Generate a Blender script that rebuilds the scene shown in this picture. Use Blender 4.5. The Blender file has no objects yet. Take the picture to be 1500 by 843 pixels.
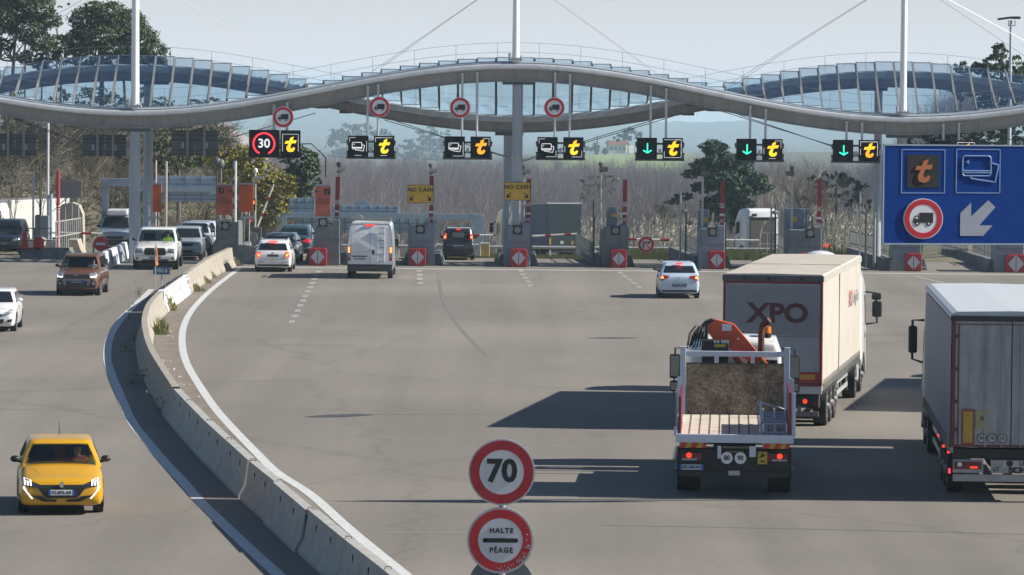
import bpy, bmesh, math, random
from mathutils import Vector, Matrix
from mathutils.bvhtree import BVHTree
R = math.radians
PI = math.pi
sc = bpy.context.scene
col = sc.collection
random.seed(7)

# ------------------------------------------------------------------ camera
FPX = 6400.0                      # focal length in pixels of the 1500 px wide photograph
CAMH = 8.8
cam_d = bpy.data.cameras.new('camera'); cam = bpy.data.objects.new('camera', cam_d); col.objects.link(cam)
cam_d.sensor_width = 36.0; cam_d.lens = 36.0 * FPX / 1500.0
cam_d.clip_start = 1.0; cam_d.clip_end = 40000.0
PITCH = math.atan(296.5 / FPX); ROLL = 0.0085
_F = Vector((0, math.cos(PITCH), -math.sin(PITCH)))
_r0 = Vector((1, 0, 0)); _u0 = Vector((0, math.sin(PITCH), math.cos(PITCH)))
_Rt = _r0 * math.cos(ROLL) + _u0 * math.sin(ROLL)
_Up = _u0 * math.cos(ROLL) - _r0 * math.sin(ROLL)
CAMP = Vector((0, 0, CAMH))
mw = Matrix((_Rt, _Up, -_F)).transposed().to_4x4(); mw.translation = CAMP
cam.matrix_world = mw
sc.camera = cam

# ------------------------------------------------------------------ light and exposure
SUN_EL = R(33.4); SUN_AZ = R(-2.0)          # azimuth measured from +X towards +Y
world = bpy.data.worlds.new('World'); sc.world = world; world.use_nodes = True
wn = world.node_tree.nodes; wl = world.node_tree.links
for n in list(wn): wn.remove(n)
sky = wn.new('ShaderNodeTexSky'); sky.sky_type = 'NISHITA'; sky.sun_disc = False
sky.sun_elevation = SUN_EL; sky.sun_rotation = PI / 2 - SUN_AZ
sky.air_density = 1.0; sky.dust_density = 0.4; sky.ozone_density = 2.5; sky.altitude = 50
tc = wn.new('ShaderNodeTexCoord'); mp = wn.new('ShaderNodeMapping')
mp.inputs['Rotation'].default_value = (R(0.7), 0, 0)    # the road climbs a little: the level of the sky is lower than the road's
bg = wn.new('ShaderNodeBackground'); bg.inputs['Strength'].default_value = 0.055
wo = wn.new('ShaderNodeOutputWorld')
wl.new(tc.outputs['Generated'], mp.inputs['Vector']); wl.new(mp.outputs[0], sky.inputs['Vector'])
# pale winter haze band low in the sky, all the way round the horizon
sx = wn.new('ShaderNodeSeparateXYZ'); hm_ = wn.new('ShaderNodeMapRange'); hm_.interpolation_type = 'SMOOTHSTEP'
hm_.inputs[1].default_value = 0.0; hm_.inputs[2].default_value = 0.09; hm_.inputs[3].default_value = 0.92; hm_.inputs[4].default_value = 0.0
mxs = wn.new('ShaderNodeMix'); mxs.data_type = 'RGBA'; mxs.inputs[7].default_value = (8.7, 9.3, 10.4, 1)
wl.new(mp.outputs[0], sx.inputs[0]); wl.new(sx.outputs['Z'], hm_.inputs[0]); wl.new(hm_.outputs[0], mxs.inputs[0]); wl.new(sky.outputs[0], mxs.inputs[6])
wl.new(mxs.outputs[2], bg.inputs[0]); wl.new(bg.outputs[0], wo.inputs[0])
sun_d = bpy.data.lights.new('sun', 'SUN'); sun = bpy.data.objects.new('sun', sun_d); col.objects.link(sun)
sun_d.energy = 5.0; sun_d.angle = R(0.53); sun_d.color = (1.0, 0.93, 0.82)
SUNV = Vector((math.cos(SUN_EL) * math.cos(SUN_AZ), math.cos(SUN_EL) * math.sin(SUN_AZ), math.sin(SUN_EL)))
sun.rotation_euler = SUNV.to_track_quat('Z', 'Y').to_euler()
sun.location = (60, 60, 60)
sc.view_settings.view_transform = 'Standard'; sc.view_settings.look = 'None'
sc.view_settings.gamma = 1.0; sc.view_settings.exposure = 0.70; sc.view_settings.use_curve_mapping = False
sc.render.engine = 'CYCLES'
sc.cycles.use_denoising = True
sc.cycles.max_bounces = 6; sc.cycles.diffuse_bounces = 3; sc.cycles.glossy_bounces = 3
sc.cycles.transparent_max_bounces = 12; sc.cycles.transmission_bounces = 4
sc.cycles.volume_bounces = 1
sc.cycles.sample_clamp_indirect = 4.0
sc.cycles.use_fast_gi = False
HAZE_DENSITY = 0.00013

# ------------------------------------------------------------------ measuring helpers (pixel of the photograph -> point in the world)
def ray(px, py):
    return (_F * FPX + _Rt * (px - 750.0) - _Up * (py - 421.5)).normalized()
def G(px, py, z=0.0):
    d = ray(px, py); t = (z - CAMH) / d.z
    return CAMP + d * t
def AT(px, py, Y):
    d = ray(px, py); t = Y / d.y
    return CAMP + d * t
def smooth(a, b, x):
    t = max(0.0, min(1.0, (x - a) / (b - a))); return t * t * (3 - 2 * t)
def lerp(a, b, t): return a + (b - a) * t
def table(tb, x):
    if x <= tb[0][0]: return tb[0][1]
    for (a, va), (b, vb) in zip(tb, tb[1:]):
        if x <= b: return lerp(va, vb, (x - a) / (b - a))
    return tb[-1][1]
def catmull(pts, n=6):
    out = []
    P = [pts[0]] + list(pts) + [pts[-1]]
    for i in range(1, len(P) - 2):
        p0, p1, p2, p3 = P[i-1], P[i], P[i+1], P[i+2]
        for k in range(n):
            t = k / n
            out.append(tuple(0.5 * ((2*b) + (-a+c)*t + (2*a-5*b+4*c-d)*t*t + (-a+3*b-3*c+d)*t**3) for a, b, c, d in zip(p0, p1, p2, p3)))
    out.append(tuple(pts[-1])); return out

# ------------------------------------------------------------------ materials
MATS = {}
def mat(name, c, rough=0.6, metal=0.0, var=0.10, scale=4.0, bump=0.0, emit=None, es=1.0, coat=0.0, dirt=0.0, dirtcol=(0.12,0.10,0.08), streak=False, spec=0.5):
    if name in MATS: return MATS[name]
    m = bpy.data.materials.new(name); m.use_nodes = True; nt = m.node_tree; N = nt.nodes; L = nt.links
    b = N['Principled BSDF']; b.inputs['Roughness'].default_value = rough; b.inputs['Metallic'].default_value = metal
    b.inputs['Specular IOR Level'].default_value = spec
    if coat: b.inputs['Coat Weight'].default_value = coat; b.inputs['Coat Roughness'].default_value = 0.06
    t = N.new('ShaderNodeTexCoord'); no = N.new('ShaderNodeTexNoise'); no.inputs['Scale'].default_value = scale; no.inputs['Detail'].default_value = 5
    L.new(t.outputs['Object'], no.inputs['Vector'])
    mx = N.new('ShaderNodeMix'); mx.data_type = 'RGBA'
    mx.inputs[6].default_value = (*[x * (1 - var) for x in c], 1); mx.inputs[7].default_value = (*[min(1, x * (1 + var)) for x in c], 1)
    rr = N.new('ShaderNodeMapRange'); rr.inputs[1].default_value = 0.3; rr.inputs[2].default_value = 0.7
    L.new(no.outputs[0], rr.inputs[0]); L.new(rr.outputs[0], mx.inputs[0])
    out = mx.outputs[2]
    if dirt:
        n2 = N.new('ShaderNodeTexNoise'); n2.inputs['Scale'].default_value = 1.0; n2.inputs['Detail'].default_value = 8; n2.inputs['Roughness'].default_value = 0.65
        ma = N.new('ShaderNodeMapping'); ma.inputs['Scale'].default_value = (6, 6, 0.8) if streak else (2.2, 2.2, 2.2)
        L.new(t.outputs['Object'], ma.inputs[0]); L.new(ma.outputs[0], n2.inputs['Vector'])
        r2 = N.new('ShaderNodeMapRange'); r2.inputs[1].default_value = 0.42; r2.inputs[2].default_value = 0.75; r2.inputs[4].default_value = dirt
        L.new(n2.outputs[0], r2.inputs[0])
        m2 = N.new('ShaderNodeMix'); m2.data_type = 'RGBA'; m2.inputs[7].default_value = (*dirtcol, 1)
        L.new(out, m2.inputs[6]); L.new(r2.outputs[0], m2.inputs[0]); out = m2.outputs[2]
    L.new(out, b.inputs['Base Color'])
    if bump:
        bp = N.new('ShaderNodeBump'); bp.inputs['Strength'].default_value = bump; bp.inputs['Distance'].default_value = 0.02
        n3 = N.new('ShaderNodeTexNoise'); n3.inputs['Scale'].default_value = scale * 8; n3.inputs['Detail'].default_value = 4
        L.new(t.outputs['Object'], n3.inputs['Vector']); L.new(n3.outputs[0], bp.inputs['Height']); L.new(bp.outputs[0], b.inputs['Normal'])
    if emit:
        b.inputs['Emission Color'].default_value = (*emit, 1); b.inputs['Emission Strength'].default_value = es
    MATS[name] = m; return m
def glassmat(name, tint, gloss=0.25, rough=0.03, gcol=(1, 1, 1)):
    m = bpy.data.materials.new(name); m.use_nodes = True; N = m.node_tree.nodes; L = m.node_tree.links
    for n in list(N): N.remove(n)
    tr = N.new('ShaderNodeBsdfTransparent'); tr.inputs[0].default_value = (*tint, 1)
    gl = N.new('ShaderNodeBsdfGlossy'); gl.inputs['Roughness'].default_value = rough; gl.inputs[0].default_value = (*gcol, 1)
    mx = N.new('ShaderNodeMixShader'); o = N.new('ShaderNodeOutputMaterial'); mx.inputs[0].default_value = gloss
    L.new(tr.outputs[0], mx.inputs[1]); L.new(gl.outputs[0], mx.inputs[2]); L.new(mx.outputs[0], o.inputs[0])
    MATS[name] = m; return m

BLACK = mat('black_plastic', (0.015, 0.016, 0.018), 0.45)
RUBBER = mat('tyre_rubber', (0.02, 0.02, 0.021), 0.8)
RIM = mat('alloy_rim', (0.45, 0.46, 0.48), 0.3, 0.8)
STEELRIM = mat('steel_rim', (0.25, 0.25, 0.26), 0.5, 0.5)
GLASS_D = mat('dark_car_glass', (0.012, 0.016, 0.02), 0.05, spec=0.9)
GLASS_C = glassmat('clear_windscreen', (0.62, 0.67, 0.68), 0.05)
CHROME = mat('chrome', (0.7, 0.72, 0.75), 0.12, 1.0)
LAMP_R = mat('red_lens', (0.30, 0.012, 0.012), 0.15)
LAMP_RL = mat('red_lens_lit', (0.5, 0.02, 0.01), 0.2, emit=(1.0, 0.05, 0.02), es=0.8)
LAMP_OL = mat('orange_lens_lit', (0.6, 0.2, 0.05), 0.2, emit=(1.0, 0.28, 0.06), es=1.6)
LAMP_W = mat('headlamp_glass', (0.35, 0.38, 0.42), 0.08, 0.4)
LAMP_WL = mat('headlamp_lit', (0.9, 0.9, 0.9), 0.1, emit=(0.85, 0.93, 1.0), es=1.0)
LAMP_AMB = mat('amber_lens', (0.75, 0.22, 0.02), 0.2)
PLATE = mat('number_plate_white', (0.72, 0.73, 0.72), 0.4)
PLATEBLUE = mat('number_plate_band', (0.02, 0.08, 0.45), 0.4)
INK = mat('black_lettering', (0.012, 0.012, 0.014), 0.6)
STEEL = mat('galvanised_steel', (0.36, 0.38, 0.40), 0.45, 0.5, var=0.15)
GREYPAINT = mat('grey_painted_steel', (0.30, 0.34, 0.39), 0.5, var=0.08, dirt=0.25, streak=True)
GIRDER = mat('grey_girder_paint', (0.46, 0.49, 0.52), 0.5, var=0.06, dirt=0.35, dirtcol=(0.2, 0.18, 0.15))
WHITEPAINT = mat('white_mast_paint', (0.80, 0.81, 0.82), 0.35, var=0.03)
SIGNRED = mat('sign_red', (0.45, 0.015, 0.03), 0.4)
SIGNWHITE = mat('sign_white', (0.62, 0.65, 0.70), 0.4, var=0.03)
REDPL = mat('red_plastic', (0.33, 0.012, 0.025), 0.4, dirt=0.2)
BOOMRED = mat('boom_red', (0.24, 0.014, 0.022), 0.4)
CONC = mat('concrete', (0.31, 0.285, 0.245), 0.9, var=0.15, scale=2.0, bump=0.3, dirt=0.5, dirtcol=(0.22, 0.20, 0.17))
CONC2 = mat('grey_concrete', (0.36, 0.36, 0.35), 0.9, var=0.10, scale=3.0, bump=0.3, dirt=0.45, dirtcol=(0.20, 0.19, 0.18))
DARKCONC = mat('dark_concrete', (0.16, 0.17, 0.18), 0.9, var=0.2, scale=2.0, bump=0.3, dirt=0.5, dirtcol=(0.07, 0.07, 0.07))
WHITELINE = mat('white_road_paint', (0.52, 0.54, 0.55), 0.7, var=0.12, scale=6, dirt=0.35, dirtcol=(0.3, 0.29, 0.28))
YELLOWS = mat('yellow_sign', (0.55, 0.33, 0.03), 0.4)
LEDBLACK = mat('led_sign_black', (0.008, 0.010, 0.012), 0.5, var=0.02, spec=.15)
SIGNBACK = mat('sign_back_grey', (0.10, 0.115, 0.12), 0.6, 0.2, var=0.1)
LEDWHITE = mat('led_white', (0.5, 0.5, 0.5), 0.5, emit=(0.95, 0.97, 1.0), es=0.45)
LEDGREEN = mat('led_green', (0.05, 0.5, 0.4), 0.5, emit=(0.03, 0.95, 0.55), es=0.9)
LEDORANGE = mat('led_orange', (0.6, 0.3, 0.02), 0.5, emit=(1.0, 0.30, 0.01), es=0.95)
LEDAMBER = mat('led_amber', (0.6, 0.4, 0.02), 0.5, emit=(1.0, 0.45, 0.01), es=0.95)
LEDYELLOW = mat('led_yellow', (0.6, 0.5, 0.02), 0.5, emit=(0.95, 0.72, 0.02), es=0.65)
LEDRED = mat('led_red', (0.6, 0.02, 0.02), 0.5, emit=(1.0, 0.03, 0.05), es=1.3)

# ------------------------------------------------------------------ object helpers
def tag(o, label=None, cat=None, group=None, kind=None):
    if label: o['label'] = label
    if cat: o['category'] = cat
    if group: o['group'] = group
    if kind: o['kind'] = kind
    return o
def empty(name, loc=(0, 0, 0), rz=0.0, label=None, cat=None, group=None, scale=1.0):
    o = bpy.data.objects.new(name, None); col.objects.link(o); o.location = loc; o.rotation_euler = (0, 0, rz)
    o.empty_display_size = 0.3; o.scale = (scale,) * 3
    return tag(o, label, cat, group)
KIDS = {}
def _reg(o, parent):
    if parent is not None:
        o.parent = parent; KIDS.setdefault(parent.name, []).append(o)
def kids(o): return KIDS.get(o.name, [])
def copy_tree(o, parent=None):
    c = o.copy(); col.objects.link(c)
    if parent is not None: _reg(c, parent)
    for ch in list(kids(o)): copy_tree(ch, c)
    return c
SPLIT = {k: k for k in ('bearing', 'hanger_pipe', 'floodlight', 'lamp_unit', 'tail_light', 'lit_lamp', 'side_marker', 'side_marker_lamp', 'marker_lamp', 'lifting_slot', 'stay_cable', 'tie_rod', 'black_rubber', 'yellow_reflector', 'warning_notice', 'leg', 'upright', 'hinge_bracket', 'clear_lens', 'speed_disc', 'red_side_board', 'bracket_symbol', 'blue_band', 'red_marks', 'rib_frame')}
SPLIT.update({'white_markings': 'white_marking', 'worn_spots': 'worn_spot', 'red_bands': 'red_band', 'stakes': 'stake', 'stake': 'stake', 'hinges': 'hinge', 'posts': 'post', 'stand': 'post', 'roof_rails': 'roof_rail', 'locking_bars': 'locking_bar', 'handrail_posts': 'handrail_post', 'bright_rods': 'bright_rod', 'roof_grips': 'roof_grip', 'hoses': 'hose', 'ladder_rungs': 'ladder_rung', 'ladder_rails': 'ladder_rail', 'windows': 'window'})
class MB:
    """collects solids, linked as one mesh"""
    def __init__(s): s.v = []; s.f = []
    def add(s, vs, fs):
        b = len(s.v); s.v += [tuple(p) for p in vs]; s.f += [tuple(b + i for i in f) for f in fs]; return s
    def box(s, c, d, rz=0.0, m=None):
        x, y, z = d[0]/2, d[1]/2, d[2]/2
        vs = [Vector(p) for p in ((-x,-y,-z),(x,-y,-z),(x,y,-z),(-x,y,-z),(-x,-y,z),(x,-y,z),(x,y,z),(-x,y,z))]
        if rz: q = Matrix.Rotation(rz, 3, 'Z'); vs = [q @ p for p in vs]
        if m is not None: vs = [m @ p for p in vs]
        C = Vector(c); vs = [p + C for p in vs]
        return s.add(vs, [(0,3,2,1),(4,5,6,7),(0,1,5,4),(1,2,6,5),(2,3,7,6),(3,0,4,7)])
    def bb(s, x0, x1, y0, y1, z0, z1):
        return s.box(((x0+x1)/2, (y0+y1)/2, (z0+z1)/2), (abs(x1-x0), abs(y1-y0), abs(z1-z0)))
    def cyl(s, p0, p1, r0, r1=None, n=12, cap=True):
        if r1 is None: r1 = r0
        p0, p1 = Vector(p0), Vector(p1); d = (p1 - p0).normalized()
        a = d.orthogonal().normalized(); b = d.cross(a)
        vs = [p0 + (a*math.cos(2*PI*i/n) + b*math.sin(2*PI*i/n))*r0 for i in range(n)] + [p1 + (a*math.cos(2*PI*i/n) + b*math.sin(2*PI*i/n))*r1 for i in range(n)]
        fs = [(i, (i+1) % n, n + (i+1) % n, n + i) for i in range(n)]
        if cap: fs += [tuple(reversed(range(n))), tuple(range(n, 2*n))]
        return s.add(vs, fs)
    def tube(s, pts, r, n=6):
        P = [Vector(p) for p in pts]; vs, fs = [], []; a = None
        for i, p in enumerate(P):
            d = (P[min(i+1, len(P)-1)] - P[max(i-1, 0)]).normalized()
            a = d.orthogonal().normalized() if a is None else (a - d*a.dot(d)).normalized()
            b = d.cross(a); vs += [p + (a*math.cos(2*PI*k/n) + b*math.sin(2*PI*k/n))*r for k in range(n)]
        for i in range(len(P)-1):
            for k in range(n): q = i*n+k; w = i*n+(k+1) % n; fs.append((q, w, w+n, q+n))
        fs += [tuple(reversed(range(n))), tuple(range((len(P)-1)*n, len(P)*n))]
        return s.add(vs, fs)
    def islands(s):
        p = list(range(len(s.v)))
        def f(i):
            while p[i] != i: p[i] = p[p[i]]; i = p[i]
            return i
        for q in s.f:
            for w in q[1:]: p[f(w)] = f(q[0])
        g = {}
        for q in s.f: g.setdefault(f(q[0]), []).append(q)
        out = []
        for k in sorted(g):
            ids = sorted({i for q in g[k] for i in q}); mp_ = {i: j for j, i in enumerate(ids)}
            b = MB(); b.v = [s.v[i] for i in ids]; b.f = [tuple(mp_[i] for i in q) for q in g[k]]; out.append(b)
        return out
    def prism(s, poly, y0, y1):
        """polygon in x,z extruded along y"""
        n = len(poly)
        vs = [(x, y0, z) for x, z in poly] + [(x, y1, z) for x, z in poly]
        return s.add(vs, [tuple(range(n)), tuple(reversed(range(n, 2*n)))] + [(i+n, (i+1) % n + n, (i+1) % n, i) for i in range(n)])
    def prismx(s, poly, x0, x1):
        """polygon in y,z extruded along x"""
        n = len(poly)
        vs = [(x0, y, z) for y, z in poly] + [(x1, y, z) for y, z in poly]
        return s.add(vs, [tuple(reversed(range(n))), tuple(range(n, 2*n))] + [(i, (i+1) % n, (i+1) % n + n, i+n) for i in range(n)])
    def ring(s, cx, cz, r0, r1, y0, y1, n=40, a0=0.0, a1=2*PI):
        """flat annulus facing y, with thickness"""
        full = abs(a1 - a0 - 2*PI) < 1e-6; k = n if full else n + 1
        vs = []
        for y in (y0, y1):
            for r in (r0, r1):
                for i in range(k):
                    a = a0 + (a1-a0)*i/n; vs.append((cx + r*math.cos(a), y, cz + r*math.sin(a)))
        fs = []
        for i in range(n):
            j = (i+1) % k
            fs += [(i, k+i, k+j, j)[::-1], (2*k+i, 2*k+j, 3*k+j, 3*k+i)[::-1], (k+i, 3*k+i, 3*k+j, k+j)[::-1], (i, j, 2*k+j, 2*k+i)[::-1]]
        return s.add(vs, fs)
    def disc(s, cx, cz, r, y0, y1, n=40):
        return s.prism([(cx + r*math.cos(2*PI*i/n), cz + r*math.sin(2*PI*i/n)) for i in range(n)], y0, y1)
    def ell(s, c, r, n=12, k=8):
        vs = [(c[0], c[1], c[2]-r[2])]; fs = []
        for j in range(1, k):
            p = -PI/2 + PI*j/k
            for i in range(n): a = 2*PI*i/n; vs.append((c[0]+r[0]*math.cos(p)*math.cos(a), c[1]+r[1]*math.cos(p)*math.sin(a), c[2]+r[2]*math.sin(p)))
        vs.append((c[0], c[1], c[2]+r[2])); T = len(vs)-1
        for i in range(n): fs.append((0, 1+(i+1) % n, 1+i)); fs.append((T, T-n+i, T-n+(i+1) % n))
        for j in range(k-2):
            for i in range(n): a = 1+j*n+i; b = 1+j*n+(i+1) % n; fs.append((a, b, b+n, a+n))
        return s.add(vs, fs)
    def xf(s, M):
        s.v = [tuple(M @ Vector(p)) for p in s.v]; return s
    def mesh(s, name):
        me = bpy.data.meshes.new(name); me.from_pydata(s.v, [], s.f); me.update(); return me
    def build(s, name, m, parent=None, smooth=False, bevel=0.0, loc=None, rz=0.0, fixn=True):
        if name in SPLIT and parent is not None:
            o = None
            for b in s.islands(): o = b._build(SPLIT[name], m, parent, smooth, bevel, loc, rz, fixn)
            return o
        return s._build(name, m, parent, smooth, bevel, loc, rz, fixn)
    def _build(s, name, m, parent=None, smooth=False, bevel=0.0, loc=None, rz=0.0, fixn=True):
        me = s.mesh(name)
        if fixn:
            bm = bmesh.new(); bm.from_mesh(me); bmesh.ops.recalc_face_normals(bm, faces=bm.faces); bm.to_mesh(me); bm.free()
        return link(name, me, m, parent, smooth, bevel, loc, rz)
def link(name, me, m, parent=None, smooth=False, bevel=0.0, loc=None, rz=0.0):
    me.materials.clear(); me.materials.append(m)
    if smooth:
        me.polygons.foreach_set('use_smooth', [True] * len(me.polygons))
        if smooth != 'all':
            try: me.set_sharp_from_angle(angle=R(38))
            except Exception: pass
    o = bpy.data.objects.new(name, me); col.objects.link(o); _reg(o, parent)
    if loc is not None: o.location = loc
    if rz: o.rotation_euler = (0, 0, rz)
    if bevel:
        b = o.modifiers.new('bevel', 'BEVEL'); b.width = bevel; b.segments = 2; b.limit_method = 'ANGLE'; b.angle_limit = R(40)
    return o
_tm = {}
def text_mesh(body, size, bold=0.0, ext=0.004, space=1.0):
    key = (body, size, bold, ext, space)
    if key in _tm: return _tm[key].copy()
    cu = bpy.data.curves.new('lettering', 'FONT'); cu.body = body; cu.size = size; cu.extrude = ext; cu.offset = bold
    cu.align_x = 'CENTER'; cu.align_y = 'CENTER'; cu.resolution_u = 3; cu.space_character = space
    o = bpy.data.objects.new('lettering', cu); col.objects.link(o)
    bpy.context.view_layer.update()
    me = bpy.data.meshes.new_from_object(o.evaluated_get(bpy.context.evaluated_depsgraph_get()))
    bpy.data.objects.remove(o); _tm[key] = me; return me.copy()
def text(body, size, m, parent, loc, facing='-y', bold=0.0, name='lettering', ext=0.004, space=1.0, sx=1.0):
    me = text_mesh(body, size, bold, ext, space)
    if sx != 1.0:
        for v in me.vertices: v.co.x *= sx
    o = link(name, me, m, parent)
    o.location = loc
    o.rotation_euler = {'-y': (PI/2, 0, 0), '+y': (PI/2, 0, PI), '+x': (PI/2, 0, PI/2), '-x': (PI/2, 0, -PI/2)}[facing]
    return o
# ================================================================== SETTING: terrain, asphalt, markings
def U_of(x, y): return 750 + x * FPX / max(y, 1)
ZC = [(0, 0), (222, 0), (262, -1.6), (310, -3.6), (400, -9), (700, -13), (1000, -16), (1500, -20.3), (1900, -23.0), (2300, -26.3), (3000, -38), (4500, -62), (7000, -80), (8800, -56), (10000, -55), (10800, -90), (12000, -160)]
def hz(x, y):
    if y < 0: return -0.02
    u = U_of(x, y)
    z = table(ZC, y)
    if 1350 < y < 3900: z -= 4.5 * smooth(1350, 1500, y) * (1 - smooth(3300, 3900, y)) * (1 - smooth(690, 780, u))
    if y > 4500:                                            # skyline of the far ridge
        k = smooth(5500, 9000, y)
        z += k * (11 * math.sin(u / 210.0 + 0.6) + 6.0 * math.sin(u / 77.0 + 2.0) - 12.0 * smooth(700, 950, u) * (1 - smooth(1000, 1150, u)))
    if 1200 < y < 3600:                                     # field rises to the left of the house
        z += 1.5 * math.sin(u / 160.0) * smooth(1200, 1500, y)
    k = 1 - smooth(300, 470, u)                             # wooded bank on the left
    if k > 0 and y > 238:
        bank = table([(238, -.6), (262, -1.6), (284, -2.0), (306, 2.2), (340, 4.2), (700, 4), (1500, -5), (6500, -60)], y)
        if x < -200: bank *= 1
        z = lerp(z, bank, k)
    k = smooth(1250, 1420, u)
    if k > 0 and y > 238:
        bank = table([(238, 0), (270, -0.5), (330, 1.0), (500, 2), (1500, -15), (6500, -60)], y)
        z = lerp(z, bank, k)
    return z
def build_terrain():
    ys = [-60, -30, 0, 30, 60, 100, 150, 200, 222]
    y = 226.0
    while y < 12000: ys.append(y); y += 4 if y < 360 else (12 if y < 700 else (30 if y < 2600 else 110))
    ts = [-1 + 2*i/260 for i in range(261)]
    vs, fs, cs = [], [], []
    rnd = random.Random(3)
    for y in ys:
        for t in ts:
            x = t * (70 + 0.30 * max(y, 0))
            z = hz(x, y) - 0.05 + (rnd.uniform(-2.5, 3.0) if y > 6000 else (rnd.uniform(-.12, .12) if y > 245 else 0))
            vs.append((x, y, z))
            u = U_of(x, y)
            if y < 1350: c = (0.15, 0.14, 0.085) if y < 420 else (0.235, 0.21, 0.215)  # wood floor paled like its twigs, haze put into the colour
            elif y < 2450:
                f = smooth(775, 830, u) * (1 - smooth(985, 1030, u))
                c = tuple(lerp(a, b, f) for a, b in zip((0.10, 0.11, 0.085), (0.20, 0.27, 0.09)))
            else: c = (0.07, 0.085, 0.07)
            cs.append((*c, 1))
    W = len(ts)
    for j in range(len(ys)-1):
        for i in range(W-1): a = j*W+i; fs.append((a, a+1, a+1+W, a+W))
    me = bpy.data.meshes.new('ground'); me.from_pydata(vs, [], fs)
    ca = me.color_attributes.new('ground_cover', 'FLOAT_COLOR', 'POINT')
    ca.data.foreach_set('color', [q for c in cs for q in c])
    m = bpy.data.materials.new('ground_cover'); m.use_nodes = True; N = m.node_tree.nodes; L = m.node_tree.links; b = N['Principled BSDF']
    b.inputs['Roughness'].default_value = 0.95
    at = N.new('ShaderNodeAttribute'); at.attribute_name = 'ground_cover'
    t = N.new('ShaderNodeTexCoord'); n1 = N.new('ShaderNodeTexNoise'); n1.inputs['Scale'].default_value = 0.35; n1.inputs['Detail'].default_value = 10
    L.new(t.outputs['Object'], n1.inputs['Vector'])
    mr = N.new('ShaderNodeMapRange'); mr.inputs[1].default_value = .3; mr.inputs[2].default_value = .7; mr.inputs[3].default_value = 0.55; mr.inputs[4].default_value = 1.4
    L.new(n1.outputs[0], mr.inputs[0])
    mx = N.new('ShaderNodeVectorMath'); mx.operation = 'SCALE'; L.new(at.outputs['Color'], mx.inputs[0]); L.new(mr.outputs[0], mx.inputs['Scale'])
    L.new(mx.outputs[0], b.inputs['Base Color'])
    o = link('ground', me, m, smooth='all'); tag(o, kind='structure')
build_terrain()

def asphalt_mat():
    m = bpy.data.materials.new('worn_asphalt'); m.use_nodes = True; N = m.node_tree.nodes; L = m.node_tree.links; b = N['Principled BSDF']
    b.inputs['Roughness'].default_value = 0.85; b.inputs['Specular IOR Level'].default_value = 0.25
    t = N.new('ShaderNodeTexCoord')
    def noise(scale, mapscale=(1,1,1), det=6, rg=0.6):
        mp_ = N.new('ShaderNodeMapping'); mp_.inputs['Scale'].default_value = mapscale
        n = N.new('ShaderNodeTexNoise'); n.inputs['Scale'].default_value = scale; n.inputs['Detail'].default_value = det; n.inputs['Roughness'].default_value = rg
        L.new(t.outputs['Object'], mp_.inputs[0]); L.new(mp_.outputs[0], n.inputs['Vector']); return n.outputs[0]
    def ramp(src, lo, hi, a, bb):
        r = N.new('ShaderNodeMapRange'); r.inputs[1].default_value = lo; r.inputs[2].default_value = hi; r.inputs[3].default_value = a; r.inputs[4].default_value = bb
        L.new(src, r.inputs[0]); return r.outputs[0]
    def mul(a, bb):
        x = N.new('ShaderNodeMath'); x.operation = 'MULTIPLY'; L.new(a, x.inputs[0]); L.new(bb, x.inputs[1]); return x.outputs[0]
    big = ramp(noise(0.07, (1, .35, 1), 4), .35, .65, .90, 1.07)
    lanes = ramp(noise(0.55, (1, .03, 1), 4), .35, .65, .91, 1.06)
    fine = ramp(noise(5.0, (1, 1, 1), 9, .8), .3, .7, .84, 1.14)
    grit = ramp(noise(40.0, (1, 1, 1), 3, .8), .3, .7, .84, 1.14)
    k = mul(mul(big, lanes), mul(fine, grit))
    # sealed cracks: thin dark wandering lines
    wv = N.new('ShaderNodeTexVoronoi'); wv.feature = 'DISTANCE_TO_EDGE'; wv.inputs['Scale'].default_value = 0.055
    mp2 = N.new('ShaderNodeMapping'); mp2.inputs['Scale'].default_value = (1.3, .55, 1)
    nn = N.new('ShaderNodeTexNoise'); nn.inputs['Scale'].default_value = .5; nn.inputs['Detail'].default_value = 4
    L.new(t.outputs['Object'], nn.inputs['Vector'])
    vm = N.new('ShaderNodeVectorMath'); vm.operation = 'MULTIPLY_ADD'; vm.inputs[1].default_value = (2.5, 2.5, 0)
    L.new(nn.outputs['Color'], vm.inputs[0]); L.new(t.outputs['Object'], vm.inputs[2]); L.new(vm.outputs[0], mp2.inputs[0]); L.new(mp2.outputs[0], wv.inputs['Vector'])
    k = mul(k, ramp(wv.outputs['Distance'], 0.0, 0.008, .86, 1.0))
    mx = N.new('ShaderNodeMix'); mx.data_type = 'RGBA'; mx.inputs[6].default_value = (0.188, 0.174, 0.156, 1); mx.inputs[7].default_value = (0.220, 0.202, 0.180, 1)
    L.new(ramp(noise(0.05, (1,1,1), 3), .4, .6, 0, 1), mx.inputs[0])
    sc_ = N.new('ShaderNodeVectorMath'); sc_.operation = 'SCALE'; L.new(mx.outputs[2], sc_.inputs[0]); L.new(k, sc_.inputs['Scale'])
    L.new(sc_.outputs[0], b.inputs['Base Color'])
    bp = N.new('ShaderNodeBump'); bp.inputs['Strength'].default_value = .25; bp.inputs['Distance'].default_value = .01
    L.new(noise(40.0), bp.inputs['Height']); L.new(bp.outputs[0], b.inputs['Normal'])
    return m
ASPH = asphalt_mat()
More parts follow.
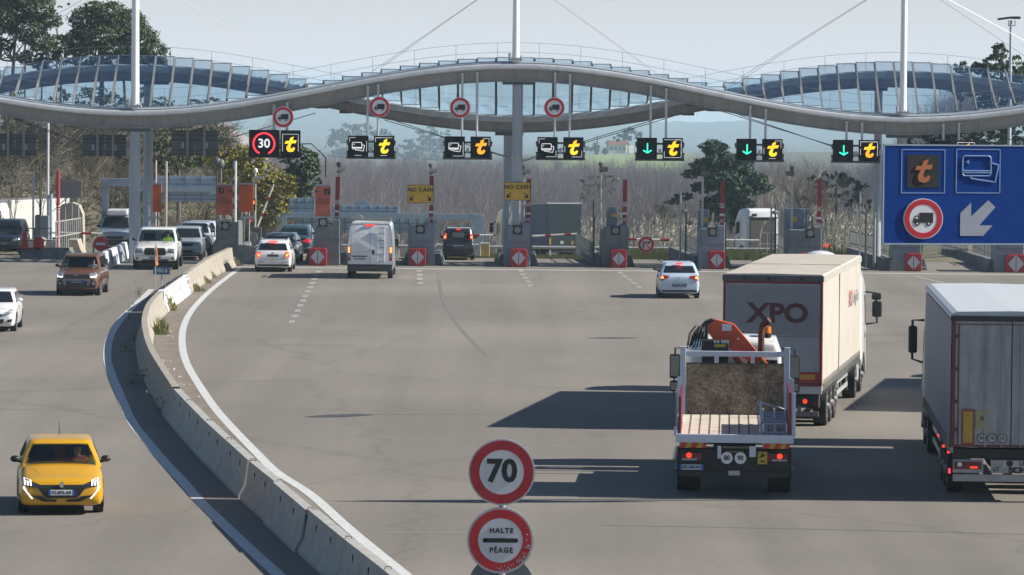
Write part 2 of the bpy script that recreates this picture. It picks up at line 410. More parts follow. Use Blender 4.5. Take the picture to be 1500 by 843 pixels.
def sheet(name, x0, x1, ys, zoff, m, nx=30):
    vs, fs = [], []
    for y in ys:
        for i in range(nx+1):
            x = lerp(x0, x1, i/nx); vs.append((x, y, max(hz(x, y), table(ZC, y)) * (1 if y > 222 else 0) + zoff))
    W = nx+1
    for j in range(len(ys)-1):
        for i in range(nx): a = j*W+i; fs.append((a, a+1, a+1+W, a+W))
    me = bpy.data.meshes.new(name); me.from_pydata(vs, [], fs); return link(name, me, m)
tag(sheet('road', -60, 60, [-20, 20, 60, 100, 150, 200, 222, 226, 232], 0.0, ASPH, 2), kind='structure')
def ribbon(name, pts, w, z, m, kind='structure', parent=None):
    P = [Vector((p[0], p[1])) for p in pts]; vs, fs = [], []
    for i, p in enumerate(P):
        d = (P[min(i+1, len(P)-1)] - P[max(i-1, 0)]).normalized(); n = Vector((-d.y, d.x))
        ww = w if not isinstance(w, (list, tuple)) else lerp(w[0], w[1], i/(len(P)-1))
        for s in (-.5, .5): q = p + n*ww*s; vs.append((q.x, q.y, z))
    for i in range(len(P)-1): fs.append((2*i, 2*i+1, 2*i+3, 2*i+2)[::-1])
    me = bpy.data.meshes.new(name); me.from_pydata(vs, [], fs)
    bm = bmesh.new(); bm.from_mesh(me)
    for f in bm.faces:
        if f.normal.z < 0: f.normal_flip()
    bm.to_mesh(me); bm.free()
    o = link(name, me, m, parent)
    if kind: tag(o, kind=kind)
    return o
right_line = [(352,393),(327,411),(303,431),(281,455),(269,479),(267,506),(273,531),(287,557),(314,597),(342,629),(374,662),(404,691),(454,724),(508,772),(556,812),(620,864),(760,985)]
left_line = [(222,424),(212,434),(196,449),(175,471),(161,495),(157,523),(164,550),(175,577),(192,616),(213,644),(240,676),(267,705),(293,735),(320,761),(360,799),(395,831),(450,880),(560,985)]
ribbon('road_marking', catmull([G(*p).xy for p in right_line], 6), 0.24, 0.006, WHITELINE)
ribbon('road_marking', catmull([G(*p).xy for p in left_line], 6), 0.26, 0.006, WHITELINE)
# stop line across the exit of the plaza and the short broken lane lines
a, b = G(345, 391.5), G(1620, 404)
ribbon('road_marking', [(lerp(a.x, b.x, i/20), lerp(a.y, b.y, i/20)) for i in range(21)], 0.55, 0.006, WHITELINE)
WORNLINE = mat('worn_road_paint', (0.30, 0.295, 0.285), 0.8, var=0.2, scale=5, dirt=.6, dirtcol=(0.2, 0.19, 0.18))
def dashes(p, q, n, fill, w0, w1):
    A, B = G(*p).xy, G(*q).xy; vs, fs = [], []
    d = (B - A); L = d.length; d.normalize(); nn = Vector((-d.y, d.x))
    for i in range(n):
        for k, t in enumerate((i/n, (i+fill)/n)):
            c = A + d*L*t; w = lerp(w0, w1, t)
            for s in (-.5, .5): e = c + nn*w*s; vs.append((e.x, e.y, .009))
        b_ = 4*i; fs.append((b_, b_+1, b_+3, b_+2) if True else ())
    me = bpy.data.meshes.new('road_marking'); me.from_pydata(vs, [], fs)
    bm = bmesh.new(); bm.from_mesh(me)
    for f in bm.faces:
        if f.normal.z < 0: f.normal_flip()
    bm.to_mesh(me); bm.free(); tag(link('road_marking', me, WORNLINE), kind='structure')
dashes((467, 397), (424, 478), 12, .55, .28, .22)
dashes((614, 396), (616, 420), 4, .55, .28, .26)
dashes((762, 396), (779, 423), 5, .55, .26, .24)
dashes((907, 399), (941, 425), 5, .55, .26, .24)
dashes((1340, 405), (1402, 420), 1, 1, .25, .22)
# tar-sealed joints, old patches and shadow marks painted on the paving
TAR_AND_SHADOW = mat('tar_and_shadow', (0.125, 0.118, 0.108), 0.8, var=.2, scale=3)
SHADOWPAINT = mat('painted_shadow', (0.05, 0.055, 0.062), 0.75, var=.15, scale=3)  # dark tone of the cast shadows painted on the asphalt
def dark_line(pts, w, m=TAR_AND_SHADOW, z=.004): ribbon('road_joint_and_shadow', catmull([G(*p).xy for p in pts], 5), w, z, m)
dark_line([(545, 608), (700, 607), (985, 608)], .05)
dark_line([(1180, 493), (1340, 492)], .06)
dark_line([(60, 463), (90, 462.5), (119, 463)], .09)  # thin cast shadow painted as a dark strip, not a joint
dark_line([(643, 398), (645, 425), (655, 450), (672, 478), (690, 498), (712, 520)], .15, mat('faint_seal', (0.160, 0.150, 0.137), 0.8, var=.15, scale=3))
PATCH = mat('older_patch', (0.170, 0.158, 0.143), 0.85, var=.10, scale=2.0, bump=.3)
def patch(x0, y0, x1, y1):
    a, b_ = G(x0, y1), G(x1, y0); c_, d_ = G(x1, y1), G(x0, y0)
    me = bpy.data.meshes.new('road_patch_and_shadow'); me.from_pydata([(a.x, a.y, .0025), (c_.x, c_.y, .0025), (b_.x, b_.y, .0025), (d_.x, d_.y, .0025)], [], [(0, 1, 2, 3)]); tag(link('road_patch_and_shadow', me, PATCH), kind='structure')
patch(1180, 470, 1330, 473); patch(300, 504, 520, 506); patch(560, 779, 705, 782)
dark_line([(880, 770), (1000, 772), (1200, 776), (1500, 783)], .04)
dark_line([(0, 600), (80, 601), (150, 602)], .04)
def lens(p, q, w):  # lens-shaped cast shadow painted flat on the road
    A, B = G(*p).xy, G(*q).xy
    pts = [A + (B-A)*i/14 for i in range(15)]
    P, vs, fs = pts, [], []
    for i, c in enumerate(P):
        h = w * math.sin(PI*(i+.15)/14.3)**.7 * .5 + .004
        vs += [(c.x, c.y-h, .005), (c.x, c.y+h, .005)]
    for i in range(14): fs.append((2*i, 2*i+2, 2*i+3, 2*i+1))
    me = bpy.data.meshes.new('road_patch_and_shadow'); me.from_pydata(vs, [], fs); tag(link('road_patch_and_shadow', me, SHADOWPAINT), kind='structure')
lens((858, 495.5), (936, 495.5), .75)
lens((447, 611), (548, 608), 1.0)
# hard shoulder strip of duller grit between the wall and the edge line
GRIT = mat('gritty_shoulder', (0.170, 0.145, 0.122), 0.95, var=.22, scale=1.2, bump=.4)
sh_in = [(330,390),(308,402),(283,417),(258,433),(238,450),(226,472),(224,497),(232,522),(244,545),(256,572),(280,603),(302,625)]
sh_out = [(347,393),(324,409),(299,430),(277,454),(265,479),(263,506),(269,531),(283,558),(309,598),(320,612),(332,624),(345,637)]
A_, B_ = catmull([G(*p).xy for p in sh_in], 4), catmull([G(*p).xy for p in sh_out], 4)
vs = []; fs = []
for p, q in zip(A_, B_): vs += [(p[0], p[1], .003), (q[0], q[1], .003)]
for i in range(len(A_)-1): fs.append((2*i, 2*i+1, 2*i+3, 2*i+2))
me = bpy.data.meshes.new('shoulder'); me.from_pydata(vs, [], fs)
bm = bmesh.new(); bm.from_mesh(me)
for f in bm.faces:
    if f.normal.z < 0: f.normal_flip()
bm.to_mesh(me); bm.free(); tag(link('shoulder', me, GRIT), kind='structure')

# ================================================================== HAZE
hb = MB(); hb.bb(-3800, 3800, -80, 12200, -175, 20)
hm = bpy.data.materials.new('haze_air'); hm.use_nodes = True; N = hm.node_tree.nodes; L = hm.node_tree.links
for n in list(N):
    if n.type != 'OUTPUT_MATERIAL': N.remove(n)
pv = N.new('ShaderNodeVolumePrincipled'); pv.inputs['Density'].default_value = HAZE_DENSITY; pv.inputs['Color'].default_value = (0.60, 0.82, 1.0, 1)
pv.inputs['Anisotropy'].default_value = 0.0
L.new(pv.outputs[0], N['Material Output'].inputs['Volume'])
ho = hb.build('haze', hm); tag(ho, 'pale blue winter haze over the valley', 'haze', kind='stuff')
# ================================================================== CONCRETE WALL AND BLOCKS
JP = [(-.29, 0), (-.29, .08), (-.17, .30), (-.095, .82), (.095, .82), (.17, .30), (.29, .08), (.29, 0)]
def sweep(pts, prof, name, m, parent=None, hscale=None, zs=None):
    P = [Vector((p[0], p[1])) for p in pts]; vs, fs = [], []; n = len(prof)
    for i, p in enumerate(P):
        d = (P[min(i+1, len(P)-1)] - P[max(i-1, 0)]).normalized(); nn = Vector((d.y, -d.x))
        h = hscale(i/(len(P)-1)) if hscale else 1
        for a, z in prof: q = p + nn*a; vs.append((q.x, q.y, z*h))
    for i in range(len(P)-1):
        for k in range(n-1): a = i*n+k; fs.append((a, a+1, a+1+n, a+n))
        fs.append((i*n+n-1, i*n, i*n+n, i*n+2*n-1))
    fs.append(tuple(range(n))); fs.append(tuple(reversed(range((len(P)-1)*n, len(P)*n))))
    b = MB(); b.add(vs, fs); return b.build(name, m, parent)
TZ = .82
def T2(px, py): return G(px, py, TZ).xy
wall_near = [(234.5,427),(219,444),(212,465),(214,487),(222,511),(237,536),(251,557),(259,569.5)]
o = sweep(catmull([T2(*p) for p in wall_near], 6), JP, 'concrete_wall', CONC); tag(o, 'curved cast concrete median wall between the white element and the row of jointed blocks', 'wall')
wall_far = [(337,366),(313,376),(291,388),(271,401)]
o = sweep(catmull([T2(*p) for p in wall_far], 6), JP, 'concrete_wall', CONC, hscale=lambda t: 1.0 + .12*(1-t)); tag(o, 'straight sunlit concrete median wall with weeds at its foot, ending at the toll island', 'wall')
WHITEPL = mat('scuffed_white_plastic', (0.74, 0.75, 0.76), 0.5, var=.06, dirt=.35, dirtcol=(.3, .3, .3))
A, B = T2(270.5, 401.5), T2(235.5, 426)
o = sweep([A.lerp(B, i/6) for i in range(7)], [(-.28,0),(-.28,.1),(-.15,.32),(-.12,.80),(.12,.80),(.15,.32),(.28,.1),(.28,0)], 'median_element', WHITEPL)
tag(o, 'scuffed white steel median element between the two concrete walls', 'barrier')
dA = (B-A).normalized(); nA = Vector((dA.y, -dA.x))
for s in (-1, 1):
    rb = MB()
    for t in (.08, .36, .64, .92):
        c = A.lerp(B, t) + nA*.17*s; rb.box((c.x, c.y, .42), (.09, .07, .74), rz=math.atan2(dA.y, dA.x))
    c = A.lerp(B, .5) + nA*.19*s
    rb.box((c.x, c.y, .36), ((B-A).length*.96, .05, .07), rz=math.atan2(dA.y, dA.x)); rb.box((c.x, c.y, .66), ((B-A).length*.96, .05, .05), rz=math.atan2(dA.y, dA.x))
    rb.build('rib_frame', WHITEPL, o)
rb = MB(); c = A.lerp(B, .5)
rb.box((c.x, c.y, .85), ((B-A).length*.8, .05, .05), rz=math.atan2(dA.y, dA.x))
rb.build('top_rail', BLACK, o)
joints = [(257,567),(277,588),(306,617),(336,644),(371,675),(410,706),(459,747),(511,789),(569,834),(622,877),(682,925),(748,975),(820,1030)]
jp = catmull([T2(*p) for p in joints], 1)
posn = ['next to the curved cast wall', 'second after the curved cast wall', 'third after the curved cast wall', 'fourth after the curved cast wall', 'with a broken corner, just short of the gap in the row', 'first below the gap in the row', 'in the lower half of the row, two above the frame edge', 'nearly at the lower frame edge, with a dark lifting slot', 'cut by the lower frame edge', 'a', 'b', 'c']
for i in range(len(jp)-1):
    if i == 9: pass
    a, b = Vector(jp[i]), Vector(jp[i+1]); d = (b-a); L_ = d.length; d.normalize(); n = Vector((d.y, -d.x))
    off = n * (.05 if i == 5 else 0)
    s0 = .10 if i == 4 else .022; s1 = .22 if i == 3 else .022
    o = sweep([a + d*s0 + off, a.lerp(b, .5) + off, b - d*s1 + off], JP, 'concrete_block', CONC2)
    tag(o, 'precast concrete median block ' + (posn[i] if i < 9 else 'below the lower frame edge beside the speed sign pole'), 'barrier', 'jointed concrete blocks along the curve')
    sl = MB(); side = 1
    for t in (.3, .7):
        c = a.lerp(b, t) + off + n*side*.125
        sl.box((c.x, c.y, .62), (.05, .03, .13), rz=math.atan2(d.y, d.x))
    sl.build('lifting_slot', BLACK, o)
    hk = MB(); c = b + off
    hk.tube([(c.x-n.x*.06, c.y-n.y*.06, .81), (c.x-n.x*.04, c.y-n.y*.04, .86), (c.x+n.x*.05, c.y+n.y*.05, .86), (c.x+n.x*.07, c.y+n.y*.07, .81)], .009, 5)
    hk.box((c.x-n.x*.1, c.y-n.y*.1, .41), (.03, .01, .78), rz=math.atan2(d.y, d.x))
    if i not in (3, 9):
        q = MB(); q.box((c.x, c.y, .38), (.05, .20, .70), rz=math.atan2(d.y, d.x)); q.build('gap_light_block', mat('light_block_dark', (.05, .05, .05), .9), o)  # added dark box in the gap, stops sunlight leaking between blocks
    hk.build('steel_hook', mat('rusty_steel', (.08, .06, .05), .8), o)

# ------------------------------------------------------------------ weeds
WEED = mat('weed_green', (0.15, 0.19, 0.05), 0.8, var=.5, scale=9); STRAW = mat('weed_straw', (0.33, 0.28, 0.15), 0.9, var=.3, scale=7)
LEAFG = mat('ivy_green', (0.09, 0.14, 0.04), 0.7, var=.5, scale=9)
def tuft(px, py, r, h, label, n=90, dry=.4):
    r *= 1.35; h *= 1.25; n *= 2
    c = G(px, py); o = None
    b1, b2 = MB(), MB()
    for i in range(n):
        a = random.uniform(0, 2*PI); q = random.uniform(0, r) ; x, y = math.cos(a)*q, math.sin(a)*q*1.5
        hh = h*random.uniform(.4, 1)*(1-.5*q/r); w = .018; l = random.uniform(-.4, .4)*hh; l2 = random.uniform(-.4, .4)*hh
        b = b1 if random.random() > dry else b2
        b.add([(x-w, y, 0), (x+w, y, 0), (x+l*.5+w*.7, y+l2*.5, hh*.6), (x+l, y+l2, hh), (x+l*.5-w*.7, y+l2*.5, hh*.6)], [(0, 1, 2, 3, 4)])
    o = b1.build('weed_tuft', WEED, loc=(c.x, c.y, 0), fixn=False); b2.build('dry_blades', STRAW, o, fixn=False)
    tag(o, label, 'weed', 'weeds along the median wall')
tuft(246, 455, .26, .62, 'largest green grass tuft at the foot of the curved wall below the white element')
tuft(234, 490, .22, .62, 'green grass tuft at the foot of the curved wall, lower of the two big ones')
for i, (x, y, s, tx) in enumerate([(286, 427, .3, 'straw tuft nearest the white median element'), (298, 415, .26, 'straw and green tuft, second from the white median element'), (307, 408, .25, 'straw and green tuft halfway along the straight sunlit wall'), (316, 401, .22, 'low straw tuft past the middle of the straight sunlit wall'), (325, 394, .28, 'bushy straw tuft near the far end of the straight sunlit wall'), (337, 390, .3, 'green tuft round the far end of the straight sunlit wall'), (346, 389.5, .25, 'low weed where the straight wall meets the toll island')]):
    tuft(x, y, s, .34, tx, 70, .6)
def creeper(px, py, w, h, label, n=40):
    c = G(px, py); b = MB()
    for i in range(n):
        x, y, z = random.gauss(0, w*.4), random.gauss(0, w*.5), abs(random.gauss(0, h*.5)); s = random.uniform(.02, .045)
        a = random.uniform(0, PI); dx, dy = math.cos(a)*s, math.sin(a)*s
        b.add([(x-dx, y-dy, z), (x+dx*.2, y+dy*.2, z+s*.6), (x+dx, y+dy, z+.2*s), (x+dx*.1, y+dy*.1, z-s*.7)], [(0, 1, 2, 3)])
    for i in range(6):
        x, y = random.gauss(0, w*.3), random.gauss(0, w*.3); b.cyl((0, 0, 0), (x, y, h*random.uniform(.6, 1)), .006, .003, 4)
    tag(b.build('weed', LEAFG, loc=(c.x, c.y, 0), fixn=False), label, 'weed', 'creeping weeds in the shade of the wall')
creeper(204, 436, .3, .5, 'sprig growing at the upper end of the shaded strip')
creeper(190, 470, .35, .7, 'tall weed with white flower heads in the shaded strip beside the edge line')
creeper(196, 500, .3, .5, 'weed halfway down the shaded strip, at the bend of the wall')
creeper(183, 516, .25, .35, 'small weed next to the inner edge line at the bend')
creeper(210, 558, .35, .35, 'yellowish creeping weed, lower in the shaded strip')
creeper(194, 563, .25, .25, 'yellowish creeping weed beside the inner edge line')
creeper(236, 605, .4, .5, 'weed at the near end of the curved cast wall')
# litter on the shoulder
LIT = mat('pale_litter', (.6, .6, .58), .7, var=.2)
for k, (x, y) in enumerate([(248, 541), (243, 529), (258, 553), (254, 494), (262, 566), (286, 583), (249, 486), (299, 432)]):
    c = G(x, y); b = MB()
    for j in range(4):
        q = Vector((random.gauss(0, .15), random.gauss(0, .5), 0)); s = random.uniform(.015, .04)
        b.add([(q.x-s, q.y-s, .01), (q.x+s, q.y-s*.7, .02), (q.x+s*.8, q.y+s, .05), (q.x-s*.6, q.y+s, .012)], [(0, 1, 2, 3)])
    tag(b.build('litter', LIT, loc=(c.x, c.y, 0), fixn=False), 'scrap of pale litter lying on the gritty shoulder beside the curved wall', 'litter', 'litter on the shoulder')

# ================================================================== CANOPY OVER THE TOLL PLAZA
SF = 30.15
YF = FPX/SF; YB = YF + 3.75            # front and back girder
XP = lambda px: (px-750)/SF            # lateral metres at the front girder
PER = 1135/SF
def zf(x): return 8.72 + 1.21*math.cos(2*PI*(x-XP(755))/PER)
def zb(x): return 8.45 - 1.19*math.cos(2*PI*(x-XP(752))/PER)
canopy = empty('toll_canopy', (0, YF, 0), label='curved grey steel and glass canopy with white masts spanning the toll lanes', cat='canopy')
def C3(x, y, z): return (x, y-YF, z)
X0, X1 = -27.5, 27.5
def girder(name, y, zfun, segs, gm):
    b = MB(); n = 110; vs, fs = [], []
    m = len(segs)
    for i in range(n+1):
        x = lerp(X0, X1, i/n); dz = (zfun(x+.05)-zfun(x-.05))/.1; l = math.sqrt(1+dz*dz); nx, nz = -dz/l, 1/l
        for (dy, h) in segs: vs.append((x+nx*h, y-YF+dy, zfun(x)+nz*h))
    for i in range(n):
        for k in range(m): a = i*m+k; a2 = i*m+(k+1) % m; fs.append((a, a2, a2+m, a+m))
    fs += [tuple(range(m)), tuple(reversed(range(n*m, n*m+m)))]
    b.add(vs, fs); return b.build(name, gm, canopy, smooth=True)
# section: walkway lip above, set-back web below
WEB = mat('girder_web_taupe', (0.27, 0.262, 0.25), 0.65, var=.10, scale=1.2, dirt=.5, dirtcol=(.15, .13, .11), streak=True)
WALK = mat('walkway_top', (0.34, 0.40, 0.47), .35, .2, var=.05)
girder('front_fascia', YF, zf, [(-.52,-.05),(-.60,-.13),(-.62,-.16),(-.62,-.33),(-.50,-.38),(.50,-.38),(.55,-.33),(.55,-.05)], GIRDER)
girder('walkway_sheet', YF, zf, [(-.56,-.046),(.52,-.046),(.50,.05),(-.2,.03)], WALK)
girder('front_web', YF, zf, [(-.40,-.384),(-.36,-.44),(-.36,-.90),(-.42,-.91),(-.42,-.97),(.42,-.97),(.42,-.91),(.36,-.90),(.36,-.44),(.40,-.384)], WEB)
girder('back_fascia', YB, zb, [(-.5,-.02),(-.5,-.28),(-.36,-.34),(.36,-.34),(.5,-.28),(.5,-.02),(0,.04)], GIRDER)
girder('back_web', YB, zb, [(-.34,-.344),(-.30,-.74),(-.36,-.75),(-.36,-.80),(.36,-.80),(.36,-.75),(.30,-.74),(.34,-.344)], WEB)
# joints of the web
for y, z, d0 in ((YF, zf, -.99), (YB, zb, -.83)):
    for px in (150, 218, 452, 490, 752, 1025, 1063, 1295, 1355):
        x = XP(px); b = MB(); b.box(C3(x, y, z(x)+d0/2-.18), (.05, .80, abs(d0)-.40)); b.build('splice_plate', WEB, canopy)
# bearings above columns and at the crossings
b = MB()
for px in (196, 756, 1319):
    x = XP(px); b.box(C3(x, YF, zf(x)-1.02), (1.5, .7, .18))
for px in (215, 744, 1285):
    x = XP(px); b.box(C3(x, YB, zb(x)-.86), (1.4, .6, .18))
for px in (465, 500, 1010, 1045):
    x = XP(px); b.box(C3(x, YF, zf(x)-1.0), (.6, .6, .14)); b.box(C3(x, YB, zb(x)-.84), (.6, .6, .14))
b.build('bearing', mat('dark_bearing', (.09, .095, .10), .6), canopy)
ROOFGLASS = glassmat('roof_glass', (0.90, 0.95, 0.96), 0.19, 0.02, (.64, .80, 1.0))
FRAME = mat('glazing_frame', (0.30, 0.30, 0.30), 0.4, 0.3)
PITCHX = 28.15/SF; k0 = int(X0/PITCHX)
for k in range(k0+1, -k0):
    xc = XP(752) + (k+.5)*PITCHX
    phi = math.cos(2*PI*(xc-XP(755))/PER)
    za = zf(xc) + .07 + .14*(1+phi)/2; zc = zb(xc) + .05 + .42*(1-phi)/2
    w = PITCHX*.46; y0, y1 = .2, YB-YF-.02
    up = Vector((0, -(zc-za), y1-y0)).normalized()
    b = MB(); M0 = [(xc-w, y0, za), (xc+w, y0, za), (xc+w, y1, zc), (xc-w, y1, zc)]
    th = .02; b.add([Vector(p) for p in M0] + [Vector(p)+up*th for p in M0], [(3,2,1,0),(4,5,6,7),(0,1,5,4),(1,2,6,5),(2,3,7,6),(3,0,4,7)])
    gp = b.build('glass_panel', ROOFGLASS, canopy)
    fb = MB()
    def bar(p, q, r):
        p, q = Vector(p), Vector(q); fb.cyl(p, q, r, r, 4)
    e = w+.015
    for sx in (-e, e): bar((xc+sx, y0-.05, za-.01), (xc+sx, y1+.05, zc-.01), .045)
    bar((xc-e, y0-.04, za+.0), (xc+e, y0-.04, za), .028); bar((xc-e, y1+.04, zc), (xc+e, y1+.04, zc), .028)
    fb.build('frame', FRAME, gp)
    mb_ = MB()
    for sx in (-e,): mb_.add([(xc+sx-.03+dx, y, z_+dz) for (y, z_) in ((y0-.02, za), (y1+.02, zc)) for dx, dz in ((0, -.05), (.06, -.05), (.06, -.16), (0, -.16))], [(0, 1, 2, 3), (7, 6, 5, 4), (0, 4, 5, 1), (1, 5, 6, 2), (2, 6, 7, 3), (3, 7, 4, 0)])
    mb_.build('backlit_shade_fin', mat('mullion_backlit_shade', (.07, .07, .07), .6), gp)  # added dark fin: backlit shade of the frames put into its colour
# cable handrails following both girders
RAIL = mat('thin_steel_cable', (0.33, 0.34, 0.36), 0.4, 0.4)
for y, z, dy in ((YF, zf, .45), (YB, zb, .42)):
    b = MB()
    for h in (.47, .93): b.tube([C3(lerp(X0, X1, i/90), y+dy, z(lerp(X0, X1, i/90))+h) for i in range(91)], .011, 4)
    b.build('handrail', RAIL, canopy)
    b = MB(); x = X0+.4
    while x < X1: b.cyl(C3(x, y+dy, z(x)-.05), C3(x, y+dy, z(x)+.93), .012, .012, 4); x += 61/SF
    b.build('handrail_posts', RAIL, canopy)
# masts, columns, stays
MTOP = 14.6; MX = [XP(197), XP(752.5), XP(1319)]
for x, r in zip(MX, (.205, .175, .175)):
    b = MB(); b.cyl(C3(x, YF-.35, zf(x)-.25), C3(x, YF-.35, MTOP), r, r*.8, 20); b.ell(C3(x, YF-.35, MTOP), (r*.8, r*.8, .15)); ms = b.build('mast', WHITEPAINT, canopy, smooth=True)
    b = MB(); b.box(C3(x, YF-.35, zf(x)+.12), (.62, .5, .1)); b.cyl(C3(x-.28, YF-.5, zf(x)+.05), C3(x-.28, YF-.5, zf(x)+.42), .07, .07, 8); b.cyl(C3(x+.26, YF-.5, zf(x)+.05), C3(x+.26, YF-.5, zf(x)+.3), .05, .05, 8)
    b.build('foot_bracket', STEEL, ms)
COLP = mat('column_paint', (0.36, 0.40, 0.45), 0.45, var=.06, dirt=.25, streak=True)
for px, y, z, r, d in ((196, YF, zf, .27, .95), (756, YF, zf, .26, .95), (1319, YF, zf, .24, .95), (215.5, YB, zb, .23, .8), (743, YB, zb, .24, .8), (1284, YB, zb, .2, .8)):
    x = (px-750)*y/FPX
    b = MB(); b.cyl(C3(x, y, 0.0), C3(x, y, z(x)-d), r, r, 20); cl = b.build('column', COLP, canopy, smooth=True)
    b = MB(); b.cyl(C3(x, y, 5.18), C3(x, y, 5.34), r+.03, r+.03, 20); b.build('tie_collar', STEEL, cl)
b = MB()
def pxz(px, py, y): p = AT(px, py, y); return C3(p.x, p.y, p.z)
stays = [(0, (440, 113), YB), (0, (415, 99), YB), (0, (-12, 93), YB), (0, (-25, 84), YF+.2), (1, (545, 105), YF), (1, (559, 99), YF+1.5), (1, (961, 107), YF), (1, (948, 101), YB), (2, (1060, 134), YF), (2, (1068, 124), YB), (2, (1545, 84), YB), (2, (1518, 94), YF)]
for mi, p, y in stays: b.cyl(C3(MX[mi], YF-.35, MTOP-.35), pxz(*p, y), .010, .010, 5)
b.build('stay_cable', mat('stay_steel', (.20, .21, .22), .35, .2), canopy)
b = MB()
for p, q, y in [((563,176),(748,231),YF+1.8), ((575,176),(748,233),YB), ((762,236),(958,176),YF+1.8), ((762,238),(1005,165),YB), ((462,166),(222,236),YF+1.8), ((1040,158),(1285,234),YB), ((1052,158),(1285,237),YF+1.8), ((0,165),(188,234),YF+1.8), ((-20,160),(188,236),YB), ((1550,190),(1330,236),YF+1.8)]:
    b.cyl(pxz(*p, y), pxz(*q, y), .02, .02, 5)
b.build('tie_rod', mat('dark_rod', (.06, .065, .07), .5, .3), canopy)
b = MB()
for px, py in ((30, 171), (196, 190), (757, 117)):
    p = pxz(px, py, YF); b.cyl((p[0]-.25, p[1], p[2]), (p[0]+.25, p[1], p[2]), .16, .16, 12)
b.build('floodlight', BLACK, canopy)

# ================================================================== LANE SIGNS HANGING FROM THE CANOPY
SY = YF - .75; SSC = FPX/SY; LSC = SY/FPX*30.6
def tpoly():
    # slanted lower-case t with a round hook
    cross = [(-.33,.06),(-.26,.22),(-.07,.22),(.0,.40),(.20,.47),(.13,.26),(.36,.26),(.30,.09),(.07,.08),(.04,.0),(-.12,.0),(-.1,.06)]
    hook = [(-.12,.02),(.04,.02),(-.01,-.16),(.04,-.22),(.12,-.20),(.17,-.12),(.27,-.19),(.19,-.36),(.02,-.42),(-.15,-.38),(-.22,-.26),(-.21,-.12)]
    return [cross, hook]
def led_t(cx, cz, s, y, m1, m2, parent):
    a, h = tpoly()
    b = MB(); b.prism([(cx+x*s, cz+z*s) for x, z in a], y-.02, y); b.build('toll_symbol', m1, parent)
    b = MB(); b.prism([(cx+x*s, cz+z*s) for x, z in h], y-.022, y); b.build('toll_symbol', m2, parent)
def led_card(cx, cz, s, y, m, parent, r=.018):
    b = MB()
    def seg(p, q): 
        b.cyl((cx+p[0]*s, y-.01, cz+p[1]*s), (cx+q[0]*s, y-.01, cz+q[1]*s), r*s, r*s, 6)
    def loop(P): 
        for i in range(len(P)): seg(P[i], P[(i+1) % len(P)])
    loop([(-.40,.26),(-.36,.30),(.20,.30),(.24,.26),(.24,-.10),(.20,-.14),(-.36,-.14),(-.40,-.10)])
    seg((-.38,-.03),(.24,-.03)); seg((-.38,-.07),(.24,-.07))
    seg((.26,.14),(.42,.10)); seg((.42,.10),(.34,-.28)); seg((.34,-.28),(-.20,-.20)); seg((-.20,-.20),(-.22,-.14))
    b.prism([(cx-.33*s, cz+.17*s), (cx-.25*s, cz+.22*s), (cx-.25*s, cz+.12*s)], y-.02, y)
    b.build('card_symbol', m, parent)
def led_arrow(cx, cz, s, y, m, parent):
    b = MB(); r = .034*s
    b.cyl((cx, y-.01, cz+.30*s), (cx, y-.01, cz-.22*s), r, r, 8); b.cyl((cx-.24*s, y-.01, cz-.10*s), (cx, y-.01, cz-.25*s), r*1.15, r*1.15, 8); b.cyl((cx+.24*s, y-.01, cz-.10*s), (cx, y-.01, cz-.25*s), r*1.15, r*1.15, 8)
    b.build('arrow_symbol', m, parent)
def led_brackets(cx, cz, w, h, y, corners, parent):
    b = MB(); r = .011
    for p, q in corners: b.cyl((cx+p[0]*w, y-.01, cz+p[1]*h), (cx+q[0]*w, y-.01, cz+q[1]*h), r, r, 4)
    b.build('bracket_symbol', LEDWHITE, parent)
def lorry_disc(cx, cz, r, y, parent, th=.04, flip=1):
    b = MB(); b.disc(cx, cz, r, y, y+th, 44); f = b.build('disc', SIGNWHITE, parent)
    b = MB(); b.ring(cx, cz, r*.70, r*.96, y-.006, y, 44); b.build('red_ring', SIGNRED, parent)
    b = MB(); s = r/1.0
    b.prism([(cx-.20*s, cz-.20*s), (cx+.50*s, cz-.20*s), (cx+.50*s, cz+.30*s), (cx-.20*s, cz+.30*s)], y-.008, y-.001)
    b.prism([(cx-.50*s, cz-.22*s), (cx-.22*s, cz-.22*s), (cx-.22*s, cz+.16*s), (cx-.40*s, cz+.16*s), (cx-.46*s, cz-.02*s), (cx-.50*s, cz-.04*s)], y-.008, y-.001)
    for q in (-.30, .28): b.disc(cx+q*s, cz-.24*s, .12*s, y-.011, y-.001, 16)
    b.build('lorry_symbol', INK, parent)
    b = MB(); b.prism([(cx-.42*s, cz+.0*s), (cx-.28*s, cz+.0*s), (cx-.28*s, cz+.10*s), (cx-.38*s, cz+.10*s)], y-.013, y-.009)
    for q in (-.30, .28): b.disc(cx+q*s, cz-.24*s, .05*s, y-.014, y-.010, 12)
    b.build('lorry_details', SIGNWHITE, parent)
TL = ((-1, .5), (-1, 1)), ((-1, 1), (-.3, 1)); TR = ((.3, 1), (1, 1)), ((1, 1), (1, .2)); BL = ((-1, -.3), (-1, -1)), ((-1, -1), (.2, -1)); BR = ((1, -.3), (1, -1)), ((1, -1), (-.2, -1)); BOT = (((-.4, -1), (.4, -1)),); TOP = ((-1, 1), (1, 1)),; LFT = ((-1, .2), (-1, -.5)),; RGT = ((1, .6), (1, -.6)),
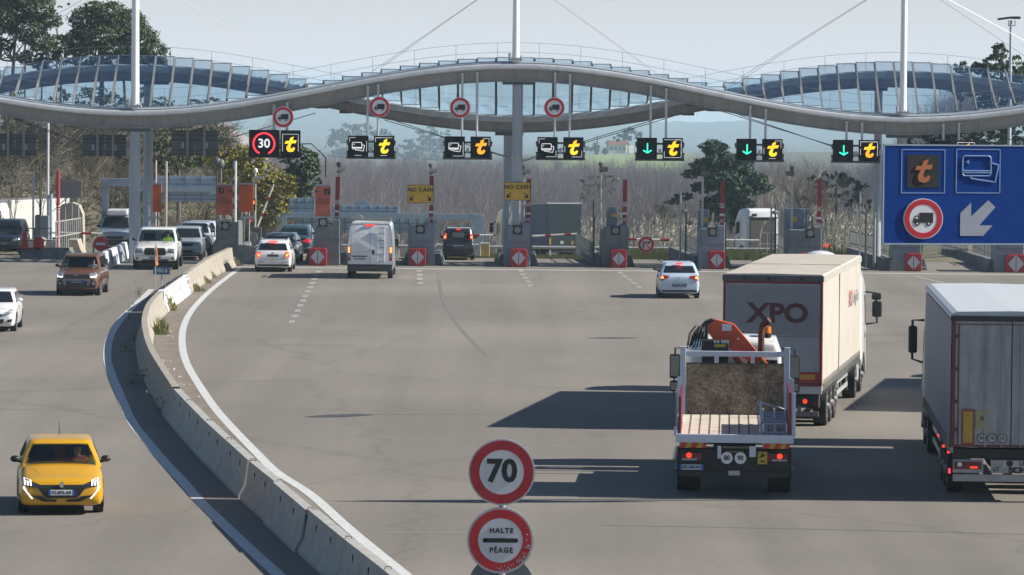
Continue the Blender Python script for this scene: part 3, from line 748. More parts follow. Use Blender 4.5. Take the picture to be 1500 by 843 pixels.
units = [  # centre px of the pair, z px, left kind, t colours, disc px or None, bracket left, bracket right, label
 (543.5, 215, 'card', (LEDYELLOW, LEDYELLOW), (556, 157), TL+BOT+RGT, TL+TOP+BOT, 'black lane sign with bank cards and a lemon yellow toll symbol'),
 (685, 216, 'card', (LEDORANGE, LEDORANGE), (674, 158), BR+RGT, TR, 'black lane sign with bank cards and a deep orange toll symbol, beside the centre column'),
 (821, 217, 'card', (LEDAMBER, LEDYELLOW), (812, 158), TL+BR, BR+LFT, 'black lane sign with bank cards and an amber toll symbol, right of the centre column'),
 (966.5, 218, 'arrow', (LEDAMBER, LEDAMBER), None, (), BL+TR+TOP+RGT+BR, 'lane sign with green arrow and fully framed amber toll symbol, above the light blue car'),
 (1112.5, 219.5, 'arrow', (LEDAMBER, LEDYELLOW), None, (), TR+LFT+BOT, 'black lane sign with green arrow and amber toll symbol, above the parked white tractor unit'),
 (1254, 221, 'arrow', (LEDAMBER, LEDORANGE), None, (), TOP+LFT+RGT+TL+TR, 'black lane sign with green arrow and toll symbol, right beside the big blue sign'),
 (1396, 222, 'arrow', (LEDAMBER, LEDORANGE), None, (), TOP+TL+TR, 'black lane sign mostly hidden behind the big blue sign, only its framed top showing')]
for px, py, kind, tm, disc, bl, br, lab in units:
    c = AT(px, py, SY); g = empty('lane_sign', (c.x, c.y, c.z), label=lab, cat='lane sign', group='lane signs hanging from the canopy')
    for sx, nm in ((-.625, 0), (.625, 1)):
        b = MB(); b.bb(sx-.49, sx+.49, 0, .22, -.52, .52); b.build('panel', LEDBLACK, g, bevel=.015)
    b = MB(); b.bb(-1.2, 1.2, .05, .2, -.6, -.50); b.bb(-1.2, 1.2, .1, .2, .18, .28); b.bb(-1.2, 1.2, .1, .2, -.3, -.2); b.bb(-1.18, -1.1, .0, .2, -.55, -.3); b.bb(1.1, 1.18, 0, .2, -.55, -.3)
    b.bb(-1.18, -1.1, .0, .2, .05, .32); b.bb(1.1, 1.18, 0, .2, .05, .32)
    b.build('back_frame', mat('dark_frame', (.05, .055, .06), .5), g)
    b = MB(); b.bb(-.06, .06, 0, .06, -.3, -.02); b.build('junction_box', mat('pale_box', (.3, .31, .33), .5), g)
    b = MB()
    hs = (-.18, .32) if px < 600 else ((-.28, .44) if px < 900 else (-.45, .30))
    for q in hs: b.cyl((q, .3, -.3), (q, .3, zf(c.x+q)-.5-c.z), .06, .06, 10)
    for q in hs: b.bb(q-.07, q+.07, .2, .75, zf(c.x+q)-.55-c.z, zf(c.x+q)-.45-c.z)
    b.build('hanger_pipe', mat('pale_pipe', (.50, .53, .57), .4, .2), g)
    if kind == 'card': led_card(-.62, -.02, .72, -.002, LEDWHITE, g)
    else: led_arrow(-.6, 0, .85, -.002, LEDGREEN, g)
    led_t(.64, 0, .82, -.002, tm[0], tm[1], g)
    if bl: led_brackets(-.625, 0, .41, .43, -.002, bl, g)
    led_brackets(.625, 0, .41, .43, -.002, br, g)
    if disc:
        d = AT(disc[0], disc[1], SY); e = empty('no_lorries_sign', (d.x, d.y-.12, d.z), label={556: 'round no-lorries sign above the lemon yellow toll symbol', 674: 'round no-lorries sign above the deep orange toll symbol', 812: 'round no-lorries sign just right of the centre column'}[disc[0]], cat='road sign', group='round no-lorries signs under the canopy')
        lorry_disc(0, 0, .50, 0, e)
# first outbound lane: speed limit 30 and toll symbol
c = AT(403, 211, SY); g = empty('lane_sign', tuple(c), label='wide black lane sign showing a red ringed 30 beside a yellow toll symbol', cat='lane sign', group='lane signs hanging from the canopy')
b = MB(); b.bb(-1.27, .20, 0, .25, -.67, .67); b.build('panel', LEDBLACK, g, bevel=.015)
b = MB(); b.bb(.27, 1.22, 0, .25, -.66, .66); b.build('panel', LEDBLACK, g, bevel=.015)
b = MB(); b.ring(-.54, 0, .47, .55, -.02, -.002, 40, R(-65), R(245)); b.build('red_ring', LEDRED, g)
text('30', .60, LEDWHITE, g, (-.54, -.012, 0), bold=.012, name='speed_number', sx=1.0)
led_t(.74, -.04, .85, -.002, LEDYELLOW, LEDAMBER, g); led_brackets(.74, .05, .38, .42, -.002, (((-1, -1), (-1, 1)), ((-1, 1), (1, 1)), ((1, 1), (1, -1))), g)
b = MB()
for q in (-.08, .55): b.cyl((q, .32, -.3), (q, .32, zf(c.x+q)-.5-c.z), .07, .07, 10)
b.build('hanger_pipe', mat('pale_pipe', (.50, .53, .57)), g)
b = MB(); b.tube([(1.2, .1, .0), (1.75, .1, .02), (2.45, .1, -.65), (2.45, .1, -1.6)], .03, 6); b.build('cable_arm', BLACK, g)
d = AT(415, 172, SY); e = empty('no_lorries_sign', (d.x, d.y-.12, d.z), label='round no-lorries sign above the red ringed 30', cat='road sign', group='round no-lorries signs under the canopy'); lorry_disc(0, 0, .51, 0, e)
# backs of the inbound lane signs
for px, py, w, h, lab in ((22, 212.5, 66, 32, 'dark back of a lane sign cut by the left edge of the photo'), (153, 213.5, 66, 32, 'dark back of a lane sign just left of the left column'), (285.5, 210, 72, 38, 'taller dark back of a lane sign right of the left column')):
    c = AT(px, py, YF+.6); W, H = w/30.5, h/30.5
    g = empty('lane_sign', tuple(c), label=lab, cat='lane sign', group='lane signs seen from behind')
    for s in (-1, 1): b = MB(); b.bb(s*W*.25-W*.235, s*W*.25+W*.235, 0, .22, -H/2, H/2); b.build('panel', SIGNBACK, g, bevel=.02)
    b = MB()
    for z in (-.42, -.28, .12, .3, .46): b.bb(-W/2, W/2, -.05, 0, z*H-.03, z*H+.03)
    b.build('stiffening_rail', mat('dark_frame', (.05, .055, .06)), g)
    b = MB()
    for q in (-.15*W, .2*W): b.bb(q-.06, q+.06, -.16, -.06, -H*.5, zf(c.x+q)-.7-c.z)
    b.build('hanger_pipe', mat('aged_pipe', (.22, .22, .21), .6), g)
    for s in (-1, 1): b = MB(); b.bb(s*W*.25-.06, s*W*.25+.06, -.07, -.05, -.25, .05); b.build('label_plate', mat('pale_box', (.3, .31, .33)), g)

# ================================================================== BIG BLUE SIGN AND THE TWO ROUND SIGNS
BY = FPX/70.0
c = AT(1293, 285, BY); bs = empty('direction_sign', (c.x, c.y, c.z), rz=R(9), label='big blue overhead sign with toll symbol, bank cards, no-lorries disc and white arrow', cat='sign')
BLUE = mat('sign_blue', (0.001, 0.038, 0.22), 0.5, var=.05, spec=.15)
SB = mat('sign_rim_blue_grey', (0.30, 0.36, 0.46), .5)
SQ = mat('sign_line', (0.16, 0.26, 0.50), .5)
SGREY = mat('sign_reflective_grey', (0.30, 0.33, 0.40), .5, var=.03)
Wb, Hb = 3.85, 2.1
def bz(py): return -(py-285)/70.0
def bx(px): return (px-1293)/69.5
b = MB(); b.bb(0, Wb, 0, .05, -Hb/2, Hb/2); b.build('panel', BLUE, bs)
b = MB(); 
for a in ((0, Wb, -Hb/2, -Hb/2+.03), (0, Wb, Hb/2-.03, Hb/2), (0, .03, -Hb/2, Hb/2), (Wb-.03, Wb, -Hb/2, Hb/2)): b.bb(a[0], a[1], -.012, -.001, a[2], a[3])
b.build('rim', SB, bs)
def frame_sq(x0, x1, z0, z1, t=.022):
    b = MB()
    for a in ((x0, x1, z0, z0+t), (x0, x1, z1-t, z1), (x0, x0+t, z0, z1), (x1-t, x1, z0, z1)): b.bb(a[0], a[1], -.010, -.001, a[2], a[3])
    b.build('square_outline', SQ, bs)
frame_sq(bx(1320), bx(1386), bz(283.5), bz(218.5)); frame_sq(bx(1402), bx(1469), bz(283), bz(217.5))
b = MB(); b.bb(bx(1329), bx(1377), -.012, -.001, bz(275), bz(227)); b.build('black_square', INK, bs)
led_t(bx(1353), bz(251.5), .56, -.014, mat('toll_brown_orange', (.38, .13, .045), .5), mat('toll_brown_orange', (.38, .13, .045)), bs)
led_card(bx(1438), bz(248), .95, -.006, SQ, bs, .018)
lorry_disc(bx(1353.5), bz(320.5), .425, -.035, bs, th=.03)
ar = [(1409.5,345.5),(1444,345.5),(1458,330),(1438,330),(1462,303),(1451,293),(1425.5,317),(1425.5,296.5),(1409.5,312)]
b = MB(); b.prism([(bx(x), bz(y)) for x, y in ar], -.012, -.001); b.build('arrow_symbol', SGREY, bs)
b = MB(); b.bb(.1, Wb+3.4, .12, .24, .55, .68); b.bb(.1, Wb+3.4, .12, .24, -.68, -.55); b.build('support_beam', STEEL, bs)
b = MB(); b.cyl((Wb+3.2, .3, -c.z), (Wb+3.2, .3, 1.2), .16, .14, 16); b.build('pole', STEEL, bs, smooth=True)

RY = FPX/115.0
c = AT(735, 692, RY); g = empty('speed_limit_sign', tuple(c), label='round 70 speed limit sign, upper of the two on the near pole', cat='road sign')
b = MB(); b.disc(0, 0, .425, 0, .035, 64); b.build('disc', mat('sign_edge_grey', (.40, .43, .47), .5), g)
b = MB(); b.ring(0, 0, .285, .405, -.004, -.0005, 64); b.build('red_ring', mat('near_sign_red', (.33, .012, .025), .4, var=.05), g)
b = MB(); b.disc(0, 0, .285, -.003, -.0005, 64); b.build('white_field', mat('near_sign_white', (.52, .55, .60), .45, var=.05, scale=8), g)
text('70', .40, INK, g, (0, -.006, .005), bold=.014, name='speed_number', sx=.98)
c2 = AT(733, 792, RY); g2 = empty('toll_stop_sign', tuple(c2), label='round HALTE PÉAGE sign with worn red rim, lower on the near pole', cat='road sign')
b = MB(); b.disc(0, 0, .425, 0, .035, 64); b.build('disc', mat('sign_edge_grey', (.40, .43, .47)), g2)
WORNRED = mat('worn_sign_red', (.42, .016, .025), .5, var=.1, dirt=.0)
b = MB(); b.ring(0, 0, .285, .398, -.004, -.0005, 64); b.build('red_ring', WORNRED, g2)
b = MB(); b.disc(0, 0, .285, -.003, -.0005, 64); b.build('white_field', mat('near_sign_white', (.52, .55, .60)), g2)
text('HALTE', .092, INK, g2, (.012, -.006, .125), bold=.003, space=1.25, sx=.95); text('PÉAGE', .092, INK, g2, (.012, -.006, -.128), bold=.003, space=1.25, sx=.95)
b = MB(); b.bb(-.20, .20, -.009, -.003, -.028, .028); b.disc(-.20, 0, .028, -.009, -.003, 16); b.disc(.20, 0, .028, -.0085, -.003, 16); b.build('black_bar', INK, g2)
b = MB(); rr = random.Random(5)
for i in range(70):
    a = R(rr.gauss(-40, 26)); rd = rr.uniform(.33, .40); s = rr.uniform(.004, .013); x, z = rd*math.cos(a), rd*math.sin(a)
    b.prism([(x+s*rr.uniform(.5, 1.4)*math.cos(k*PI/3), z+s*rr.uniform(.5, 1.4)*math.sin(k*PI/3)) for k in range(6)], -.0055, -.0042)
b.build('worn_spots', mat('sign_edge_grey', (.40, .43, .47)), g2)
pb = empty('sign_pole', (c2.x+.02, c2.y+.10, 0), label='grey pole carrying the two round signs', cat='pole')
b = MB(); b.cyl((0, 0, 0), (0, 0, c.z+.35), .045, .045, 14); b.build('tube', STEEL, pb, smooth=True)
b = MB()
for z in (c.z-.2, c.z+.2, c2.z-.2, c2.z+.2): b.bb(-.12, .12, -.07, -.045, z-.02, z+.02)
b.build('clamp', STEEL, pb)
c3 = AT(734, 862, RY+.12); o = MB().disc(0, 0, .43, 0, .03, 40).build('road_sign', mat('sign_back_blue_grey', (.13, .15, .18), .6), loc=tuple(c3)); tag(o, 'blank dark round sign of which only the top shows at the lower frame edge', 'road sign')
# ================================================================== TOLL ISLANDS
BOOTHP = mat('booth_grey_blue', (0.165, 0.205, 0.255), 0.55, var=.07, dirt=.35, dirtcol=(.12, .13, .14), streak=True)
BOOTHD = mat('booth_grimy', (0.13, 0.15, 0.165), 0.7, var=.2, scale=3, dirt=.5, dirtcol=(.09, .10, .10))
def gp(px, py): return G(px, py)
def hgt(py_top, p): return CAMH - (py_top - 125 - .0085*((p.x*FPX/p.y))) * p.y / FPX     # height of a pixel row above a ground point
def panel_railing(name, p0, p1, h, label, group, dens=.22, m=None):
    m = m or (mat('pale_railing', (.42, .43, .41), .5, .2, dirt=.3) if p0[0] < 0 else mat('grey_railing', (.22, .23, .23), .5, .2, dirt=.3)); dens *= 1.5
    a, b_ = Vector(p0), Vector(p1); d = b_-a; L_ = d.length; n = max(2, int(L_/dens)); b = MB()
    for i in range(n+1):
        q = a.lerp(b_, i/n); b.cyl(q, q+Vector((0, 0, h)), .022 if i % 5 else .035, None, 5)
    o = b.build('uprights', m); 
    g = empty(name, tuple(a), label=label, cat='railing', group=group)
    o.parent = g; o.location = -a; KIDS.setdefault(g.name, []).append(o)
    b = MB()
    for z in (h, h*.5, .08): b.cyl(Vector((0, 0, z)), d+Vector((0, 0, z)), .03, None, 6)
    b.build('rails', m, g); return g
def boom_up(px, p, top, bot, label, lean=0, wide=.21, parent_name='barrier_boom'):
    z0, z1 = hgt(bot, p), hgt(top, p); H = z1-z0; x = p.x + (px-750)*p.y/FPX - p.x
    g = empty(parent_name, (x, p.y+.15, 0), label=label, cat='barrier', group='raised red and white barrier booms')
    M = Matrix.Translation((0, 0, z0)) @ Matrix.Rotation(lean, 4, 'Y')
    w = wide/2
    b = MB(); b.bb(-w, w, -.05, .05, 0, H); b.xf(M); b.build('arm', BOOMRED, g)
    WB = mat('boom_white', (.62, .64, .66), .5)
    b = MB()
    for z, t in ((.0, .05), (.30, .025), (.36, .025), (.42, .02), (.62, .1), (1.02, .025), (1.08, .025), (1.14, .02), (1.2, .02)):
        if z/H*H < H*.62: b.bb(-w-.003, w+.003, -.054, .054, z, z+t)
    b.xf(M); b.build('white_bands', WB, g)
    b = MB(); b.bb(-.2, .2, -.2, .2, 0, max(.3, z0)); b.build('drive_box', BOOTHP, g)
    return g
def red_barrel(p, w, h, label, dx=0.0, dd=.5, tilt=0):
    w *= .92; h *= .95; g = empty('crash_cushion', (p.x+dx, p.y, 0), rz=tilt, label=label, cat='crash cushion', group='red crash cushions with white diamonds')
    b = MB(); pr = [(-w/2, 0.03), (w/2, 0.03), (w/2, h*.93), (w/2-.07, h), (-w/2+.07, h), (-w/2, h*.93)]
    b.prism(pr, 0, dd); b.build('body', REDPL, g, bevel=.03)
    s = w*.40; z = h*.50
    b = MB(); b.prism([(-s, z), (-.02, z-s*1.05), (-.02, z+s*1.05)], -.012, -.002); b.prism([(s, z), (.02, z+s*1.05), (.02, z-s*1.05)], -.012, -.002)
    b.build('white_diamond', mat('diamond_white', (.40, .43, .50), .5, dirt=.2), g)
    b = MB(); b.bb(-w/2+.04, w/2-.04, dd*.2, dd*.8, 0, .05); b.build('base', BLACK, g)
def nose(px0, px1, ybase, ytop, label, m, lamp_px=None, step_px=None, grimy=False, lampy=326, depth=2.0):
    p = gp((px0+px1)/2, ybase); k = p.y/FPX; x0, x1 = (px0-750)*k, (px1-750)*k; zt = hgt(ytop, p)
    cx = (x0+x1)/2; g = empty('toll_island_head', (cx, p.y, 0), label=label, cat='toll island', group='grey heads of the toll islands')
    w = x1-x0
    prof = [(x0-cx, 0), (x1-cx, 0), (x1-cx, zt+ (.15 if step_px else 0)), (x1-cx-.35, zt+(.15 if step_px else 0)), (x1-cx-.36, zt), (x0-cx+.12, zt), (x0-cx, zt-.15)]
    if px0 in (452, 310): prof = [(x0-cx, 0), (x1-cx, 0), (x1-cx, zt+.15), (x1-cx-.35, zt+.15), (x1-cx-.36, zt-.08), (x1-cx-.45, zt-.10), (x0-cx+.70, zt-.02), (x0-cx+.36, zt-.18), (x0-cx+.22, zt-.5), (x0-cx+.22, .95), (x0-cx, .6)]
    b = MB(); b.prism(prof, 0, depth); b.build('shield', m, g, bevel=.03)
    b = MB(); b.bb(x0-cx-.006, x1-cx+.006, -.006, .2, zt*.60, zt*.615); b.bb(x0-cx+.1, x0-cx+.14, -.02, 0, zt*.62, zt*.95); b.build('seam_strip', mat('seam_dark', (.10, .115, .13), .6), g)
    b = MB(); b.bb(x0-cx-.25, x1-cx+.35, depth*.4, 13.5, 0.0, .16); b.build('kerb', DARKCONC, g, bevel=.03)
    b = MB(); b.prism([(x0-cx-.3, 0), (x0-cx+.1, 0), (x0-cx+.1, .55), (x0-cx-.12, .55)], depth*.5, 6); b.prism([(x1-cx+.42, 0), (x1-cx+.24, .55), (x1-cx, .55), (x1-cx, 0)], depth*.5, 6); b.build('side_kerb', DARKCONC, g)
    if lamp_px:
        lx = (lamp_px-750)*k-cx; lz = hgt(lampy, p)
        b = MB(); b.bb(lx-.23, lx+.23, -.03, .3, lz-.22, lz+.22); b.build('lamp_housing', BLACK, g, bevel=.03)
        b = MB(); b.disc(lx, lz, .15, -.05, -.03, 20); b.build('lamp_lens', mat('dull_lens', (.20, .22, .20), .2), g)
        b = MB(); b.bb(lx-.1, lx+.1, .05, .2, zt-.1, lz-.1); b.build('lamp_bracket', BLACK, g)
    return g, p, cx, zt
heads = [
 (433, 480, 389.5, 343, 'grimy rounded concrete island head left of the white van, orange sign above it', BOOTHD, 446, None, 326+17),
 ]
POST = mat('post_grey', (.40, .41, .40), .5, .3, var=.1)
POSTD = mat('post_dark', (.12, .12, .115), .6)
def pole(px, p, top, r, label, name='pole', m=None, bot=0.0, dy=1.0, cat='pole', group=None):
    k = (p.y+dy)/FPX; x = (px-750)*k; z1 = hgt(top, Vector((p.x, p.y+dy, 0)))
    b = MB(); b.cyl((0, 0, bot), (0, 0, z1), r, r, 8); g = empty(name, (x, p.y+dy, 0), label=label, cat=cat, group=group); b.build('tube', m or POST, g)
    return g, z1
def camera_pole(px, p, top, label, dark=False, flip=1):
    g, z = pole(px, p, top, .055, label, 'camera_pole', cat='camera pole', group='camera poles on the toll islands', dy=1.5)
    b = MB(); b.box((.12*flip, -.1, z+.06), (.42, .5, .17), m=Matrix.Rotation(R(-8), 3, 'X')); b.build('camera', mat('camera_pale', (.42, .42, .39), .5) if not dark else POSTD, g, bevel=.02)
    b = MB(); b.cyl((0, 0, z-.1), (0, 0, z+.3), .09, .07, 8); b.ell((-.02, 0, z+.32), (.12, .12, .10)); b.build('mount', POSTD, g)
    return g
# six outbound heads seen in front
def island(px0, px1, yb, yt, boom_px, boom_top, boom_bot, lamp_px, lampy, redpx, red_y0, red_y1, redw, words, grimy=False):
    g, p, cx, zt = nose(px0, px1, yb, yt, words + ' island head', BOOTHD if grimy else BOOTHP, lamp_px, True, lampy=lampy)
    boom_up(boom_px, Vector((p.x, p.y+.9, 0)), boom_top, boom_bot, words + ' boom', lean=R(1.2) if px0 < 500 else R(.4))
    rp = gp(redpx, red_y1); k = rp.y/FPX; red_barrel(Vector((rp.x, min(rp.y, p.y-.55), 0)), redw*k, hgt(red_y0, rp), words + ' cushion')
    return g, p, zt
labs = {}
I1 = island(452, 497, 389, 326, 492, 259, 330, 472, 325+1, 467, 361, 388, 28, 'one', True)
I2 = island(597, 636, 389.5, 331, 630.5, 258, 331, 615, 336, 612.5, 361, 388.5, 26, 'two')
I3 = island(737, 776, 391, 331, 773, 262, 333, 757.5, 337, 759.5, 363, 391, 27, 'three')
I4 = island(882, 918, 392, 334, 914, 263, 333, 901, 338, 906, 364, 392, 25, 'four', True)
I5 = island(1023, 1061, 394, 335, 1057, 266, 335, 1043.5, 340, 1049, 366, 394, 26, 'five')
I6 = island(1153, 1203, 396, 337, 1199, 262, 340, 1186.5, 342, 1180, 370, 398, 24, 'six', True)
I7 = island(1308, 1349, 397, 340, 1330, 300, 344, 1330, 344, 1338, 370, 398, 26, 'seven')
I8 = island(1458, 1500, 399, 342, 1490, 300, 346, 1480, 346, 1486, 371.5, 399, 32, 'eight')
names = {'one': 'under the orange sign, beside the tall white van', 'two': 'below the first NO CASH sign', 'three': 'below the second NO CASH sign', 'four': 'left of the no-right-turn disc', 'five': 'just right of the light blue car', 'six': 'right of the parked tractor unit', 'seven': 'under the left part of the blue sign', 'eight': 'under the right part of the blue sign'}
for o in list(col.objects):
    l = o.get('label')
    if l:
        w = l.split()
        if len(w) >= 2 and w[0] in names and w[-1] in ('head', 'boom', 'cushion'):
            o['label'] = {'head': 'grey island head ', 'boom': 'raised red boom at the island ', 'cushion': 'red diamond-marked cushion of the island '}[w[-1]] + names[w[0]]
# lowered booms of the lanes
def boom_across(px0, py0, px1, py1, Y, reds, label):
    a, c = AT(px0, py0, Y), AT(px1, py1, Y); g = empty('lane_boom', tuple(a), label=label, cat='barrier', group='lowered booms across the lanes')
    b = MB(); d = c-a; b.cyl((0, 0, 0), d, .055, .05, 8); b.build('arm', mat('boom_pale', (.58, .58, .55), .5), g)
    b = MB()
    for t0, t1 in reds: b.cyl(d*t0, d*t1, .060, None, 8)
    b.build('red_bands', BOOMRED, g)
boom_across(777, 346.5, 845, 343, 221, ((.32, .44), (.74, .88)), 'lowered boom across the lane in front of the blue and green trailer')
boom_across(919, 350.5, 981, 352, 221, ((.02, .22), (.78, 1)), 'lowered boom carrying the no-right-turn disc')
boom_across(1062, 352, 1112, 352.5, 221, ((.3, .31),), 'lowered boom in front of the parked white tractor unit')
boom_across(692, 345, 722, 345, 221, ((0, .35),), 'short lowered boom right of the small dark car')
boom_across(70, 341, 150, 342.5, 224, ((.6, .8),), 'lowered boom across an inbound lane at the left')
c = AT(946.5, 358.5, 220.6); g = empty('no_turn_sign', tuple(c), label='round red ringed no-right-turn sign hanging on a lowered boom', cat='road sign')
b = MB(); b.disc(0, 0, .41, 0, .03, 36); b.build('disc', SIGNWHITE, g); b = MB(); b.ring(0, 0, .28, .40, -.006, -.001, 36); b.build('red_ring', SIGNRED, g)
b = MB(); b.cyl((-.22, -.01, .24), (.24, -.01, -.24), .03, None, 4); b.build('red_slash', SIGNRED, g)
b = MB(); b.bb(-.17, -.11, -.01, -.002, -.2, .12); b.bb(-.17, .12, -.01, -.002, .07, .13); b.prism([(.1, .02), (.22, .1), (.1, .18)], -.01, -.002); b.build('black_arrow', INK, g)
# --- posts, cameras, small equipment on the islands
P = lambda i: i[1]
camera_pole(495, P(I1), 250, 'camera pole behind the orange sign, left of the tall white van')
camera_pole(630, Vector((P(I2).x, P(I2).y-.3, 0)), 252, 'short camera pole on top of the red boom above the first NO CASH sign')
camera_pole(766, P(I3), 253, 'camera pole peeking out right of the centre column')
camera_pole(879, P(I4), 250, 'brown camera pole on the grimy island right of the blue and green trailer', True)
camera_pole(1028, P(I5), 256, 'thin camera pole in front of the big pine', True)
camera_pole(1159, P(I6), 256, 'brown camera pole in front of the bare tree', True, flip=-1)
for px, i, top, r, tx in ((745, I3, 300, .045, 'thin post left of the second NO CASH sign'), (869, I4, 294, .05, 'thin dark post left of the brown camera pole'), (996, I5, 281, .05, 'tall thin post on the left of the island by the light blue car'), (1004, I5, 299, .045, 'shorter dark post beside the tall thin one near the light blue car'), (1129, I6, 283, .05, 'tall thin post in front of the parked white tractor unit'), (1135, I6, 300, .045, 'shorter dark post in front of the parked white tractor unit'), (1259, I7, 283, .05, 'tall thin post left of the big blue sign'), (1268, I7, 300, .05, 'shorter dark post left of the big blue sign'), (1281, I7, 312, .05, 'short post right against the big blue sign')):
    g, z = pole(px, P(i), top, r, tx, m=POSTD if 'dark' in tx else POST, dy=3.0, group='thin posts on the toll islands')
    if 'tall' in tx: b = MB(); b.ell((.18, 0, z-.95), (.14, .14, .11)); b.build('loudspeaker', mat('pale_box', (.3, .31, .33)), g)
# payment machines
def machine(px0, px1, top, p, label, peak=False, yellow=None, dy=2.5):
    q = Vector((p.x, p.y+dy, 0)); k = q.y/FPX; x0, x1 = (px0-750)*k, (px1-750)*k; zt = hgt(top, q); cx = (x0+x1)/2; w = x1-x0
    g = empty('payment_machine', (cx, q.y, 0), label=label, cat='payment machine', group='payment machines on the toll islands')
    pf = [(-w/2, 0), (w/2, 0), (w/2, zt-.25), (w*.22, zt), (-w*.22, zt), (-w/2, zt-.25)] if peak else [(-w/2, 0), (w/2, 0), (w/2, zt), (-w/2, zt)]
    b = MB(); b.prism(pf, 0, 1.0); b.build('cabinet', BOOTHP, g, bevel=.03)
    if yellow: b = MB(); b.bb(yellow[0], yellow[1], -.02, -.002, zt*yellow[2], zt*yellow[3]); b.build('notice', YELLOWS, g)
    b = MB(); b.bb(-w/2+.08, w/2-.08, -.015, -.002, zt*.45, zt*.6); b.build('hatch', mat('seam_dark', (.10, .115, .13)), g)
    return g
machine(888, 904, 303, P(I4), 'narrow machine cabinet with pointed top and yellow notice on the grimy island', True, (-.05, .22, .83, .88))
machine(1022, 1038, 308, P(I5), 'dark machine cabinet with a yellow notice behind the island right of the light blue car', False, (.0, .2, .78, .86))
machine(1149, 1178, 306, P(I6), 'wide machine cabinet with an ochre notice in front of the bare tree', False, (-.15, .12, .78, .86))
machine(1176, 1183, 306, P(I6), 'slim pale machine column beside the wide cabinet in front of the bare tree', dy=3.5)
panel_railing('railing', G(845, 377)+Vector((0, 3, 0)), G(868, 388), 1.1, 'metal railing along the grimy island, right of the blue and green trailer', 'metal railings on the islands')
panel_railing('railing', G(1000, 374.5), G(1024, 386), 1.15, 'metal railing along the island right of the light blue car', 'metal railings on the islands')
panel_railing('railing', G(1113, 374), G(1134, 374), 1.15, 'metal railing in front of the parked white tractor unit', 'metal railings on the islands', .28)
panel_railing('railing', G(1135, 375), G(1164, 388), 1.15, 'sloping metal railing left of the wide payment cabinet', 'metal railings on the islands', .5)
panel_railing('railing', G(1246, 374), G(1300, 387), 1.25, 'long metal railing left of the big blue sign', 'metal railings on the islands', .25)
panel_railing('railing', G(1375, 373), G(1418, 384), 1.15, 'metal railing below the middle of the big blue sign', 'metal railings on the islands', .2)
panel_railing('railing', G(1425, 377), G(1452, 390), 1.15, 'metal railing below the right part of the big blue sign', 'metal railings on the islands', .25)
for k, (x0, y0, x1, y1, tx) in enumerate([(984, 376, 1022, 392, 'low kerb wall left of the island beside the light blue car'), (862, 378, 884, 391, 'low kerb wall at the left foot of the grimy island'), (1245, 377, 1310, 397, 'low kerb wall under the railing left of the big blue sign'), (1390, 374, 1455, 396, 'low kerb wall below the big blue sign')]):
    a, b_ = G(x0, y0), G(x1, y1); o = sweep([(a.x, a.y), ((a.x+b_.x)/2, (a.y+b_.y)/2), (b_.x, b_.y)], [(-.25, 0), (-.2, .5), (.15, .5), (.25, 0)], 'kerb_wall', DARKCONC); tag(o, tx, 'kerb', 'low dark kerb walls of the islands')
# NO CASH signs
def nocash(px, py, i, label):
    p = P(i); Y = p.y-.02; c = AT(px, py, Y); g = empty('no_cash_sign', tuple(c), label=label, cat='sign', group='yellow NO CASH signs')
    b = MB(); b.bb(-.63, .63, 0, .05, -.44, .44); b.build('panel', YELLOWS, g, bevel=.02)
    b = MB()
    for a in ((-.63, .63, -.44, -.42), (-.63, .63, .42, .44), (-.63, -.61, -.44, .44), (.61, .63, -.44, .44)): b.bb(a[0], a[1], -.008, -.001, a[2], a[3])
    b.build('border', INK, g)
    text('NO CASH', .27, INK, g, (0, -.008, .20), bold=.008, space=1.10, sx=1.0)
    for s in (-1, 1):
        b = MB(); b.cyl((s*.32, -.006, -.08), (s*.47, -.006, -.27), .028, .028, 4); b.prism([(s*.53, -.34), (s*.33, -.31), (s*.50, -.13)], -.01, -.002); b.build('arrow', INK, g)
    b = MB()
    for s in (-.28, .1): b.cyl((s, .1, -c.z+1.6), (s, .1, -.3), .035, None, 8)
    b.build('stand', POST, g)
nocash(616, 284.5, I2, 'yellow NO CASH sign with two arrows right of the tall white van')
nocash(758, 280.5, I3, 'yellow NO CASH sign with two arrows in front of the centre column')
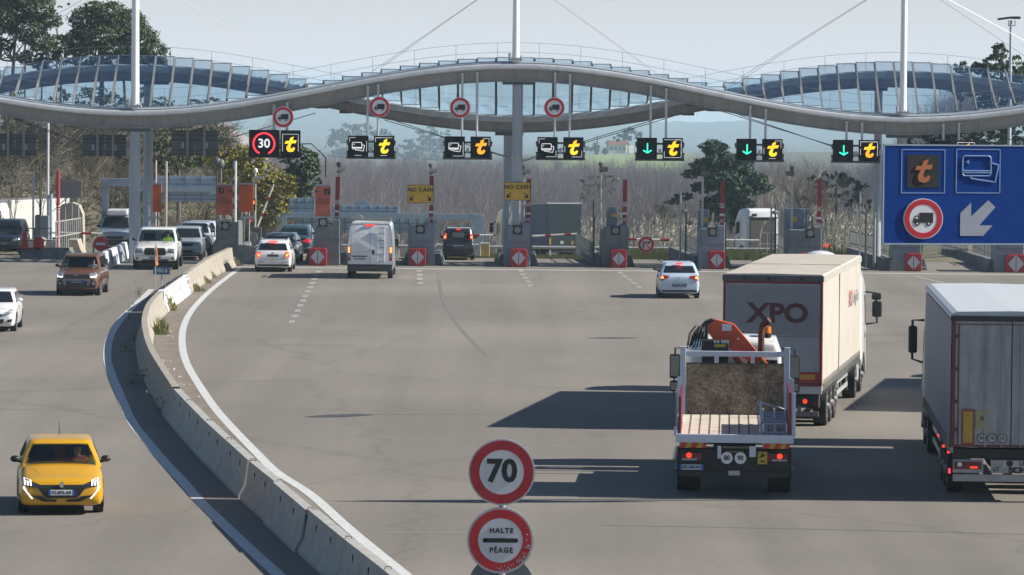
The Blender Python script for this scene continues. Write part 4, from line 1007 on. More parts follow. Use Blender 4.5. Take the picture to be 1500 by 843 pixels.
# orange signs
ORNG = mat('orange_panel', (.55, .10, .02), .5, var=.04); ORNGD = mat('orange_panel_dull', (.42, .10, .06), .5, var=.05)
def orange(px0, px1, y0, y1, Y, label, m, txt=None, flip=1):
    c = AT((px0+px1)/2, (y0+y1)/2, Y); k = Y/FPX; w, h = (px1-px0)*k, (y1-y0)*k
    g = empty('orange_sign', tuple(c), label=label, cat='sign', group='orange signs on the left islands')
    b = MB(); b.bb(-w/2, w/2, 0, .06, -h/2, h/2); b.build('panel', m, g, bevel=.015)
    b = MB(); b.bb(-w/2-.02, w/2+.02, -.01, .07, h/2, h/2+.09); b.build('top_rail', mat('pale_box', (.3, .31, .33)), g)
    if txt:
        b = MB(); s = flip
        b.bb(-s*.05-.15, -s*.05+.15, -.01, -.001, h*.30-.16, h*.30+.16) if False else b.bb(-.17*s-.14 if s > 0 else .06, -.17*s+.14 if s > 0 else .36, -.01, -.001, h*.22, h*.22+.29)
        b.build('pictogram_square', INK, g)
        xx = -.03 if s > 0 else .21
        b = MB(); b.bb(xx-.17 if s > 0 else xx-.05, xx-.11 if s > 0 else xx+.01, -.014, -.011, h*.25, h*.25+.17); b.bb(xx-.17 if s > 0 else xx-.05, xx-.04 if s > 0 else xx+.08, -.014, -.011, h*.25+.12, h*.25+.17); b.build('pictogram', m, g)
        b = MB(); ax = .27 if s > 0 else -.27; z = h*.22+.15
        b.cyl((ax-.14, -.006, z), (ax+.14, -.006, z), .018, None, 4); b.cyl((ax+s*.14, -.006, z), (ax+s*.04, -.006, z+.1), .018, None, 4); b.cyl((ax+s*.14, -.006, z), (ax+s*.04, -.006, z-.1), .018, None, 4); b.build('arrow', INK, g)
        text('Espace', .19, mat('dull_brown_letters', (.10, .035, .03), .6), g, (0, -.006, h*.07)); text('Télépéage', .17, mat('dull_brown_letters', (.1, .03, .03)), g, (0, -.006, -.05*h))
    b = MB()
    for s in (-.28, .22): b.cyl((s*w, .12, -c.z), (s*w, .12, -h*.3), .035, None, 8)
    b.bb(-w*.42, w*.42, .08, .16, -h/2-.35, -h/2-.22); b.build('stand', POST, g)
orange(462, 484, 273, 317.5, P(I1).y+.3, 'orange sign with arrow pointing left and a P square, beside the tall white van', ORNGD, True, -1)
# island between inbound and outbound (head at 335,350)
g, p0, cx, zt = nose(310, 349, 376, 329, 'weathered dark concrete island head between inbound and outbound lanes, under an orange sign with arrow', BOOTHD, 329, None, lampy=331, depth=3.0)
orange(317, 341.5, 272, 315, p0.y+.4, 'orange sign with arrow to the right and a P square, behind the striped post', ORNGD, True, 1)
orange(350, 371, 271, 311, p0.y+2.5, 'plain bright orange sign right of the striped post', ORNG)
orange(221, 236.5, 271, 311, p0.y+4, 'plain bright orange sign just right of the left column', ORNG)
q = Vector((p0.x, p0.y-.1, 0))
g, z = pole(343, q, 236, .09, 'upright blue-white boom with dark red marks between the orange signs', m=mat('boom_pale_blue', (.45, .50, .58), .5), dy=.3, cat='barrier', name='barrier_boom')
b = MB()
for t in (.9, 1.7, 2.4, 3.0, 3.6, 4.1): b.bb(-.1, -.02, -.1, .1, t, t+.28)
b.build('red_marks', BOOMRED, g)
g, z = pole(372.5, q, 250, .06, 'pale pole with a white dome lamp and a red signal right of the orange signs', 'signal_pole', dy=3, cat='traffic light')
b = MB(); b.ell((.02, 0, z), (.11, .11, .14)); b.build('dome_lamp', mat('dome_white', (.8, .82, .85), .3), g)
b = MB(); b.bb(-.02, .45, -.1, .1, z-.42, z-.28); b.build('camera', mat('camera_pale', (.42, .42, .39)), g)
zz = hgt(299, Vector((q.x, q.y+3, 0)))
b = MB(); b.bb(-.24, .04, -.22, -.05, zz-.32, zz+.30); b.build('signal_head', BLACK, g, bevel=.03)
b = MB(); b.disc(-.1, zz+.1, .1, -.24, -.22, 16); b.build('red_lamp', mat('signal_red', (.6, .05, .02), .3, emit=(1.0, .10, .02), es=2.0), g)
zz = hgt(324, Vector((q.x, q.y+3, 0)))
b = MB(); b.bb(-.34, -.1, -.22, -.05, zz-.22, zz+.20); b.build('signal_head', BLACK, g, bevel=.03)
b = MB(); b.disc(-.22, zz+.04, .07, -.24, -.22, 16); b.build('red_lamp', mat('signal_red_dim', (.5, .03, .03), .3, emit=(1.0, .03, .03), es=.6), g)
# slanting open boom
a, c = AT(377, 332, 221), AT(401, 270, 221); g = empty('lane_boom', tuple(a), label='slanting half-open boom above the white estate car', cat='barrier', group='lowered booms across the lanes'); d = c-a
b = MB(); b.cyl((0, 0, 0), d, .055, .04, 8); b.build('arm', mat('boom_pale', (.58, .58, .55)), g); b = MB(); b.cyl(d*.24, d*.32, .06, None, 8); b.cyl(d*.6, d*.7, .055, None, 8); b.build('red_bands', BOOMRED, g)
b = MB(); b.bb(-.2, .2, -.2, .2, -a.z, -.05); b.build('drive_box', POSTD, g)
for px, top, r, tx in ((317, 238, .07, 'dark camera post left of the first orange sign with arrow'), (322, 240, .06, 'second dark camera post behind the first orange sign with arrow'), (356, 312, .05, 'short dark post below the plain bright orange sign')):
    g, z = pole(px, q, top, r, tx, m=POSTD, dy=4, group='dark posts of the left islands'); b = MB(); b.ell((0, 0, z), (.2, .2, .25)); b.build('camera', POSTD, g)
panel_railing('railing', G(349, 389)+Vector((.3, 6, 0)), G(377, 384), 1.4, 'pale railing left of the white estate car', 'metal railings on the islands', .3)
o = sweep([G(352, 383).xy, G(362, 384).xy, G(372, 386).xy], JP, 'barrier_block', CONC); tag(o, 'short piece of concrete barrier left of the white estate car', 'barrier')
g, z = pole(227, Vector((q.x, q.y+2, 0)), 236, .05, 'thin red and white upright boom beside the left plain orange sign', m=mat('boom_pale_pink', (.5, .42, .40), .5), dy=3, cat='barrier', name='barrier_boom')
b = MB()
for t in (2.2, 3.0, 3.8, 4.6): b.bb(-.1, .0, -.08, .08, t, t+.3)
b.build('red_marks', BOOMRED, g)
g, z = pole(242, Vector((q.x, q.y+2, 0)), 237, .07, 'thin pale upright post right of the left plain orange sign', m=mat('post_bone', (.38, .34, .31), .6), dy=3.2)

# ------------------------------------------------------------------ left (inbound) side
LY = 216.0
def wp(px, Y, z=0.0): return Vector(((px-750)*Y/FPX, Y, z))
# island with curved concrete end, railing and board
o = sweep([wp(30, 217).xy, wp(60, 217).xy, wp(88, 216.4).xy, wp(97, 217.5).xy], [(-.5, 0), (-.4, .55), (.3, .55), (.5, 0)], 'kerb_wall', DARKCONC); tag(o, 'low dark island kerb beside the black car at the left edge', 'kerb', 'low dark kerb walls of the islands')
g = empty('concrete_shield', tuple(wp(104, 224)), label='pale rounded concrete shield behind the railing at the left', cat='barrier')
b = MB(); b.prism([(-.75, 0), (.6, 0), (.55, 2.0), (.35, 2.45), (0, 2.6), (-.5, 2.5), (-.75, 2.2)], 0, 1.2); b.build('shell', mat('pale_concrete', (.36, .33, .28), .9, var=.15, bump=.3, dirt=.3), g)
b = MB(); b.prism([(-.1, 0), (.95, 0), (.75, .35), (.6, .8), (.1, .8)], -3.2, -1.2); b.build('foot', mat('pale_concrete', (.36, .33, .28)), g)
b = MB(); b.prism([(-1.5, 0), (-.9, 0), (-.75, .9), (-.95, 1.0)], -6, -5); b.prism([(-1.6, 0), (-.6, 0), (-.8, .35), (-1.4, .3)], -6.6, -6.05); b.build('broken_foot', mat('pale_concrete', (.36, .33, .28)), g)
panel_railing('railing', wp(81, 217.5, .3), wp(117, 224, .3), 1.5, 'pale slanting railing in front of the rounded concrete shield at the left', 'metal railings on the islands', .35)
panel_railing('railing', wp(25, 216.5, .3), wp(74, 217, .3), 1.2, 'low railing beside the black car at the left edge', 'metal railings on the islands', .8, POSTD)
c = AT(102, 277.5, 223); g = empty('blank_board', tuple(c), label='blank grey board on thin posts above the rounded concrete shield', cat='sign')
b = MB(); b.bb(-.6, .6, 0, .08, -.41, .41); b.build('panel', mat('board_back', (.20, .185, .20), .6, .2), g)
b = MB()
for s in (-.55, -.22, .12, .45): b.cyl((s, .1, -c.z+1.2), (s, .1, -.35 if s > -.5 else -.35), .03, None, 6)
b.build('posts', POST, g)
g, z = pole(84, Vector((0, 218, 0)), 256, .09, 'thick dark red upright boom left of the blank grey board', m=mat('boom_red_dull', (.30, .03, .04), .5), dy=0, cat='barrier', name='barrier_boom', bot=2.3)
b = MB(); b.cyl((0, 0, 0), (0, 0, 2.3), .09, None, 8); b.build('faded_lower_arm', mat('boom_faded', (.42, .25, .27), .6), g)
b = MB()
for t in (2.3, 2.42, 2.55): b.cyl((0, 0, t), (0, 0, t+.04), .094, None, 8)
b.build('white_bands', SIGNWHITE, g)
for px, top, r, tx, m in ((69, 180, .06, 'tall white lamp post at the left, reaching up behind the canopy', mat('post_bluewhite', (.55, .60, .66), .4)), (47.5, 262, .05, 'thin blue-grey post beside the white lorry at the left', mat('post_blue', (.30, .36, .44), .5)), (58, 246, .06, 'thin dark post in front of the white lorry at the left', POSTD), (73.5, 290, .08, 'short blue-grey post at the end of the white lorry at the left', mat('post_blue', (.30, .36, .44)))):
    pole(px, Vector((0, 222, 0)), top, r, tx, m=m, dy=0, group='thin posts at the inbound lanes')
g = empty('payment_machine', tuple(wp(60, 221)), label='blue-grey machine cabinet in front of the white lorry at the left', cat='payment machine', group='payment machines on the toll islands')
b = MB(); b.bb(-.35, .35, 0, .7, 0, 2.0); b.build('cabinet', BOOTHP, g, bevel=.03); b = MB(); b.bb(-.3, -.05, -.03, 0, 1.0, 2.05); b.build('hatch', POSTD, g)
b = MB(); b.bb(-.6, .8, -.6, 0, .2, .8); b.build('base', CONC2, g)
def cone(px, py, h, label, Y=None):
    c = G(px, py) if Y is None else wp(px, Y, .5); g = empty('traffic_cone', tuple(c), label=label, cat='traffic cone', group='red and white traffic cones')
    b = MB(); b.cyl((0, 0, .03), (0, 0, h), .2, .1, 14); b.box((0, 0, .02), (.5, .5, .05)); b.build('body', mat('cone_red', (.5, .03, .02), .5), g)
    b = MB(); b.cyl((0, 0, h*.35), (0, 0, h*.62), .165, .138, 14); b.build('white_band', SIGNWHITE, g)
cone(35, 0, .85, 'traffic cone on the island right of the black car at the left edge', 216.8); cone(52.5, 0, .55, 'left of the two short cones by the blue-grey machine', 216.8); cone(58, 0, .55, 'right of the two short cones by the blue-grey machine', 216.8)
# portal (blue grey) and no-entry disc
g = empty('height_portal', tuple(wp(168, 228)), label='blue-grey goal-shaped portal left of the left column', cat='portal')
b = MB(); b.bb(-.7, -.38, -.15, .25, 0, 3.75); b.bb(.75, 1.15, -.15, .25, 0, 3.75); b.build('upright', mat('portal_blue', (.25, .31, .39), .5, dirt=.3), g)
b = MB(); b.bb(-.7, 1.2, -.16, .26, 3.35, 3.76); b.build('crossbeam', mat('portal_blue', (.25, .31, .39)), g)
c = AT(147.5, 357.5, 215); g = empty('no_entry_sign', tuple(c), label='round red no-entry sign low beside the white striped barriers', cat='road sign')
b = MB(); b.disc(0, 0, .36, 0, .03, 32); b.build('disc', SIGNRED, g); b = MB(); b.bb(-.23, .23, -.01, -.001, -.06, .06); b.build('white_bar', SIGNWHITE, g); b = MB(); b.cyl((0, .06, -c.z), (0, .06, .3), .03, None, 8); b.build('post', POST, g)
# row of white water-filled barriers
wpts = [(151, 395), (158, 391), (165.5, 387.5), (172, 384), (177.5, 381), (183, 378)]
for i in range(len(wpts)-1):
    a, c = G(*wpts[i]), G(*wpts[i+1]); d = (c-a); ang = math.atan2(d.y, d.x); m_ = (a+c)/2
    b = MB(); L_ = d.length*.94; b.prism([(-.25, 0), (.25, 0), (.2, .25), (.1, .8), (-.1, .8), (-.2, .25)], -L_/2, L_/2)
    o = b.build('plastic_barrier', mat('barrier_white', (.66, .69, .73), .5, dirt=.3), loc=(m_.x, m_.y, 0), rz=ang-PI/2, bevel=.02)
    tag(o, 'white plastic lane barrier, ' + ['nearest of the row behind the bronze car', 'second of the row behind the bronze car', 'third of the row, left of the white pickup', 'fourth of the row, left of the white pickup', 'farthest of the row, at the no-entry sign'][i], 'barrier', 'white plastic barriers in a row')
    b = MB(); b.bb(-.22, .22, -L_/2-.012, -L_/2-.001, .1, .5); b.build('dark_joint', mat('joint_blue', (.12, .17, .25), .6), o)
# kilometre plate and flag marker on the white median element
c = G(229, 427, .0); g = empty('kilometre_plate', (c.x, c.y+.2, 0), label='small blue plate with kilometre number 183.6 at the median', cat='sign')
b = MB(); b.bb(-.15, .55, 0, .03, .70, 1.02); b.build('plate', mat('plate_blue_grey', (.06, .13, .24), .5), g)
text('183.6', .22, SIGNWHITE, g, (.2, -.006, .86), bold=.003); b = MB(); b.cyl((.2, .05, 0), (.2, .05, .8), .03, None, 6); b.build('post', POST, g)
c = G(227.5, 427); g = empty('flag_marker', (c.x, c.y, 0), label='thin median marker with a folded orange flag in front of the white pickup', cat='marker')
b = MB(); b.cyl((0, 0, 0), (0, 0, 2.05), .022, .014, 6); b.build('rod', POST, g)
b = MB(); b.add([(-.02, 0, 1.95), (.06, .02, 1.9), (.09, .05, 1.5), (.13, .03, 1.15), (.05, -.03, 1.05), (-.01, 0, 1.3)], [(0, 1, 2, 3, 4, 5)]); b.add([(-.03, .04, 1.9), (.04, -.04, 1.7), (.08, .06, 1.2), (.0, .05, 1.0)], [(0, 1, 2, 3)]); b.build('flag', mat('flag_orange', (.70, .27, .09), .7, var=.3, scale=6), g, fixn=False)

# ------------------------------------------------------------------ big sign structures behind the plaza
PB = mat('pale_blue_steel', (.30, .38, .48), .6, var=.05); PB2 = mat('pale_blue_panel', (.34, .42, .52), .6, var=.06)
def signback(px0, px1, rows, Y, label, beam, legs, ribs):
    x0, x1 = (px0-750)*Y/FPX, (px1-750)*Y/FPX; g = empty('overhead_sign_back', (x0, Y, 0), label=label, cat='sign gantry', group='pale backs of the sign gantries behind the plaza')
    base = min(hz(x0, Y), hz(x1, Y))
    def Z(py): return AT((px0+px1)/2, py, Y).z
    for (a, c, y0, y1) in rows:
        xa, xc = (a-750)*Y/FPX-x0, (c-750)*Y/FPX-x0
        b = MB(); b.bb(xa, xc, 0, .15, Z(y1), Z(y0)); b.build('panel', PB2, g)
        b = MB(); n = max(1, round((c-a)/ribs))
        for i in range(n+1): q = lerp(xa+.04, xc-.04, i/n); b.bb(q-.035, q+.035, -.08, -.003, Z(y1), Z(y0))
        for t in (.3, .7): zz = lerp(Z(y1), Z(y0), t); b.bb(xa, xc, -.05, -.005, zz-.03, zz+.03)
        b.build('rib', mat('rib_blue', (.17, .23, .32), .6), g)
    b = MB(); b.bb((beam[0]-750)*Y/FPX-x0, (beam[1]-750)*Y/FPX-x0, -.3, -.085, Z(beam[3]), Z(beam[2])); b.build('beam', PB, g)
    b = MB()
    for l in legs: q = (l-750)*Y/FPX-x0; b.bb(q-.3, q+.3, -.35, .2, base-1, Z(beam[2])-.05)
    b.build('leg', PB, g)
signback(225, 318, [(200, 318, 258, 276), (200, 318, 282, 296)], 255, 'pale blue-grey back of an overhead sign between left column and orange signs', (198, 322, 275, 281), (197,), 25)
signback(410, 640, [(422, 460, 291, 313), (485, 582, 301, 314), (430, 470, 318, 345), (490, 640, 320, 342)], 262, 'long pale blue sign gantry back behind the tall white van', (408, 705, 312, 320), (412, 700), 14)
g = empty('gantry_gable', tuple(AT(530, 315, 262.5)), label='pale blue gable-shaped panel on top of the long sign gantry, above the van', cat='sign'); b = MB(); b.prism([(-.75, 0), (.75, 0), (.6, .55), (0, 1.05), (-.6, .55)], 0, .1); b.build('panel', PB2, g)
# low ochre and grey cabinets seen past the lanes
for px0, px1, y0, y1, tx, m in ((704, 717, 356, 375.5, 'low ochre cabinet beyond the lane right of the small dark car', mat('ochre', (.55, .40, .16), .6)), (696, 704, 358, 375, 'low pale cabinet beyond the lane right of the small dark car', mat('pale_cab', (.4, .42, .43), .6)), (640, 650, 358, 374, 'low pale cabinet left of the small dark car', mat('pale_cab', (.4, .42, .43)))):
    c = G(px0, 375.5); k = c.y/FPX; z = hgt(y0, c); g = empty('roadside_cabinet', tuple(c), label=tx, cat='cabinet', group='low cabinets beyond the lanes')
    b = MB(); b.bb(0, (px1-px0)*k, 0, .5, 0, z-.06); b.build('body', m, g, bevel=.02); b = MB(); b.bb(-.02, (px1-px0)*k+.02, -.03, .53, z-.06, z); b.build('lid', mat('cab_lid', (.6, .6, .58), .6), g)
# guard rail far behind
b = MB(); pts = [(x, 232+3*math.sin(x/20), .55) for x in range(-22, 16, 2)]
g = empty('guard_rail', (0, 0, 0), label='low steel guard rail running behind the toll lanes', cat='guard rail')
b.tube([(p[0], p[1], hz(p[0], p[1])+.6) for p in pts], .09, 6); b.build('rail', STEEL, g); b = MB()
for p in pts: b.cyl((p[0], p[1], hz(p[0], p[1])-.2), (p[0], p[1], hz(p[0], p[1])+.6), .05, None, 5)
b.build('posts', STEEL, g)
# high lamp post at the right edge
c = AT(1481, 30, 240); g = empty('lamp_post', (c.x, 240, hz(c.x, 240)), label='tall lamp post with a dark twin head at the right edge', cat='street lamp')
zt = c.z - hz(c.x, 240)
b = MB(); b.cyl((0, 0, 0), (0, 0, zt), .14, .07, 12); b.build('mast', mat('lamp_mast', (.42, .47, .54), .4), g, smooth=True)
b = MB(); b.box((-.35, 0, zt+.1), (.75, .5, .12), m=Matrix.Rotation(R(-8), 3, 'Y')); b.build('lamp_head', BLACK, g, bevel=.03); b = MB(); b.box((.25, 0, zt+.14), (.5, .5, .14)); b.build('lamp_head', BLACK, g, bevel=.03)
b = MB(); b.bb(-.16, .2, -.05, .05, zt-.32, zt-.27); b.bb(-.16, -.12, -.05, .05, zt-.3, zt); b.bb(.2, .24, -.05, .05, zt-.3, zt); b.build('bracket', STEEL, g)
# far house
c = AT(891, 222, 2380); g = empty('farmhouse', (c.x, 2380, c.z-1), rz=R(8), label='long low white house with red tiled roof on the far hillside', cat='house')
b = MB(); b.bb(0, 9.5, 0, 7, 0, 5); b.build('wall', mat('house_wall', (.42, .42, .42), .8), g); b = MB(); b.bb(9.5, 14, -1, 7, 0, 4.4); b.build('annex', mat('house_annex', (.80, .80, .80), .7), g)
b = MB(); b.prism([(-.6, 4.7), (12.4, 4.4), (9.8, 6.9), (0.4, 7.0)], -.8, 8); b.build('roof', mat('red_tiles', (.42, .13, .07), .8, var=.2), g)
b = MB()
for q in (1.2, 3.6, 6.2, 8.2): b.bb(q, q+1, -.05, 0, 1.6, 3.2)
b.build('windows', mat('house_window', (.08, .1, .12), .4), g)
# ================================================================== TREES AND BUSHES
def leafmat(name, c, var=.35):
    m = mat(name, c, .75, var=var, scale=1.6, spec=.2); return m
BARK = mat('dark_bark', (.13, .105, .085), .9, var=.25); BARKG = mat('grey_bark', (.19, .165, .14), .9, var=.25, scale=2)
TWIG = mat('grey_brown_twigs', (.25, .225, .21), .9, var=.2, scale=.25); TWIG2 = mat('haze_paled_twigs', (.30, .275, .275), .9, var=.15, scale=.12)  # second twig tone is paled: distance haze put into the colour
TWIGL = mat('bank_twigs', (.21, .17, .125), .9, var=.45, scale=.5)
def leaf_blob(b, c, r, n, s, rnd, flat=1.0, tuftiness=.35):
    """leaf clumps through an ellipsoid, mostly near its shell"""
    nc = max(3, int(n/14))
    for _ in range(nc):
        while True:
            v = Vector((rnd.uniform(-1, 1), rnd.uniform(-1, 1), rnd.uniform(-1, 1)))
            if .25 < v.length <= 1: break
        v = v.normalized() * v.length**.45
        cc = Vector((c[0]+v.x*r[0], c[1]+v.y*r[1], c[2]+v.z*r[2]))
        cr = tuftiness*min(r[0], r[2])*rnd.uniform(.5, 1.2)
        for _ in range(14):
            p = cc + Vector((rnd.gauss(0, cr*.6), rnd.gauss(0, cr*.6), rnd.gauss(0, cr*.45*flat)))
            q = Vector((rnd.uniform(-1, 1), rnd.uniform(-1, 1), rnd.uniform(-.3, 1))).normalized(); u = q.orthogonal().normalized(); w = q.cross(u)
            a = rnd.uniform(0, 2*PI); u, w = u*math.cos(a)+w*math.sin(a), w*math.cos(a)-u*math.sin(a); z = s*rnd.uniform(.5, 1.3)
            b.add([p-u*z, p-w*z*.45, p+u*z, p+w*z*.45], [(0, 1, 2, 3)])
def limbs(b, base, targets, r0, rnd, bend=.2):
    for t in targets:
        a = Vector(base); t = Vector(t); pts = [a]
        for k in range(1, 5):
            f = k/5; q = a.lerp(t, f); q.z += -bend*math.sin(PI*f)*(t-a).length*.25 + rnd.gauss(0, .05)*(t-a).length*.3; q.x += rnd.gauss(0, .04)*(t-a).length; pts.append(q)
        pts.append(t)
        for i in range(5): b.cyl(pts[i], pts[i+1], r0*(1-i/5.5), r0*(1-(i+1)/5.5), 5, cap=False)
def evergreen(name, label, pxs, Y, blobs, base_py, trunks, cm, n=900, leaf=.22, group=None, cat='tree', barkm=None, r0=.22, seed=1, dens=1.0, flat=.6, depthk=.8):
    """blobs: (px, py, rx_px, rz_px) in the photograph at distance Y"""
    rnd = random.Random(seed); k = Y/FPX
    c = AT(pxs, base_py, Y); g = empty(name, (c.x, Y, c.z), label=label, cat=cat, group=group)
    b = MB(); T = []
    for (x, y, rx, rz) in blobs:
        p = AT(x, y, Y); q = (p.x-c.x, rnd.uniform(-.5, .5)*rx*k*depthk, p.z-c.z); T.append(q)
        leaf_blob(b, q, (rx*k, rx*k*depthk, rz*k), int(n*dens*(rx*rz)/900.0)+40, leaf, rnd, flat)
    b.build('crown', cm, g, fixn=False)
    tb = MB()
    for (x0, y0, x1, y1, r) in trunks:
        a, e = AT(x0, y0, Y), AT(x1, y1, Y); tb.cyl((a.x-c.x, 0, min(a.z-c.z-1.0, hz(a.x, Y)-c.z-.3)), (e.x-c.x, 0, e.z-c.z), r, r*.5, 8)
        near = sorted(T, key=lambda q: abs(q[0]-(e.x-c.x)) + abs(q[2]-(e.z-c.z)))[:7]
        limbs(tb, (lerp(a.x, e.x, .75)-c.x, 0, lerp(a.z, e.z, .75)-c.z), near, r*.45, rnd)
    tb.build('trunk', barkm or BARK, g); return g
PINEG = leafmat('pine_needles', (.082, .112, .055)); PINED = leafmat('dark_pine_needles', (.055, .085, .055)); PINEB = leafmat('blue_pine_needles', (.065, .10, .068))
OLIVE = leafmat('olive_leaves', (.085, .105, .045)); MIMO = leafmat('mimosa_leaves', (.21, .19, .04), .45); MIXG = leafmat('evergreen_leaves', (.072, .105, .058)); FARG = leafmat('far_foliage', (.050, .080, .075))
# group of umbrella pines, upper left
evergreen('pine_tree', 'tall pine at the left edge with forked bare trunk and dark crown', 12, 340, [(8,22,30,26),(40,40,28,20),(-20,30,30,30),(25,-8,40,22),(62,62,24,14),(60,12,20,18),(5,66,16,9),(-30,70,24,14),(74,30,14,14)], 185, [(12,180,22,60,.20),(12,110,-4,80,.14),(36,180,37,60,.10)], PINEG, 3600, .14, group='tall pines beyond the plaza at the left', seed=3, r0=.2)
evergreen('pine_tree', 'broad tall pine behind the left mast with rounded crown', 150, 345, [(130,30,28,20),(160,22,30,18),(185,35,26,22),(150,52,38,20),(205,58,26,20),(225,75,20,16),(120,60,24,18),(175,70,30,16),(140,10,20,8),(236,92,10,10),(196,84,26,12)], 185, [(148,180,150,60,.24),(188,180,178,70,.14)], PINEG, 3600, .14, group='tall pines beyond the plaza at the left', seed=5)
evergreen('pine_tree', 'lower pine filling the gap between the two tall ones at the left', 85, 350, [(85,66,26,14),(175,92,55,14),(225,90,22,12),(45,84,20,12),(70,82,22,12),(100,84,24,12),(110,72,18,12),(62,95,14,8),(130,86,20,10)], 185, [(60,180,62,80,.09),(88,180,90,80,.12)], PINED, 1400, .18, group='tall pines beyond the plaza at the left', seed=8)
evergreen('bare_pine', 'sparse leafless tree top between the tall pines at the upper left', 85, 360, [(80,6,22,8)], 185, [(82,180,84,20,.1)], PINEG, 160, .14, seed=9)
for i_, (px_, bl_, lab_) in enumerate([(150, [(130,150,22,20),(150,138,18,14),(165,160,22,20),(120,170,24,14)], 'bushy evergreen seen through the glass left of the left mast'), (225, [(212,150,16,22),(236,160,22,16),(222,172,26,14)], 'evergreen seen through the glass right of the left mast'), (300, [(288,160,18,14),(312,154,14,10),(300,176,28,12),(335,165,14,8)], 'olive-green tree seen through the right half of the left glass wing'), (30, [(20,150,26,16),(60,160,24,14),(88,150,14,20)], 'evergreen seen through the left end of the left glass wing')]):
    evergreen('evergreen_oak', lab_, px_, 362, bl_, 195, [(px_, 200, px_, 165, .12)], OLIVE if i_ == 2 else PINEG, 900, .17, group='low evergreens behind the left glass wing', seed=90+i_)
# mimosa and evergreens, left of centre
evergreen('mimosa_bush', 'large yellowish mimosa bush right of the orange signs', 385, 262, [(385,262,30,22),(370,240,20,16),(405,285,26,22),(400,315,22,18),(372,285,24,20),(352,250,22,20),(420,270,12,18),(360,225,16,12)], 345, [(385,345,385,280,.14),(405,345,408,300,.12)], MIMO, 1500, .13, cat='bush', seed=11)
evergreen('mimosa_bush', 'smaller yellow-green mimosa bush behind the striped post', 325, 268, [(330,240,20,16),(345,225,16,14),(310,225,20,14),(336,262,12,12)], 330, [(330,330,330,240,.12)], MIMO, 1300, .13, cat='bush', seed=12)
evergreen('evergreen_oak', 'dark green tree right of the mimosa, behind the lane sign with the 30', 440, 272, [(440,235,24,20),(452,262,18,16),(430,260,16,20),(455,240,14,20),(420,222,18,12),(445,292,22,22),(428,305,18,16),(395,212,16,12),(464,255,6,12)], 345, [(440,345,442,260,.18)], MIXG, 1500, .15, seed=13)
evergreen('evergreen_oak', 'olive green tree behind the taller dark sign back at the left', 265, 285, [(255,205,34,18),(285,225,30,20),(230,225,26,18),(300,200,24,14),(248,245,24,14)], 300, [(262,300,262,220,.18)], OLIVE, 900, .15, seed=14)
# conifers behind the left half of the canopy
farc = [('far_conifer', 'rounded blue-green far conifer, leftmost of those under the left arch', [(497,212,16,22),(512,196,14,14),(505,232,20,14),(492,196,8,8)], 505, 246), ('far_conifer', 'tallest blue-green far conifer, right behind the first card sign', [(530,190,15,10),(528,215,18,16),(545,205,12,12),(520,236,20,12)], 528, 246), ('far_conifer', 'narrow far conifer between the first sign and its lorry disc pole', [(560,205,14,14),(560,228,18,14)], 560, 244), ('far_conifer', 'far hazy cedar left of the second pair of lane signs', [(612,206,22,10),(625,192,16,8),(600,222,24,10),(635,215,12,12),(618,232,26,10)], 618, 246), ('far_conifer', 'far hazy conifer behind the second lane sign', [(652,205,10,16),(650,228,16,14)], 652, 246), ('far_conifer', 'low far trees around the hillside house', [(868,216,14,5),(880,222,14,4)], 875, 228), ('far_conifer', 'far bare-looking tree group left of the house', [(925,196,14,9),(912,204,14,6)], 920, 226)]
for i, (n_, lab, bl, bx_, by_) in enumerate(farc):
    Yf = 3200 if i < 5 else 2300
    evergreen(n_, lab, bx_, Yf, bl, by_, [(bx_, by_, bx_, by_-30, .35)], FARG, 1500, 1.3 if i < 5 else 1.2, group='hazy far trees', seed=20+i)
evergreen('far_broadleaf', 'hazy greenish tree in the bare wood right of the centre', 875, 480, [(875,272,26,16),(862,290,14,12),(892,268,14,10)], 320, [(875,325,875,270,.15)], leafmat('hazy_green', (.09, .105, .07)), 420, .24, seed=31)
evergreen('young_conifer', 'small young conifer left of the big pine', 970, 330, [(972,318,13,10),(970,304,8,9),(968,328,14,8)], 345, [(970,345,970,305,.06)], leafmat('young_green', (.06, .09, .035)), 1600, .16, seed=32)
# big pine right of centre
evergreen('pine_tree', 'big dark spreading pine behind the thin camera pole, right of centre', 1062, 335, [(1045,216,20,10),(1055,235,26,13),(1030,244,20,10),(1012,256,13,6),(1080,245,26,12),(1102,262,22,10),(1060,262,30,13),(1118,276,16,8),(1030,275,18,8),(1003,288,14,5),(1080,282,26,13),(1050,300,22,14),(1092,302,16,9),(1066,318,22,14),(986,296,8,4),(1040,328,18,14)], 365, [(1064,365,1060,235,.20),(1082,350,1100,285,.10)], PINEB, 5600, .15, seed=41, flat=.6)
# right side evergreens
evergreen('pine_tree', 'tall dark conifer at the right edge beside the lamp post', 1440, 300, [(1466,76,12,12),(1460,92,20,14),(1490,98,14,16),(1470,115,30,16),(1444,104,16,8),(1500,120,22,20),(1430,100,10,8),(1470,150,40,24)], 230, [(1468,230,1468,80,.18)], MIXG, 1300, .18, group='dark conifers at the right edge', seed=51)
evergreen('pine_tree', 'small conifer top showing above the glass, left of the tall one at the right edge', 1408, 310, [(1408,96,7,8),(1408,110,14,12),(1410,130,20,16)], 230, [(1408,230,1408,95,.1)], MIXG, 1300, .17, group='dark conifers at the right edge', seed=52)
evergreen('cypress_hedge', 'wide dark evergreen hedge visible between canopy and big blue sign', 1420, 295, [(1350,205,24,14),(1380,200,26,18),(1415,195,30,22),(1455,195,30,22),(1495,195,30,24),(1530,190,30,24)], 260, [(1420,270,1420,200,.2)], PINED, 1100, .18, cat='hedge', seed=53)
